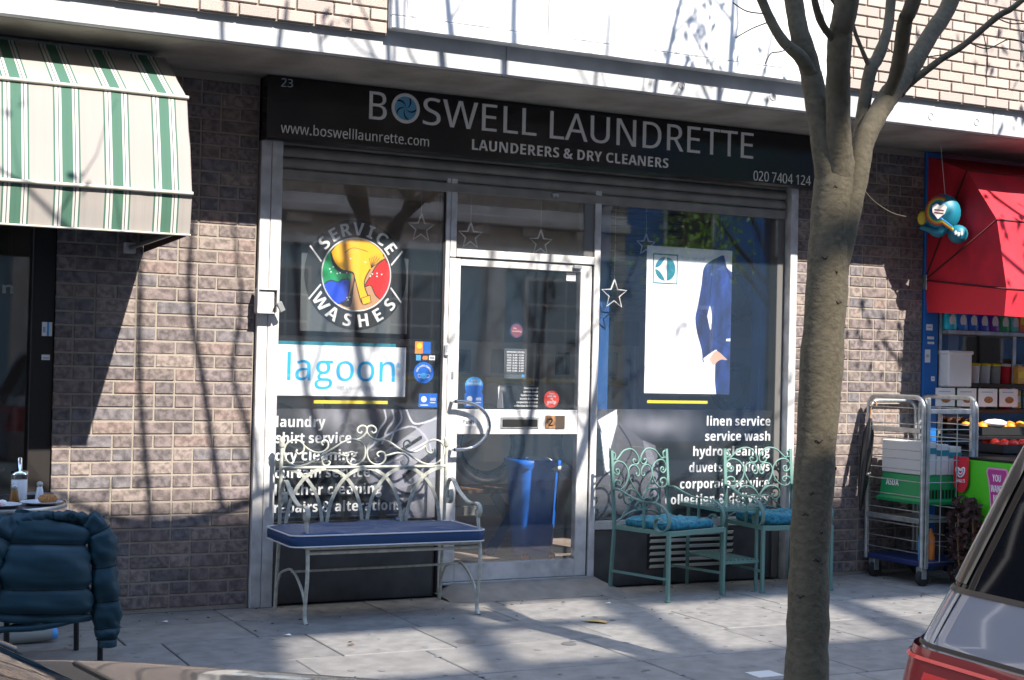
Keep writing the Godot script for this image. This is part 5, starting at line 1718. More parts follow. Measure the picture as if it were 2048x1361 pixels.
func tree() -> void:
	var t := thing("street_tree", "mottled grey-brown street tree with forking limbs in front of the laundrette", "tree", Vector3(4.15, 0, 2.9))
	var pts := []
	var rad := []
	limb_path([[4.14, -0.12, 2.9, .125], [4.14, 0.05, 2.9, .107], [4.143, 0.30, 2.9, .099], [4.143, 0.63, 2.9, .093], [4.168, 1.08, 2.9, .096], [4.194, 1.53, 2.9, .101], [4.218, 1.94, 2.9, .099], [4.235, 2.22, 2.9, .098], [4.25, 2.40, 2.91, .085], [4.235, 2.50, 2.95, .035]])
	pts = PTS
	rad = RAD
	var tr := MB.new()
	bark_tube(tr, pts, rad, 20)
	part(t, "trunk", tr, M.bark)
	mat("scar", lin(.055, .042, .032), 0.95)
	var moss := mat("algae", lin(.10, .12, .05), 0.95, 0.0, M.t_mott, 4.0)
	for k in 16:
		var y := 0.45 + k * 0.118 + rng.randf_range(-.05, .05)
		var ci := clampi(int((y - 0.05) / 2.4 * PTS.size()), 2, PTS.size() - 4)
		var best := 0
		for i in PTS.size():
			if absf(PTS[i].y - y) < absf(PTS[best].y - y):
				best = i
		var a := rng.randf_range(0.35, 2.7)
		var p: Vector3 = PTS[best]
		var rr: float = RAD[best] * 0.985
		var arc := []
		var span := rng.randf_range(0.18, 0.55)
		for i in 7:
			var an := a + span * (i / 6.0 - 0.5)
			arc.append(Vector3(p.x + cos(an) * rr, y + 0.006 * sin(i * 1.7 + k), p.z + sin(an) * rr))
		var sm := MB.new()
		sm.tube(arc, [0.001, 0.004, 0.006, 0.007, 0.006, 0.004, 0.001], 6)
		part(t, "bark_scar", sm, M.scar)
	var limbs := [
		[[4.24, 2.20, 2.9, .07], [4.199, 2.38, 2.9, .064], [4.152, 2.645, 2.88, .057], [4.118, 2.823, 2.86, .052], [4.076, 2.972, 2.84, .048], [4.069, 3.131, 2.8, .045], [4.02, 3.6, 2.72, .038], [3.80, 4.4, 2.7, .03], [3.7, 5.3, 2.8, .02], [3.62, 6.2, 2.85, .01]],
		[[4.12, 2.78, 2.88, .036], [4.048, 2.857, 2.88, .032], [3.973, 2.937, 2.84, .025], [3.905, 3.115, 2.78, .023], [3.70, 3.6, 2.72, .022], [3.52, 4.3, 2.85, .02], [3.44, 5.1, 2.9, .017], [3.38, 6.0, 2.9, .011]],
		[[4.25, 2.25, 2.92, .075], [4.231, 2.40, 2.94, .066], [4.174, 2.657, 3.0, .058], [4.125, 2.789, 3.06, .057], [4.1, 2.925, 3.1, .057], [4.092, 3.058, 3.15, .054], [4.1, 3.8, 3.3, .045], [4.25, 4.8, 3.3, .034], [4.2, 6.0, 3.2, .02], [4.3, 7.0, 3.2, .01]],
		[[4.21, 1.70, 2.89, .05], [4.275, 2.03, 2.89, .05], [4.339, 2.226, 2.88, .045], [4.404, 2.396, 2.85, .038], [4.451, 2.556, 2.82, .034], [4.494, 2.72, 2.8, .032], [4.54, 2.865, 2.78, .033], [4.598, 2.933, 2.76, .031], [4.684, 3.07, 2.72, .026], [4.768, 3.256, 2.65, .026], [4.95, 4.0, 2.5, .022], [5.05, 5.0, 2.6, .015], [5.3, 6.0, 2.7, .008]],
		[[4.545, 2.85, 2.78, .017], [4.521, 2.897, 2.78, .012], [4.473, 3.013, 2.76, .010], [4.436, 3.121, 2.74, .009], [4.353, 3.186, 2.72, .009], [4.1, 3.6, 2.6, .007], [3.6, 4.4, 2.6, .004]],
		[[4.21, 1.75, 2.92, .06], [4.28, 2.1, 2.94, .06], [4.331, 2.311, 2.95, .053], [4.398, 2.501, 2.92, .05], [4.508, 2.646, 2.88, .051], [4.609, 2.755, 2.85, .052], [4.772, 2.907, 2.8, .048], [4.947, 3.099, 2.74, .044], [5.124, 3.297, 2.68, .044], [5.34, 3.75, 2.6, .036], [5.48, 4.6, 2.6, .026], [5.55, 5.8, 2.7, .012]],
		[[4.54, 2.69, 2.865, .02], [4.562, 2.75, 2.89, .03], [4.552, 2.83, 2.95, .036], [4.515, 2.92, 3.02, .038], [4.466, 3.03, 3.1, .036], [4.471, 3.14, 3.16, .035], [4.6, 4.0, 3.4, .028], [4.8, 5.0, 3.5, .018], [4.9, 6.2, 3.5, .01]],
		[[4.69, 2.76, 2.82, .022], [4.729, 2.803, 2.82, .021], [4.79, 2.865, 2.86, .019], [4.875, 2.939, 2.9, .018], [4.971, 3.008, 2.94, .017], [5.118, 3.148, 3.0, .017], [5.223, 3.23, 3.05, .015], [5.6, 3.6, 3.1, .013], [6.3, 3.95, 3.0, .010], [7.2, 4.35, 2.9, .006]],
		[[4.12, 2.86, 3.08, .022], [4.04, 2.908, 3.1, .016], [3.952, 2.964, 3.14, .018], [3.85, 3.1, 3.2, .014], [3.6, 3.6, 3.3, .010], [3.2, 4.4, 3.3, .006]],
		[[3.95, 3.75, 2.74, .026], [3.5, 3.70, 2.82, .022], [3.1, 3.62, 2.88, .020], [2.75, 3.56, 2.9, .017], [2.4, 3.60, 2.9, .014], [1.9, 3.9, 2.95, .011], [1.2, 4.4, 2.95, .007], [0.5, 4.7, 2.9, .004]],
		[[2.62, 3.56, 2.9, .020], [2.58, 3.9, 2.9, .019], [2.53, 4.4, 2.9, .018], [2.52, 5.0, 2.9, .016], [2.48, 5.8, 2.9, .011]],
		[[3.02, 3.60, 2.89, .020], [2.96, 3.95, 2.9, .020], [2.88, 4.4, 2.9, .020], [2.80, 4.9, 2.92, .018], [2.84, 5.5, 2.95, .012]],
		[[3.20, 3.65, 2.87, .018], [3.17, 4.0, 2.88, .017], [3.06, 4.4, 2.9, .016], [3.10, 4.8, 2.9, .013], [3.02, 5.4, 2.9, .008]],
	]
	var crown := Node3D.new()
	crown.name = "crown"
	t.add_child(crown)
	ORG = t.position
	var tips := []
	var tw := MB.new()
	for i in limbs.size():
		limb_path(limbs[i])
		pts = PTS
		rad = RAD
		var lm := MB.new()
		bark_tube(lm, pts, rad, 12 if i < 7 else 8)
		part(crown, "limb", lm, M.bark)
		for k in range(pts.size() / 2, pts.size()):
			var kids := 1 if pts[k].y > 3.6 and i < 10 and rng.randf() < 0.55 else 0
			for j in kids:
				var a := rng.randf() * TAU
				var L := rng.randf_range(0.4, 1.1)
				var d := Vector3(cos(a) * 0.55, rng.randf_range(0.15, 0.95), sin(a) * 0.45).normalized()
				var q: Vector3 = pts[k]
				var w := [q]
				var rr := [minf(0.012, rad[k] * 0.6)]
				for s in 4:
					q += d * L / 4.0
					d = (d + Vector3(rng.randfn(0, 0.16), 0.10, rng.randfn(0, 0.16))).normalized()
					w.append(q)
					rr.append(rr[0] * (1.0 - 0.2 * (s + 1)))
					tips.append(q)
				if q.y > 3.6:
					tw.tube(w, rr, 4, null, null, false)
	# fine twigs that show against the white panel and the pale bricks
	var fine := [[[3.95, 3.02, 2.8], [3.86, 2.98, 2.78], [3.78, 2.93, 2.76]], [[3.93, 3.05, 2.8], [3.80, 3.04, 2.82], [3.70, 3.06, 2.85]], [[4.02, 2.90, 2.88], [3.93, 2.86, 2.9], [3.86, 2.84, 2.92], [3.83, 2.79, 2.92]], [[4.80, 2.95, 2.8], [4.95, 2.98, 2.85], [5.08, 3.06, 2.9], [5.2, 3.2, 2.95]], [[5.0, 3.02, 2.94], [5.1, 3.0, 2.96], [5.2, 3.05, 3.0], [5.3, 3.03, 3.02]], [[5.12, 3.14, 3.0], [5.2, 3.12, 3.02], [5.32, 3.14, 3.05]], [[5.05, 3.1, 2.97], [5.08, 2.95, 2.98], [5.06, 2.85, 2.99]], [[4.62, 3.0, 2.76], [4.68, 2.96, 2.78], [4.72, 2.90, 2.8]], [[4.45, 2.30, 2.84], [4.52, 2.24, 2.84], [4.62, 2.19, 2.85], [4.70, 2.175, 2.86]]]
	for q in fine:
		var w := []
		for p in q:
			w.append(Vector3(p[0], p[1], p[2]))
		tw.tube(cat(w, 5), 0.003, 4)
	var twp := part(crown, "twigs", tw, M.bark)
	twp.set_meta("kind", "stuff")
	# young leaves: sparse over most of the crown, thicker to the right
	var lf := MB.new()
	lf.face([Vector3(-0.0, 0, 0), Vector3(0.016, 0.022, 0.004), Vector3(0, 0.062, 0), Vector3(-0.016, 0.022, 0.004)], Vector3(0, 0, 1))
	var keep := ORG
	ORG = Vector3.ZERO
	var lmesh := mesh_of(lf)
	ORG = keep
	var xs: Array[Transform3D] = []
	for p in tips:
		var dense := 0.10 + (0.5 if p.x > 5.0 else 0.0)
		if rng.randf() > dense or p.y < 3.75:
			continue
		for k in 5:
			var b := Basis.from_euler(Vector3(rng.randf_range(-1, 1), rng.randf() * TAU, rng.randf_range(1.8, 4.4)))
			xs.append(Transform3D(b.scaled(Vector3.ONE * rng.randf_range(0.8, 1.4)), p - ORG + Vector3(rng.randfn(0, .05), rng.randfn(0, .05), rng.randfn(0, .05))))
	leafage(crown, lmesh, xs)
	# trees out of the frame: one along the kerb, one across the road at the side street, seen mirrored in the glass
	for who in 2:
		var bx0 := Vector3(9.3, 0, 2.9) if who == 0 else Vector3(12.7, 0, 8.9)
		t = thing("street_tree", ["young leafy street tree along the kerb beyond the red awning", "leafy tree across the road, its green leaves mirrored high in the right window"][who], "tree", bx0)
		var tr2 := MB.new()
		var base := bx0
		limb_path([[base.x, -0.12, base.z, .13], [base.x, 0.6, base.z, .10], [base.x, 1.6, base.z, .09], [base.x, 2.6, base.z, .08], [base.x - 0.1, 3.8, base.z, .06], [base.x, 5.2, base.z, .04], [base.x, 6.8, base.z, .015]])
		bark_tube(tr2, PTS, RAD, 14)
		part(t, "trunk", tr2, M.bark)
		crown = Node3D.new()
		crown.name = "crown"
		t.add_child(crown)
		xs = []
		var arms := [[[0, 2.9, 0, .04], [-0.6, 3.9, -0.1, .03], [-1.1, 5.0, -0.1, .02], [-1.4, 6.0, -0.1, .01]], [[0, 3.5, 0, .04], [-0.7, 4.6, -0.5, .03], [-1.2, 5.4, -0.6, .02], [-1.7, 5.8, -0.7, .01]], [[0, 3.6, 0, .04], [0.6, 4.6, 0, .03], [1.1, 5.6, 0, .015]], [[-0.4, 3.7, -0.1, .025], [-1.1, 4.0, -0.3, .018], [-1.6, 4.3, -0.4, .01]]]
		if who == 1:
			arms.append_array([[[0, 2.3, 0, .04], [-0.5, 2.9, 0.1, .03], [-1.1, 3.2, 0.1, .02], [-1.6, 3.2, 0, .012], [-2.1, 2.95, 0, .006]], [[0, 2.6, 0, .04], [-0.5, 3.3, 0.3, .03], [-1.0, 3.9, 0.4, .02], [-1.8, 4.3, 0.3, .01]], [[0, 3.0, 0, .04], [0.5, 3.6, -0.3, .03], [1.0, 4.3, -0.4, .02]], [[0, 3.2, 0, .03], [-0.3, 4.2, -0.4, .02], [-0.6, 4.9, -0.5, .01]]])
		for q in arms:
			var w3 := []
			for p in q:
				w3.append([p[0] + base.x, p[1], p[2] + base.z, p[3]])
			limb_path(w3)
			var lm := MB.new()
			bark_tube(lm, PTS, RAD, 8)
			part(crown, "limb", lm, M.bark)
			for k in range(6, PTS.size()):
				for j in (8 if who == 0 else 26):
					var off := Vector3(rng.randfn(0, .24), rng.randfn(-0.03, .22), rng.randfn(0, .25))
					var b := Basis.from_euler(Vector3(rng.randf_range(-1, 1), rng.randf() * TAU, rng.randf_range(2.2, 4.0)))
					xs.append(Transform3D(b.scaled(Vector3.ONE * rng.randf_range(1.0, 1.7)), PTS[k] + off - ORG))
		leafage(crown, lmesh, xs)

func leafage(crown: Node3D, lmesh: Mesh, xs: Array[Transform3D]) -> void:
	var mm := MultiMesh.new()
	mm.transform_format = MultiMesh.TRANSFORM_3D
	mm.mesh = lmesh
	mm.instance_count = xs.size()
	for i in xs.size():
		mm.set_instance_transform(i, xs[i])
	var mi := MultiMeshInstance3D.new()
	mi.name = "leaves"
	mi.multimesh = mm
	mi.material_override = M.leaf
	mi.set_meta("kind", "stuff")
	crown.add_child(mi)

func bark_tube(mb: MB, pts: Array, rad: Array, seg: int) -> void:
	var rows := []
	var nz := FastNoiseLite.new()
	nz.seed = 3
	nz.frequency = 2.2
	for i in pts.size():
		var d: Vector3 = (pts[mini(i + 1, pts.size() - 1)] - pts[maxi(i - 1, 0)]).normalized()
		var side := d.cross(Vector3(0, 0, 1)).normalized()
		var u := side.cross(d)
		var row := PackedVector3Array()
		for k in seg:
			var a := TAU * k / seg
			var o := side * cos(a) + u * sin(a)
			var p: Vector3 = pts[i] + o * rad[i]
			row.append(pts[i] + o * rad[i] * (1.0 + 0.045 * nz.get_noise_3dv(p * 1.6) + 0.018 * nz.get_noise_3dv(p * 9.0)))
		rows.append(row)
	mb.grid(rows, true)
	for e in [0, rows.size() - 1]:
		var arr := []
		for q in rows[e]:
			arr.append(q)
		mb.face(arr, Vector3(0, -1 if e == 0 else 1, 0))

func garden_bench() -> void:
	var zb := 0.13
	var b := thing("metal_bench", "cream painted wrought metal bench with scrolled back in front of the left window", "bench", Vector3(3.05, 0, 0.38))
	var m: Material = M.cream_metal
	var P := func(x: float, y: float) -> Vector2: return Vector2(3.055 + (x - 583.0) * 0.0011, 0.81 - (y - 435.0) * 0.00103)
	for x in [2.54, 3.57]:
		var ps := MB.new()
		ps.tube([Vector3(x, 0.0, zb - 0.05), Vector3(x, 0.42, zb - 0.01), Vector3(x, 0.955, zb)], 0.011, 8)
		part(b, "back_post", ps, m)
		var fn := MB.new()
		fn.lathe([Vector2(0.014, 0.93), Vector2(0.02, 0.945), Vector2(0.014, 0.958), Vector2(0.021, 0.97), Vector2(0.012, 0.985), Vector2(0.0, 0.992)], Vector3(x, 0, zb), 10)
		part(b, "finial", fn, m)
	var rl := MB.new()
	for y in [0.812, 0.432]:
		rl.tube([Vector3(2.54, y, zb), Vector3(3.57, y, zb)], 0.009, 6)
	part(b, "back_rail", rl, m)
	var sc := [
		[[510, 375], [522, 362], [508, 348], [482, 352], [472, 385], [490, 414], [525, 421], [562, 400], [578, 360], [570, 312], [535, 280], [495, 278], [450, 292], [400, 325], [345, 358], [290, 395], [235, 420], [185, 421], [145, 395], [126, 345], [140, 300], [172, 281], [208, 283], [234, 308], [232, 342], [208, 357], [192, 345], [200, 332]],
		[[237, 312], [262, 332], [300, 349], [340, 346], [366, 322], [366, 292], [346, 281], [330, 296], [340, 308]],
		[[478, 372], [440, 362], [400, 354], [358, 366], [337, 393], [345, 420], [368, 424], [381, 406], [370, 397]],
		[[498, 280], [535, 276], [565, 258], [582, 232], [578, 206], [556, 198], [534, 210], [530, 232], [548, 241], [556, 229]],
	]
	for sgn in [1.0, -1.0]:
		for q in sc:
			var pl := []
			for p in q:
				var w: Vector2 = P.call(583.0 + (p[0] - 583.0) * sgn, p[1])
				pl.append(Vector3(w.x, w.y, zb))
			var mb := MB.new()
			mb.tube(cat(pl, 3), 0.0062, 6)
			part(b, "scroll", mb, m)
	var x0 := 2.56
	var dx := 0.2475
	for i in 5:
		for sgn in [-1.0, 1.0]:
			if i + sgn < 0 or i + sgn > 4:
				continue
			var pl := []
			for k in 11:
				var a := PI / 2 * k / 10.0
				pl.append(Vector3(x0 + i * dx + sgn * (0.012 + (dx - 0.012) * (1.0 - cos(a))), 0.44 + 0.366 * pow(sin(a), 0.92), zb + 0.004 * sgn))
			var mb := MB.new()
			mb.tube(pl, 0.01, 4, [Vector2(-.010, -.003), Vector2(.010, -.003), Vector2(.010, .003), Vector2(-.010, .003)], Vector3(0, 0, 1))
			part(b, "arch", mb, m)
	for x in [2.54, 3.57]:
		var arm := [Vector2(0.20, 0.645), Vector2(0.188, 0.63), Vector2(0.178, 0.645), Vector2(0.186, 0.668), Vector2(0.212, 0.672), Vector2(0.226, 0.645), Vector2(0.215, 0.61), Vector2(0.175, 0.60), Vector2(0.15, 0.64), Vector2(0.16, 0.70), Vector2(0.20, 0.742), Vector2(0.25, 0.735), Vector2(0.32, 0.685), Vector2(0.42, 0.64), Vector2(0.50, 0.625), Vector2(0.57, 0.632), Vector2(0.615, 0.62), Vector2(0.63, 0.59), Vector2(0.612, 0.562), Vector2(0.585, 0.568), Vector2(0.582, 0.59), Vector2(0.598, 0.594)]
		var pl := []
		for q in cat(arm, 4):
			pl.append(Vector3(x, q.y, q.x))
		var mb := MB.new()
		mb.tube(pl, 0.01, 4, [Vector2(-.012, -.005), Vector2(.012, -.005), Vector2(.012, .005), Vector2(-.012, .005)])
		part(b, "arm", mb, m)
		var leg := []
		for q in cat([Vector2(0.595, 0.60), Vector2(0.612, 0.50), Vector2(0.640, 0.36), Vector2(0.640, 0.24), Vector2(0.622, 0.14), Vector2(0.612, 0.06), Vector2(0.622, 0.02), Vector2(0.648, 0.0)], 4):
			leg.append(Vector3(x, q.y, q.x))
		var lm := MB.new()
		lm.tube(leg, 0.011, 8)
		part(b, "front_leg", lm, m)
		var ar := []
		for q in cat([Vector2(0.10, 0.13), Vector2(0.16, 0.21), Vector2(0.26, 0.245), Vector2(0.36, 0.262), Vector2(0.46, 0.235), Vector2(0.56, 0.17), Vector2(0.618, 0.10)], 3):
			ar.append(Vector3(x, q.y, q.x))
		var am := MB.new()
		am.tube(ar, 0.008, 6)
		part(b, "side_stretcher", am, m)
		var sd := MB.new()
		sd.tube([Vector3(x, 0.425, zb), Vector3(x, 0.41, 0.625)], 0.009, 6)
		part(b, "seat_rail", sd, m)
	for q in [[0.412, 0.628], [0.385, 0.632]]:
		var fr := MB.new()
		fr.tube([Vector3(2.535, q[0], q[1]), Vector3(3.575, q[0], q[1])], 0.010, 8)
		part(b, "seat_rail", fr, m)
	for k in 5:
		bx(b, "seat_slat", Vector3(2.55, 0.402, 0.19 + k * 0.085), Vector3(3.56, 0.410, 0.225 + k * 0.085), m)
	var ls := MB.new()
	ls.tube([Vector3(2.54, 0.25, 0.36), Vector3(3.57, 0.255, 0.36)], 0.007, 6)
	part(b, "long_stretcher", ls, m)
	# cushion
	var c := thing("bench_cushion", "navy blue seat cushion with white piping on the metal bench", "cushion", Vector3(3.02, 0.42, 0.41))
	cushion(c, Vector3(2.445, 0.422, 0.155), Vector3(3.60, 0.487, 0.665), M.navy_fabric, M.piping, 0.06)

func cushion(c: Node3D, a: Vector3, b: Vector3, m: Material, piping: Material, rad: float) -> void:
	var outline := []
	for q in [[b.x - rad, b.z - rad, 0.0], [a.x + rad, b.z - rad, PI / 2], [a.x + rad, a.z + rad, PI], [b.x - rad, a.z + rad, PI * 1.5]]:
		for k in 6:
			var an: float = q[2] + PI / 2 * k / 5
			outline.append(Vector2(q[0] + cos(an) * rad, q[1] + sin(an) * rad))
	var full := []   # finer outline along the edges
	for i in outline.size():
		var p: Vector2 = outline[i]
		var q: Vector2 = outline[(i + 1) % outline.size()]
		var n := maxi(1, int(p.distance_to(q) / 0.06))
		for k in n:
			full.append(p.lerp(q, k / float(n)))
	var mid := Vector2((a.x + b.x) / 2, (a.z + b.z) / 2)
	var nz := FastNoiseLite.new()
	nz.seed = 8
	nz.frequency = 5.0
	var rows := []
	for lv in [[0.0, 0.0], [0.95, 0.0], [1.0, 0.12], [1.006, 0.5], [1.0, 0.86], [0.96, 1.0], [0.85, 1.06], [0.65, 1.08], [0.4, 1.04], [0.15, 1.05], [0.0, 1.05]]:
		var row := PackedVector3Array()
		for p in full:
			var q: Vector2 = mid + (p - mid) * lv[0]
			var y: float = lerpf(a.y, b.y, lv[1])
			if lv[1] > 0.9:
				y += (nz.get_noise_2d(q.x * 1.2, q.y * 2.0) * 0.030 + absf(nz.get_noise_2d(q.x * 3.5 + 9.0, q.y * 5.0)) * 0.012) * (1.0 if lv[0] < 0.9 else 0.4)
			row.append(Vector3(q.x, y, q.y))
		rows.append(row)
	var mb := MB.new()
	mb.grid(rows, true)
	part(c, "cover", mb, m)
	if piping != null:
		for y in [0.02, 0.95]:
			var pl := []
			for p in full:
				var q: Vector2 = mid + (p - mid) * 1.004
				pl.append(Vector3(q.x, lerpf(a.y, b.y, y), q.y))
			pl.append(pl[0])
			var pm := MB.new()
			pm.tube(pl, 0.0045, 5)
			part(c, "piping", pm, piping)

func make_chair(label: String, at: Vector3, turn: float) -> Node3D:
	var t := thing("metal_chair", label, "chair", at, "green metal chairs in front of the right window", turn)
	var m: Material = M.green_metal
	var hw := 0.262
	var tilt := func(y: float) -> float: return 0.02 - 0.09 * maxf(0.0, y - 0.42)
	for s in [-1.0, 1.0]:
		var bp := MB.new()
		bp.tube([Vector3(s * hw, 0, -0.01), Vector3(s * hw, 0.42, 0.02), Vector3(s * hw, 0.90, tilt.call(0.9))], 0.011, 4, [Vector2(-.011, -.008), Vector2(.011, -.008), Vector2(.011, .008), Vector2(-.011, .008)], Vector3(0, 0, 1))
		part(t, "back_post", bp, m)
		bx(t, "front_leg", Vector3(s * hw - 0.011, 0.012, 0.469), Vector3(s * hw + 0.011, 0.42, 0.491), m, 0.002)
		bx(t, "foot_pad", Vector3(s * hw - 0.016, 0.0, 0.464), Vector3(s * hw + 0.016, 0.012, 0.496), m, 0.003)
		var arm := []
		for q in cat([Vector2(0.01, 0.655), Vector2(0.06, 0.655), Vector2(0.14, 0.625), Vector2(0.24, 0.60), Vector2(0.34, 0.60), Vector2(0.43, 0.575), Vector2(0.475, 0.52), Vector2(0.47, 0.455), Vector2(0.425, 0.425), Vector2(0.375, 0.44), Vector2(0.365, 0.485), Vector2(0.395, 0.505), Vector2(0.415, 0.485)], 4):
			arm.append(Vector3(s * hw, q.y, q.x))
		var am := MB.new()
		am.tube(arm, 0.01, 4, [Vector2(-.014, -.004), Vector2(.014, -.004), Vector2(.014, .004), Vector2(-.014, .004)])
		part(t, "arm", am, m)
		bx(t, "arm_support", Vector3(s * hw - 0.009, 0.43, 0.265), Vector3(s * hw + 0.009, 0.598, 0.275), m)
		bx(t, "side_rail", Vector3(s * hw - 0.008, 0.405, 0.02), Vector3(s * hw + 0.008, 0.43, 0.49), m)
		bx(t, "stretcher", Vector3(s * hw - 0.006, 0.13, 0.0), Vector3(s * hw + 0.006, 0.145, 0.469), m)
	bx(t, "seat_rail", Vector3(-hw + 0.008, 0.40, 0.474), Vector3(hw - 0.008, 0.432, 0.492), m, 0.003)
	bx(t, "seat_rail", Vector3(-hw + 0.008, 0.405, 0.01), Vector3(hw - 0.008, 0.43, 0.03), m)
	for k in 6:
		bx(t, "seat_slat", Vector3(-hw + 0.009, 0.420, 0.06 + k * 0.07), Vector3(hw - 0.009, 0.428, 0.095 + k * 0.07), m)
	var sc := [
		[[688, 165], [676, 178], [655, 172], [648, 145], [662, 122], [682, 128], [690, 148], [682, 172], [700, 183], [730, 155], [770, 115], [820, 98], [870, 102], [915, 145], [932, 195], [915, 224], [882, 220], [868, 196], [884, 180], [897, 192]],
		[[702, 284], [690, 276], [694, 260], [712, 258], [724, 276], [714, 300], [688, 302], [664, 275], [664, 235], [690, 200], [735, 195], [782, 220], [812, 275], [808, 340], [778, 392], [735, 425], [692, 425], [664, 400], [664, 366], [690, 348], [722, 354], [732, 376], [718, 394], [704, 384]],
		[[940, 520], [912, 470], [870, 415], [830, 345], [818, 290], [832, 248], [864, 230], [900, 238], [928, 275], [930, 312], [910, 325], [894, 308], [904, 296]],
		[[940, 520], [905, 465], [860, 434], [810, 430], [768, 455], [758, 500], [776, 538], [808, 546], [832, 525], [824, 502], [806, 506]],
		[[940, 525], [890, 508], [840, 525], [795, 570], [750, 625], [722, 662]],
		[[945, 520], [968, 535], [998, 555], [1004, 578], [984, 592], [958, 582], [954, 562], [972, 560]],
		[[660, 690], [740, 650], [830, 612], [940, 598]],
	]
	for s in [1.0, -1.0]:
		for q in sc:
			var pl := []
			for p in q:
				var y: float = 0.905 - (p[1] - 98.0) * 0.00078
				pl.append(Vector3((p[0] - 940.0) * 0.00091 * s, y, tilt.call(y)))
			var mb := MB.new()
			mb.tube(cat(pl, 3), 0.006, 5)
			part(t, "scroll", mb, m)
	return t

func chairs_and_table() -> void:
	make_chair("green metal scroll-back chair with a turquoise cushion, beside the door", Vector3(4.975, 0, 0.09), deg_to_rad(16.0))
	make_chair("green metal scroll-back chair with a turquoise cushion, half hidden by the tree trunk", Vector3(5.945, 0, 0.04), deg_to_rad(-4.0))
	var c := thing("chair_cushion", "turquoise seat cushion on the chair beside the door", "cushion", Vector3(4.975, 0.0, 0.09), "turquoise chair cushions", deg_to_rad(16.0))
	cushion(c, Vector3(-0.235, 0.431, 0.05), Vector3(0.225, 0.475, 0.46), M.turquoise_fabric, null, 0.07)
	c = thing("chair_cushion", "turquoise seat cushion on the chair half hidden by the tree", "cushion", Vector3(5.945, 0.0, 0.04), "turquoise chair cushions", deg_to_rad(-4.0))
	cushion(c, Vector3(-0.235, 0.431, 0.05), Vector3(0.225, 0.49, 0.45), M.turquoise_fabric, null, 0.07)
	var t := thing("side_table", "low glass-topped green metal table between the two chairs", "table", Vector3(5.52, 0, 0.22))
	var m: Material = M.green_metal
	var tp := MB.new()
	tp.box(Vector3(5.325, 0.548, 0.0), Vector3(5.70, 0.556, 0.46), 0.003)
	glass_mat("table_glass", lin(.25, .45, .42), 0.35)
	part(t, "glass_top", tp, M.table_glass)
	for q in [[5.33, 0.0, 5.70, 0.018], [5.33, 0.442, 5.70, 0.46], [5.33, 0.0185, 5.348, 0.4415], [5.682, 0.0185, 5.70, 0.4415]]:
		bx(t, "top_rim", Vector3(q[0], 0.525, q[1]), Vector3(q[2], 0.546, q[3]), m, 0.002)
	for q in [[5.385, 0.03], [5.655, 0.03], [5.385, 0.425], [5.655, 0.425]]:
		bx(t, "leg", Vector3(q[0] - 0.009, 0, q[1] - 0.009), Vector3(q[0] + 0.009, 0.525, q[1] + 0.009), m, 0.002)
	for k in 8:
		bx(t, "shelf_slat", Vector3(5.39 + k * 0.033, 0.205, 0.03), Vector3(5.412 + k * 0.033, 0.213, 0.43), m)
	for z in [0.02, 0.425]:
		bx(t, "shelf_rail", Vector3(5.37, 0.186, z), Vector3(5.67, 0.205, z + 0.012), m)

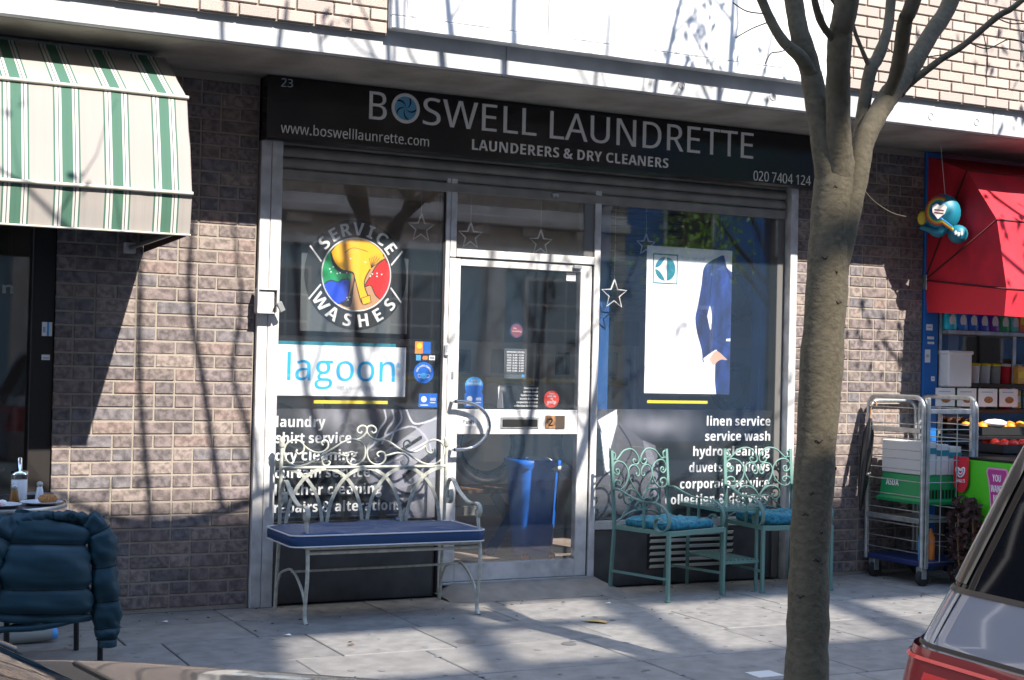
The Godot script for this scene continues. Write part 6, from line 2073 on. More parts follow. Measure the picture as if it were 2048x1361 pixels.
func cage_trolley() -> void:
	var x0 := 6.87
	var x1 := 7.34
	var z0 := 0.06
	var z1 := 0.62
	var t := thing("wire_cage", "tall galvanised wire roll cage on castors in front of the grocery", "cage", Vector3(7.1, 0, 0.34))
	var m: Material = M.steel
	var hoop := func(a: Vector3, b: Vector3, top: float, low: float, r: float) -> MB:
		var d := (b - a)
		var pl := [a + Vector3(0, low, 0), a + Vector3(0, top - 0.08, 0)]
		for k in 7:
			var an := PI / 2 * k / 6
			pl.append(a + d.normalized() * (0.08 * (1 - cos(an))) + Vector3(0, top - 0.08 + 0.08 * sin(an), 0))
		for k in 7:
			var an := PI / 2 * k / 6
			pl.append(b - d.normalized() * (0.08 * (1 - sin(an))) + Vector3(0, top - 0.08 + 0.08 * cos(an), 0))
		pl.append(b + Vector3(0, low, 0))
		var mb := MB.new()
		mb.tube(pl, r, 8)
		return mb
	part(t, "side_hoop", hoop.call(Vector3(x0, 0, z0), Vector3(x0, 0, z1), 1.275, 0.13, 0.016), m)
	part(t, "side_hoop", hoop.call(Vector3(x1, 0, z0), Vector3(x1, 0, z1), 1.275, 0.13, 0.016), m)
	part(t, "back_hoop", hoop.call(Vector3(x0 + 0.02, 0, z0 - 0.02), Vector3(x1 - 0.02, 0, z0 - 0.02), 1.24, 0.15, 0.014), m)
	bx(t, "corner_post", Vector3(x0 + 0.018, 0.12, z1 - 0.015), Vector3(x0 + 0.05, 1.275, z1 + 0.016), m, 0.004)
	bx(t, "corner_post", Vector3(x1 - 0.05, 0.35, z1 - 0.015), Vector3(x1 - 0.018, 1.265, z1 + 0.016), m, 0.004)
	bx(t, "front_bar", Vector3(x0 + 0.051, 1.165, z1 - 0.012), Vector3(x1 - 0.051, 1.20, z1 + 0.012), m, 0.004)
	for y in [1.20, 1.09, 0.99, 0.91, 0.85, 0.78, 0.70, 0.60, 0.5, 0.40, 0.30, 0.22]:
		var a := MB.new()
		a.tube([Vector3(x0, y, z0), Vector3(x0, y, z1)], 0.0038, 5)
		part(t, "side_wire", a, m)
		var b := MB.new()
		b.tube([Vector3(x1, y, z0), Vector3(x1, y, z1)], 0.0038, 5)
		part(t, "side_wire", b, m)
	for y in [1.06, 0.98, 0.85, 0.70, 0.46, 0.30, 0.16]:
		var a := MB.new()
		a.tube([Vector3(x0 + 0.04, y, z1), Vector3(x1 - 0.04, y, z1)], 0.0038, 5)
		part(t, "front_wire", a, m)
	for k in 2:
		var x := x0 + 0.16 + k * 0.14
		var a := MB.new()
		a.tube([Vector3(x, 0.16, z1), Vector3(x, 1.17, z1)], 0.0038, 5)
		part(t, "front_wire", a, m)
	for y in [1.03, 0.42]:
		bx(t, "shelf_edge", Vector3(x0 - 0.012, y, z0), Vector3(x0 + 0.012, y + 0.035, z1 - 0.02), m, 0.003)
	bx(t, "base_plate", Vector3(x0, 0.13, z0), Vector3(x1, 0.165, z1), M.navy, 0.006)
	bx(t, "mid_shelf", Vector3(x0 + 0.02, 0.425, z0 + 0.01), Vector3(x1 - 0.02, 0.435, z1 - 0.03), m)
	for q in [[x0 + 0.03, z1 - 0.03], [x1 - 0.05, z1 - 0.03], [x0 + 0.03, z0 + 0.05], [x1 - 0.05, z0 + 0.05]]:
		bx(t, "castor_fork", Vector3(q[0] - 0.025, 0.045, q[1] - 0.03), Vector3(q[0] + 0.025, 0.13, q[1] + 0.03), m, 0.006)
		var w := MB.new()
		w.lathe([Vector2(0.0, -0.018), Vector2(0.05, -0.018), Vector2(0.055, -0.01), Vector2(0.055, 0.01), Vector2(0.05, 0.018), Vector2(0.0, 0.018)], Vector3(q[0], 0.055, q[1] + 0.01), 16, Basis(Vector3(1, 0, 0), PI / 2))
		part(t, "castor_wheel", w, M.rubber)
	# what it carries
	var gc := thing("grocery_crate", "green plastic grocery crate upside down inside the wire cage", "crate", Vector3(7.1, 0.545, 0.35))
	var mb := MB.new()
	var rows := []
	for q in [[0.0, 0.19, 0.235], [0.02, 0.195, 0.24], [0.035, 0.18, 0.22], [0.19, 0.165, 0.205], [0.195, 0.15, 0.19]]:
		rows.append(PackedVector3Array([Vector3(7.1 - q[1], 0.545 + q[0], 0.35 - q[2]), Vector3(7.1 + q[1], 0.545 + q[0], 0.35 - q[2]), Vector3(7.1 + q[1], 0.545 + q[0], 0.35 + q[2]), Vector3(7.1 - q[1], 0.545 + q[0], 0.35 + q[2])]))
	for i in rows.size() - 1:
		for k in 4:
			var n := (k + 1) % 4
			mb.face([rows[i][k], rows[i][n], rows[i + 1][n], rows[i + 1][k]], rows[i][k] + rows[i][n] - Vector3(14.2, 0, 0.7) - Vector3(0, (rows[i][k].y) * 2, 0))
	mb.face([rows[4][0], rows[4][1], rows[4][2], rows[4][3]], Vector3(0, 1, 0))
	part(gc, "shell", mb, M.green_plastic)
	for k in 9:
		bx(gc, "slot", Vector3(6.97 + k * 0.03, 0.585, 0.571), Vector3(6.984 + k * 0.03, 0.645, 0.574), M.black)
	side_text(gc, "ASDA", 6.922, 0.26, 0.655, 0.045, 0.13)
	for k in 3:
		var cx := 6.99 + 0.115 * k
		var o := thing("food_carton", ["white carton in the cage above the green crate, nearest the wall side", "white carton in the middle of the cage above the green crate", "white carton with a blue band in the cage above the green crate"][k], "carton", Vector3(cx, 0.742, 0.33), "cartons stacked in the wire cage")
		bx(o, "box", Vector3(cx - 0.055, 0.742, 0.13), Vector3(cx + 0.055, 0.97 - 0.015 * k, 0.555), M.carton, 0.006)
		bx(o, "blue_band", Vector3(cx - 0.0555, 0.89 - 0.015 * k, 0.5552), Vector3(cx + 0.0555, 0.93 - 0.015 * k, 0.557), M.teal_ink)
	var bt := [["sky_card", "blue"], ["orange_card", "orange"]]
	for k in 2:
		var o := MB.new()
		o.lathe([Vector2(0, 0), Vector2(0.03, 0), Vector2(0.03, 0.15), Vector2(0.012, 0.19), Vector2(0.012, 0.21), Vector2(0, 0.21)], Vector3(6.97 + 0.07 * k, 0.166, 0.52), 14)
		solo("detergent_bottle", o, M[bt[k][0]], "%s plastic bottle standing on the base of the wire cage" % bt[k][1], "bottle", Vector3(6.97 + 0.07 * k, 0.166, 0.52))
	# dark folded umbrella hooked on the cage
	var f := thing("folded_umbrella", "long dark folded umbrella hanging on the wall side of the wire cage", "umbrella", Vector3(6.78, 0.44, 0.10))
	var d := Vector3(0.095, 0.66, -0.02).normalized()
	var bas := Basis(d.cross(Vector3(0, 0, 1)).normalized(), d, d.cross(Vector3(0, 0, 1)).normalized().cross(d))
	var um := MB.new()
	var urows := []
	for q in [[0.0, 0.006], [0.05, 0.012], [0.20, 0.028], [0.40, 0.036], [0.55, 0.033], [0.62, 0.018], [0.66, 0.010]]:
		var row := PackedVector3Array()
		for k in 24:
			var an := TAU * k / 24
			row.append(Vector3(6.775, 0.46, 0.10) + bas * Vector3(cos(an) * q[1] * (1.0 + 0.22 * cos(an * 6.0)), q[0], sin(an) * q[1] * (1.0 + 0.22 * cos(an * 6.0))))
		urows.append(row)
	um.grid(urows, true)
	part(f, "canopy", um, M.trim_black)
	var hk := MB.new()
	hk.tube(cat([Vector3(6.865, 1.10, 0.08), Vector3(6.875, 1.20, 0.075), Vector3(6.885, 1.235, 0.08), Vector3(6.90, 1.225, 0.10), Vector3(6.895, 1.20, 0.11)], 4), 0.007, 6)
	part(f, "crook", hk, M.wood)
	var tie := MB.new()
	tie.tube([Vector3(6.80, 0.72, 0.135), Vector3(6.835, 0.73, 0.13)], 0.008, 5)
	part(f, "strap", tie, M.steel)

func cafe_table() -> void:
	var C := Vector3(0.80, 0.0, 1.02)
	var t := thing("cafe_table", "round dark cafe table with a pale rim under the striped awning", "table", C)
	var tp := MB.new()
	tp.lathe([Vector2(0.0, 0.715), Vector2(0.385, 0.715), Vector2(0.395, 0.722), Vector2(0.395, 0.732), Vector2(0.388, 0.738), Vector2(0.0, 0.738)], C, 40)
	part(t, "tabletop", tp, M.table_top)
	var rm := MB.new()
	rm.lathe([Vector2(0.396, 0.718), Vector2(0.402, 0.718), Vector2(0.402, 0.737), Vector2(0.396, 0.737)], C, 40)
	part(t, "rim", rm, M.steel)
	var pd := MB.new()
	pd.lathe([Vector2(0.22, 0.0), Vector2(0.22, 0.02), Vector2(0.05, 0.05), Vector2(0.03, 0.08), Vector2(0.03, 0.714)], C, 20)
	part(t, "pedestal", pd, M.trim_black)
	var items := []
	var y := 0.7385
	var sg := thing("sugar_pourer", "glass sugar pourer with a steel spout on the cafe table", "pourer", Vector3(0.985, y, 1.02))
	var mb := MB.new()
	mb.lathe([Vector2(0, 0), Vector2(0.036, 0), Vector2(0.036, 0.10), Vector2(0, 0.10)], Vector3(0.985, y, 1.02), 18)
	part(sg, "sugar", mb, M.paper)
	mb = MB.new()
	mb.lathe([Vector2(0.038, 0), Vector2(0.038, 0.125), Vector2(0.03, 0.135)], Vector3(0.985, y, 1.02), 18)
	part(sg, "glass", mb, M.glass)
	mb = MB.new()
	mb.lathe([Vector2(0.039, 0.125), Vector2(0.039, 0.14), Vector2(0.012, 0.145), Vector2(0.010, 0.20), Vector2(0.008, 0.205)], Vector3(0.985, y, 1.02), 14)
	part(sg, "spout", mb, M.chrome)
	var pp := thing("pepper_pot", "small amber pepper pot beside the sugar pourer", "pot", Vector3(0.95, y, 1.12))
	mb = MB.new()
	mb.lathe([Vector2(0, 0), Vector2(0.025, 0), Vector2(0.017, 0.055), Vector2(0.013, 0.065)], Vector3(0.95, y, 1.12), 14)
	part(pp, "body", mb, M.pepper)
	mb = MB.new()
	mb.ball(Vector3(0.95, y + 0.075, 1.12), Vector3(0.016, 0.016, 0.016), 10)
	part(pp, "cap", mb, M.steel)
	var sp := thing("salt_pot", "small white salt pot with a round cap on the cafe table", "pot", Vector3(1.075, y, 1.04))
	mb = MB.new()
	mb.lathe([Vector2(0, 0), Vector2(0.023, 0), Vector2(0.015, 0.055), Vector2(0.012, 0.068)], Vector3(1.075, y, 1.04), 14)
	part(sp, "body", mb, M.china)
	mb = MB.new()
	mb.ball(Vector3(1.075, y + 0.078, 1.04), Vector3(0.016, 0.016, 0.016), 10)
	part(sp, "cap", mb, M.bar_cream)
	for q in [[1.06, 1.20, "white plate holding a bread roll on the cafe table"], [0.87, 1.28, "white plate of food at the left edge of the photo on the cafe table"]]:
		var pl := thing("plate", q[2], "plate", Vector3(q[0], y, q[1]), "plates on the cafe table")
		mb = MB.new()
		mb.lathe([Vector2(0, 0), Vector2(0.06, 0), Vector2(0.095, 0.012), Vector2(0.093, 0.015), Vector2(0.058, 0.004), Vector2(0, 0.004)], Vector3(q[0], y, q[1]), 28)
		part(pl, "dish", mb, M.china)
	var br := MB.new()
	br.ball(Vector3(1.09, y + 0.024, 1.19), Vector3(0.045, 0.024, 0.034), 14)
	solo("bread_roll", br, M.bread, "brown bread roll on the white plate", "bread", Vector3(1.09, y + 0.004, 1.19))
	var fd := thing("food_portion", "red and white food on the left plate", "food", Vector3(0.88, y, 1.28))
	for k in 6:
		mb = MB.new()
		mb.ball(Vector3(0.86 + rng.randf_range(-.03, .05), y + 0.018, 1.28 + rng.randf_range(-.03, .03)), Vector3(0.022, 0.014, 0.018), 8)
		part(fd, "piece", mb, M.tomato if k % 2 else M.card_white)
	var sd := thing("glass_dish", "shallow glass dish on the far side of the cafe table", "dish", Vector3(1.09, y, 0.90))
	mb = MB.new()
	mb.lathe([Vector2(0, 0), Vector2(0.05, 0), Vector2(0.075, 0.022), Vector2(0.072, 0.023), Vector2(0.048, 0.004), Vector2(0, 0.004)], Vector3(1.09, y, 0.90), 22)
	part(sd, "dish", mb, M.steel)
	# chair
	var ch := thing("cafe_chair", "dark metal cafe chair with a jacket hung over its back", "chair", Vector3(1.09, 0, 1.2))
	var tilt := -0.05
	for q in [[1.285, 0.92, 0.45], [0.91, 0.92, 0.45], [1.315, 1.36, 0.70], [0.90, 1.40, 0.70]]:
		mb = MB.new()
		mb.tube([Vector3(q[0], 0, q[1]), Vector3(q[0] - 0.015, q[2], q[1] + (0.03 if q[2] > 0.5 else 0.02))], 0.013, 8)
		part(ch, "leg", mb, M.trim_black)
	bx(ch, "seat", Vector3(0.89, 0.43, 0.92), Vector3(1.30, 0.455, 1.38), M.trim_black, 0.008)
	bx(ch, "backrest", Vector3(0.89, 0.58, 1.385), Vector3(1.305, 0.685, 1.405), M.trim_black, 0.006)
	# puffer jacket
	var j := thing("puffer_jacket", "teal quilted puffer jacket hung over the cafe chair", "jacket", Vector3(1.1, 0.15, 1.44))
	var nz := FastNoiseLite.new()
	nz.seed = 31
	nz.frequency = 3.0
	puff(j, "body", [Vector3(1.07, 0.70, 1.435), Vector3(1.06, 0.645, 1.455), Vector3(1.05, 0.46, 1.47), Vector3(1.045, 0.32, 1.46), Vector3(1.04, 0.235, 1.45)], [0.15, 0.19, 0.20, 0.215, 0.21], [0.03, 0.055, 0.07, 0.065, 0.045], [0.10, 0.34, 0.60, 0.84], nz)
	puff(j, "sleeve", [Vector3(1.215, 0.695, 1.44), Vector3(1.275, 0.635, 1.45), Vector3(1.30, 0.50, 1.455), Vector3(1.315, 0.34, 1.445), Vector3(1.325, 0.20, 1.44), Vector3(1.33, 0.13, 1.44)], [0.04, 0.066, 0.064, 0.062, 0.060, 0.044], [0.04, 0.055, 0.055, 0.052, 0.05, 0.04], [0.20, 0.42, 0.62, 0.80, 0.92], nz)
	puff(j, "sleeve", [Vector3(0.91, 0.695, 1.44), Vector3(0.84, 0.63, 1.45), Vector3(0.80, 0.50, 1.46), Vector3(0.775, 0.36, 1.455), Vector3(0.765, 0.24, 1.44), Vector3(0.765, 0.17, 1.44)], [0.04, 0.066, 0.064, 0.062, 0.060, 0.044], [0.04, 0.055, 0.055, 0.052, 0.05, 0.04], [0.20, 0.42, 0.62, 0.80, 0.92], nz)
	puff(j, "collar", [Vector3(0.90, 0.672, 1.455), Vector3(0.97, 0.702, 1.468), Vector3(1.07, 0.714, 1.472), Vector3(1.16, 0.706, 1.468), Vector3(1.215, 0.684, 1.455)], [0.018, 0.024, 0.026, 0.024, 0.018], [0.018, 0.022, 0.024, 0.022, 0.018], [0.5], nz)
	mb = MB.new()
	mb.lathe([Vector2(0.036, 0), Vector2(0.042, 0.004), Vector2(0.042, 0.03), Vector2(0.036, 0.034)], Vector3(1.331, 0.11, 1.44), 14)
	part(j, "cuff", mb, M.teal_nylon)
	var hm := []
	for k in 25:
		var a := TAU * k / 24
		hm.append(Vector3(1.04 + cos(a) * 0.205, 0.232 + 0.006 * sin(a * 3) + 0.02 * cos(a), 1.45 + sin(a) * 0.045))
	mb = MB.new()
	mb.tube(hm, 0.014, 6)
	part(j, "hem", mb, M.teal_nylon)
	var bo := thing("pale_bottle", "pale plastic bottle lying on the pavement behind the jacket", "bottle", Vector3(1.14, 0.03, 0.66))
	mb = MB.new()
	var rot := Basis(Vector3(0, 0, 1), -PI / 2 + 0.05)
	mb.lathe([Vector2(0, -0.13), Vector2(0.03, -0.13), Vector2(0.034, -0.11), Vector2(0.034, 0.06), Vector2(0.03, 0.08)], Vector3(1.13, 0.036, 0.66), 14, rot)
	part(bo, "body", mb, M.room_pale)
	mb = MB.new()
	mb.lathe([Vector2(0.031, 0.08), Vector2(0.028, 0.105), Vector2(0.0, 0.112)], Vector3(1.13, 0.036, 0.66), 14, rot)
	part(bo, "cap", mb, M.sky_card)

func puff(parent: Node, called: String, path: Array, rx: Array, rz: Array, seams: Array, nz: FastNoiseLite) -> void:
	var n := 56
	var rows := []
	var last := path.size() - 1
	for i in n + 1:
		var f := i / float(n)
		var g := f * last
		var a: int = mini(int(g), last - 1)
		var u := g - a
		var p0: Vector3 = path[maxi(a - 1, 0)]
		var p1: Vector3 = path[a]
		var p2: Vector3 = path[a + 1]
		var p3: Vector3 = path[mini(a + 2, last)]
		var p := p1.cubic_interpolate(p2, p0, p3, u)
		var d := (p1.cubic_interpolate(p2, p0, p3, minf(u + 0.02, 1.0)) - p1.cubic_interpolate(p2, p0, p3, maxf(u - 0.02, 0.0))).normalized()
		var side := d.cross(Vector3(0, 0, 1)).normalized()
		var up := side.cross(d).normalized()
		var e0 := 0.0
		var e1 := 1.0
		for s in seams:
			if s <= f: e0 = maxf(e0, s)
			if s > f: e1 = minf(e1, s)
		var t := (f - e0) / maxf(e1 - e0, 0.001)
		var swell := pow(maxf(sin(PI * clampf(t, 0.0, 1.0)), 0.0), 0.27)
		var end := minf(1.0, minf(f, 1.0 - f) * 14.0)
		var ax := lerpf(rx[a], rx[a + 1], u) * (0.80 + 0.20 * swell) * (0.35 + 0.65 * sqrt(end))
		var az := lerpf(rz[a], rz[a + 1], u) * (0.34 + 0.66 * swell) * (0.35 + 0.65 * sqrt(end))
		var row := PackedVector3Array()
		for k in 28:
			var an := TAU * k / 28
			var c := cos(an)
			var s2 := sin(an)
			var q := p + side * (ax * signf(c) * pow(absf(c), 0.8)) + up * (az * signf(s2) * pow(absf(s2), 0.8))
			q += (q - p).normalized() * (nz.get_noise_3dv(q * 2.2) * 0.022 + nz.get_noise_3dv(q * Vector3(9, 4.5, 9) + Vector3(q.y * 3.0, 0, 0)) * 0.014 + nz.get_noise_3dv(q * 22.0) * 0.004) * (0.4 + 0.6 * swell)
			row.append(q)
		rows.append(row)
	var mb := MB.new()
	mb.grid(rows, true)
	var body := part(parent, called, mb, M.teal_nylon)
	for s in seams:  # dark cords laid in the quilt grooves to deepen their shade
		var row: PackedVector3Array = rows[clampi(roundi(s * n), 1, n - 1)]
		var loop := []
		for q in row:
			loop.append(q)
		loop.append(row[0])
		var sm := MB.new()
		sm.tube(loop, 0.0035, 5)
		part(body, "crease_shade", sm, M.crease_shade)

# a car shell: level rings (height, rear x, front x, side inset) between two sides, corners rounded
var BOW := 0.03
func ring(lv: Array, z0: float, z1: float, off: float) -> PackedVector3Array:
	var y: float = lv[0]
	var xr: float = lv[1] - off
	var xf: float = lv[2] + off
	var a: float = z0 + lv[3] - off
	var b: float = z1 - lv[3] + off
	var r := minf(0.13, (xf - xr) * 0.4)
	var o := PackedVector3Array()
	var xm := (xr + xf) / 2
	for k in 5:
		o.append(Vector3(lerpf(xm, xr + r, k / 4.0), y, a))
	for k in range(1, 9):
		var an := PI / 2 * k / 8
		o.append(Vector3(xr + r - sin(an) * r, y, a + r - cos(an) * r))
	for k in range(1, 9):
		o.append(Vector3(xr - 0.03 * sin(PI * k / 8.0), y, lerpf(a + r, b - r, k / 8.0)))
	for k in range(1, 9):
		var an := PI / 2 * k / 8
		o.append(Vector3(xr + r - cos(an) * r, y, b - r + sin(an) * r))
	for k in range(1, 9):
		o.append(Vector3(lerpf(xr + r, xf - r, k / 8.0), y, b))
	for k in range(1, 9):
		var an := PI / 2 * k / 8
		o.append(Vector3(xf - r + sin(an) * r, y, b - r + cos(an) * r))
	for k in range(1, 9):
		o.append(Vector3(xf + BOW * sin(PI * k / 8.0), y, lerpf(b - r, a + r, k / 8.0)))
	for k in range(1, 9):
		var an := PI / 2 * k / 8
		o.append(Vector3(xf - r + cos(an) * r, y, a + r - sin(an) * r))
	for k in range(1, 4):
		o.append(Vector3(lerpf(xf - r, xm, k / 4.0), y, a))
	return o

func shell(parent: Node, called: String, lvs: Array, z0: float, z1: float, off: float, m: Material, cap := false, i0 := -1, i1 := -1) -> MeshInstance3D:
	var fine := []
	for i in lvs.size() - 1:
		for k in 3:
			var q := []
			for c in 4:
				var p0: float = lvs[maxi(i - 1, 0)][c]
				var p1: float = lvs[i][c]
				var p2: float = lvs[i + 1][c]
				var p3: float = lvs[mini(i + 2, lvs.size() - 1)][c]
				q.append(cubic_interpolate(p1, p2, p0, p3, k / 3.0))
			fine.append(q)
	fine.append(lvs[-1])
	var rows := []
	for q in fine:
		var r := ring(q, z0, z1, off)
		if i0 >= 0:
			r = r.slice(i0, i1)
		rows.append(r)
	var mb := MB.new()
	if i0 >= 0:
		mb.grid(rows, false, rows[0][int(rows[0].size() / 2)] - Vector3((lvs[0][1] + lvs[0][2]) / 2, rows[0][0].y, (z0 + z1) / 2))
	else:
		if cap:
			var top: PackedVector3Array = rows[-1]
			var c := Vector3()
			for p in top:
				c += p / top.size()
			for f in [0.6, 0.0]:
				var row := PackedVector3Array()
				for p in top:
					row.append(c + (p - c) * f + Vector3(0, 0.02 if f > 0.1 else 0.03, 0))
				rows.append(row)
		mb.grid(rows, true)
	return part(parent, called, mb, m)

func wheels(t: Node3D, xs: Array, z0: float, z1: float) -> void:
	for x in xs:
		for z in [z0 + 0.10, z1 - 0.10]:
			var rot := Basis(Vector3(1, 0, 0), PI / 2)
			var w := MB.new()
			w.lathe([Vector2(0.2, -0.1), Vector2(0.31, -0.1), Vector2(0.33, -0.07), Vector2(0.33, 0.07), Vector2(0.31, 0.1), Vector2(0.2, 0.1)], Vector3(x, 0.21, z), 28, rot)
			var p := part(t, "wheel", w, M.rubber)
			var r := MB.new()
			r.lathe([Vector2(0.0, -0.09), Vector2(0.205, -0.095), Vector2(0.205, 0.095), Vector2(0.0, 0.09)], Vector3(x, 0.21, z), 24, rot)
			part(p, "rim", r, M.steel)

func cars() -> void:
	var z0 := 6.0
	var z1 := 7.75
	var w := thing("white_car", "silvery white hatchback parked at the lower right, seen from its rear corner", "car", Vector3(4.0, -0.12, 6.9))
	shell(w, "body", [[0.16, 2.0, 6.0, 0.06], [0.30, 1.89, 6.12, 0.02], [0.55, 1.86, 6.16, 0.0], [0.78, 1.868, 6.1, 0.0], [0.90, 1.895, 5.95, 0.005], [0.97, 1.928, 5.6, 0.015], [1.03, 1.957, 5.1, 0.03]], z0, z1, 0.0, M.car_white)
	shell(w, "glasshouse", [[1.034, 1.960, 5.05, 0.034], [1.15, 2.010, 4.75, 0.06], [1.30, 2.070, 4.4, 0.10], [1.42, 2.14, 4.1, 0.15]], z0, z1, 0.0, M.car_glass)
	shell(w, "roof", [[1.422, 2.10, 4.12, 0.15], [1.46, 2.16, 3.95, 0.19], [1.475, 2.3, 3.8, 0.26]], z0, z1, 0.0, M.car_white, true)
	shell(w, "tail_lamp", [[0.70, 1.863, 6.1, 0.0], [0.80, 1.870, 6.09, 0.0], [0.895, 1.893, 5.96, 0.003], [0.925, 1.903, 5.9, 0.006]], z0, z1, 0.008, M.lamp_red, false, 3, 29)
	shell(w, "lamp_strip", [[0.872, 1.886, 6.0, 0.001], [0.878, 1.888, 5.97, 0.002], [0.886, 1.891, 5.96, 0.003]], z0, z1, 0.0105, M.lamp_bright, false, 12, 21)
	for q in [[0.715, 0.725], [0.77, 0.777], [0.905, 0.911]]:
		shell(w, "lamp_line", [[q[0], 1.867, 6.0, 0.001], [q[1], 1.867 if q[0] < 0.75 else (1.871 if q[0] < 0.8 else 1.899), 5.96, 0.003]] if q[0] < 0.8 else [[q[0], 1.895, 6.0, 0.003], [q[1], 1.899, 5.96, 0.005]], z0, z1, 0.0115, M.lamp_bright, false, 5, 14)
	shell(w, "lamp_insert", [[0.74, 1.865, 6.1, 0.0], [0.82, 1.873, 6.08, 0.0], [0.85, 1.880, 6.02, 0.0]], z0, z1, 0.0105, M.lamp_dark, false, 8, 21)
	shell(w, "bumper", [[0.12, 1.94, 6.02, 0.05], [0.25, 1.87, 6.15, 0.01], [0.42, 1.84, 6.18, -0.005]], z0, z1, 0.006, M.trim_black)
	shell(w, "window_seal", [[1.028, 1.956, 5.12, 0.029], [1.037, 1.962, 5.03, 0.035]], z0, z1, 0.002, M.trim_black)
	shell(w, "rear_pillar", [[1.045, 1.965, 5.03, 0.037], [1.15, 2.010, 4.75, 0.06], [1.30, 2.070, 4.4, 0.10], [1.41, 2.135, 4.12, 0.147]], z0, z1, 0.003, M.car_black, false, 5, 12)
	shell(w, "lamp_gap", [[0.927, 1.904, 5.9, 0.007], [0.934, 1.908, 5.85, 0.008]], z0, z1, 0.002, M.trim_black)
	var gp := MB.new()
	var gpts := []
	for q in [[0.935, 1.911, 5.8, 0.009], [0.97, 1.928, 5.6, 0.015], [1.0, 1.942, 5.3, 0.022], [1.026, 1.955, 5.12, 0.029]]:
		gpts.append(ring(q, z0, z1, 0.0005)[11])
	gp.tube(gpts, 0.0016, 4)
	part(w, "tailgate_gap", gp, M.trim_black)
	wheels(w, [2.75, 5.35], z0, z1)
	var b := thing("black_car", "glossy black car parked at the lower left, only its bonnet edge in view", "car", Vector3(-0.7, -0.12, 6.8))
	z0 = 5.92
	z1 = 7.68
	shell(b, "body", [[0.16, -2.75, 1.50, 0.05], [0.35, -2.85, 1.60, 0.01], [0.60, -2.85, 1.58, 0.0], [0.74, -2.82, 1.48, 0.0], [0.81, -2.80, 1.36, 0.0], [0.865, -2.78, 1.18, 0.005], [0.905, -2.75, 0.99, 0.012], [0.935, -2.70, 0.80, 0.022], [0.962, -2.65, 0.62, 0.032], [0.982, -2.62, 0.48, 0.045], [0.995, -2.62, 0.33, 0.06]], z0, z1, 0.0, M.car_black)
	BOW = 0.16
	shell(b, "glasshouse", [[0.996, -2.6, 0.31, 0.065], [1.12, -2.45, 0.08, 0.10], [1.28, -2.2, -0.22, 0.16], [1.36, -2.0, -0.42, 0.21]], z0, z1, 0.0, M.car_glass)
	shell(b, "roof", [[1.362, -2.02, -0.40, 0.21], [1.395, -1.9, -0.55, 0.26], [1.405, -1.7, -0.7, 0.34]], z0, z1, 0.0, M.car_black, true)
	var sc := MB.new()
	sc.tube([Vector3(0.30, 1.004, z0 + 0.075), Vector3(-0.42, 1.368, z0 + 0.21)], 0.009, 6)
	part(b, "windscreen_pillar", sc, M.car_black)
	var wp := MB.new()
	wp.tube([Vector3(0.36, 1.012, z0 + 0.22), Vector3(0.44, 1.03, z0 + 0.85)], 0.004, 6)
	part(b, "wiper", wp, M.trim_black)
	wheels(b, [0.62, -1.95], z0, z1)

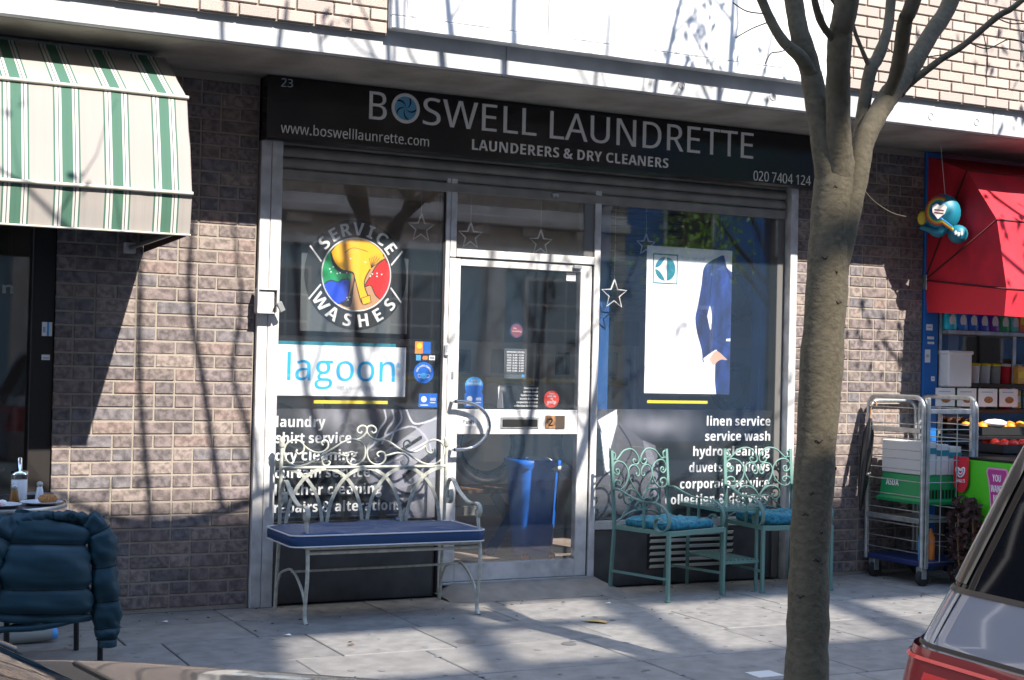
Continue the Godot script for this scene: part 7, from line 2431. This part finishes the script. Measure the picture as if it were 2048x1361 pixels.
func litter() -> void:
	var m := MB.new()
	m.face([Vector3(4.03, 0.006, 1.02), Vector3(4.13, 0.010, 1.05), Vector3(4.15, 0.006, 1.11), Vector3(4.05, 0.012, 1.09)], Vector3(0, 1, 0))
	m.face([Vector3(4.05, 0.012, 1.09), Vector3(4.15, 0.006, 1.11), Vector3(4.12, 0.007, 1.14)], Vector3(0, 1, 0))
	mat("gold_paper", lin(.6, .38, .12), 0.5)
	solo("paper_scrap", m, M.gold_paper, "crumpled gold paper scrap on the pavement before the door", "litter", Vector3(4.09, 0.0, 1.07))
	var pl := MB.new()
	pl.box(Vector3(4.09, 0.0, 2.50), Vector3(4.23, 0.004, 2.62), 0.001)
	mat("pale_plate", lin(.62, .62, .60), 0.6)
	solo("cover_plate", pl, M.pale_plate, "small pale square cover plate set in the pavement beside the tree", "cover", Vector3(4.16, 0.0, 2.56))
	var st := [[3.16, 1.36, 0.055, "dark round gum stain on the pavement before the bench"], [3.64, 1.59, 0.04, "dark round gum stain on the pavement before the door"], [7.05, 0.98, 0.10, "dark round metal cover in the pavement by the wire cage"]]
	for q in st:
		var s := MB.new()
		s.lathe([Vector2(q[2], 0.0005), Vector2(q[2] * 0.95, 0.003), Vector2(0, 0.003)], Vector3(q[0], 0.0015, q[1]), 20)
		mat("stain", lin(.13, .125, .12), 0.8)
		solo("pavement_spot", s, M.stain, q[3], "stain" if q[2] < 0.08 else "cover", Vector3(q[0], 0, q[1]))
	var sp := MB.new()
	var lf := MB.new()
	for k in 320:
		var p := Vector2(rng.randf_range(0.6, 8.0), rng.randf_range(0.05, 2.7))
		var r := rng.randf_range(0.008, 0.022)
		sp.lathe([Vector2(r, 0.0), Vector2(r * 0.8, 0.0016), Vector2(0, 0.0018)], Vector3(p.x, 0.0018, p.y), 9)
	for k in 110:
		var p := Vector3(rng.randf_range(0.8, 8.0), 0.004, 0.03 + absf(rng.randfn(0, 0.35)) if k < 70 else rng.randf_range(0.2, 2.8))
		var d := Vector3(rng.randfn(), 0, rng.randfn()).normalized() * rng.randf_range(0.006, 0.018)
		lf.face([p - d, p + Vector3(d.z, 0.01, -d.x) * 0.4, p + d, p - Vector3(d.z, -0.012, -d.x) * 0.4], Vector3(0, 1, 0))
	ORG = Vector3.ZERO
	mat("gum", lin(.20, .195, .19), 0.85)
	var o1 := part(self, "pavement_spots", sp, M.gum)
	tag(o1, "scattered small dark gum spots over the pavement", "stains", "", "stuff")
	var o2 := part(self, "leaf_crumbs", lf, M.dry_leaf)
	tag(o2, "tiny dry leaf crumbs gathered along the shop fronts", "leaves", "", "stuff")
	var words := ["near the left pilaster", "between the bench and the road", "beside the brick wall foot", "before the wire cage", "beside the door step", "near the tree trunk foot"]
	var at := [[2.33, 0.90], [2.55, 1.25], [1.83, 0.32], [6.6, 0.9], [4.45, 0.55], [4.8, 1.9]]
	for k in 6:
		var s := MB.new()
		var p := Vector3(at[k][0], 0.006, at[k][1])
		s.face([p, p + Vector3(0.03, 0.008, 0.01), p + Vector3(0.035, 0.002, 0.03), p + Vector3(0.005, 0.006, 0.025)], Vector3(0, 1, 0))
		solo("leaf_scrap", s, M.brown_paper if k % 2 else M.paper, "tiny scrap of litter on the paving %s" % words[k], "litter", Vector3(p.x, 0, p.z))
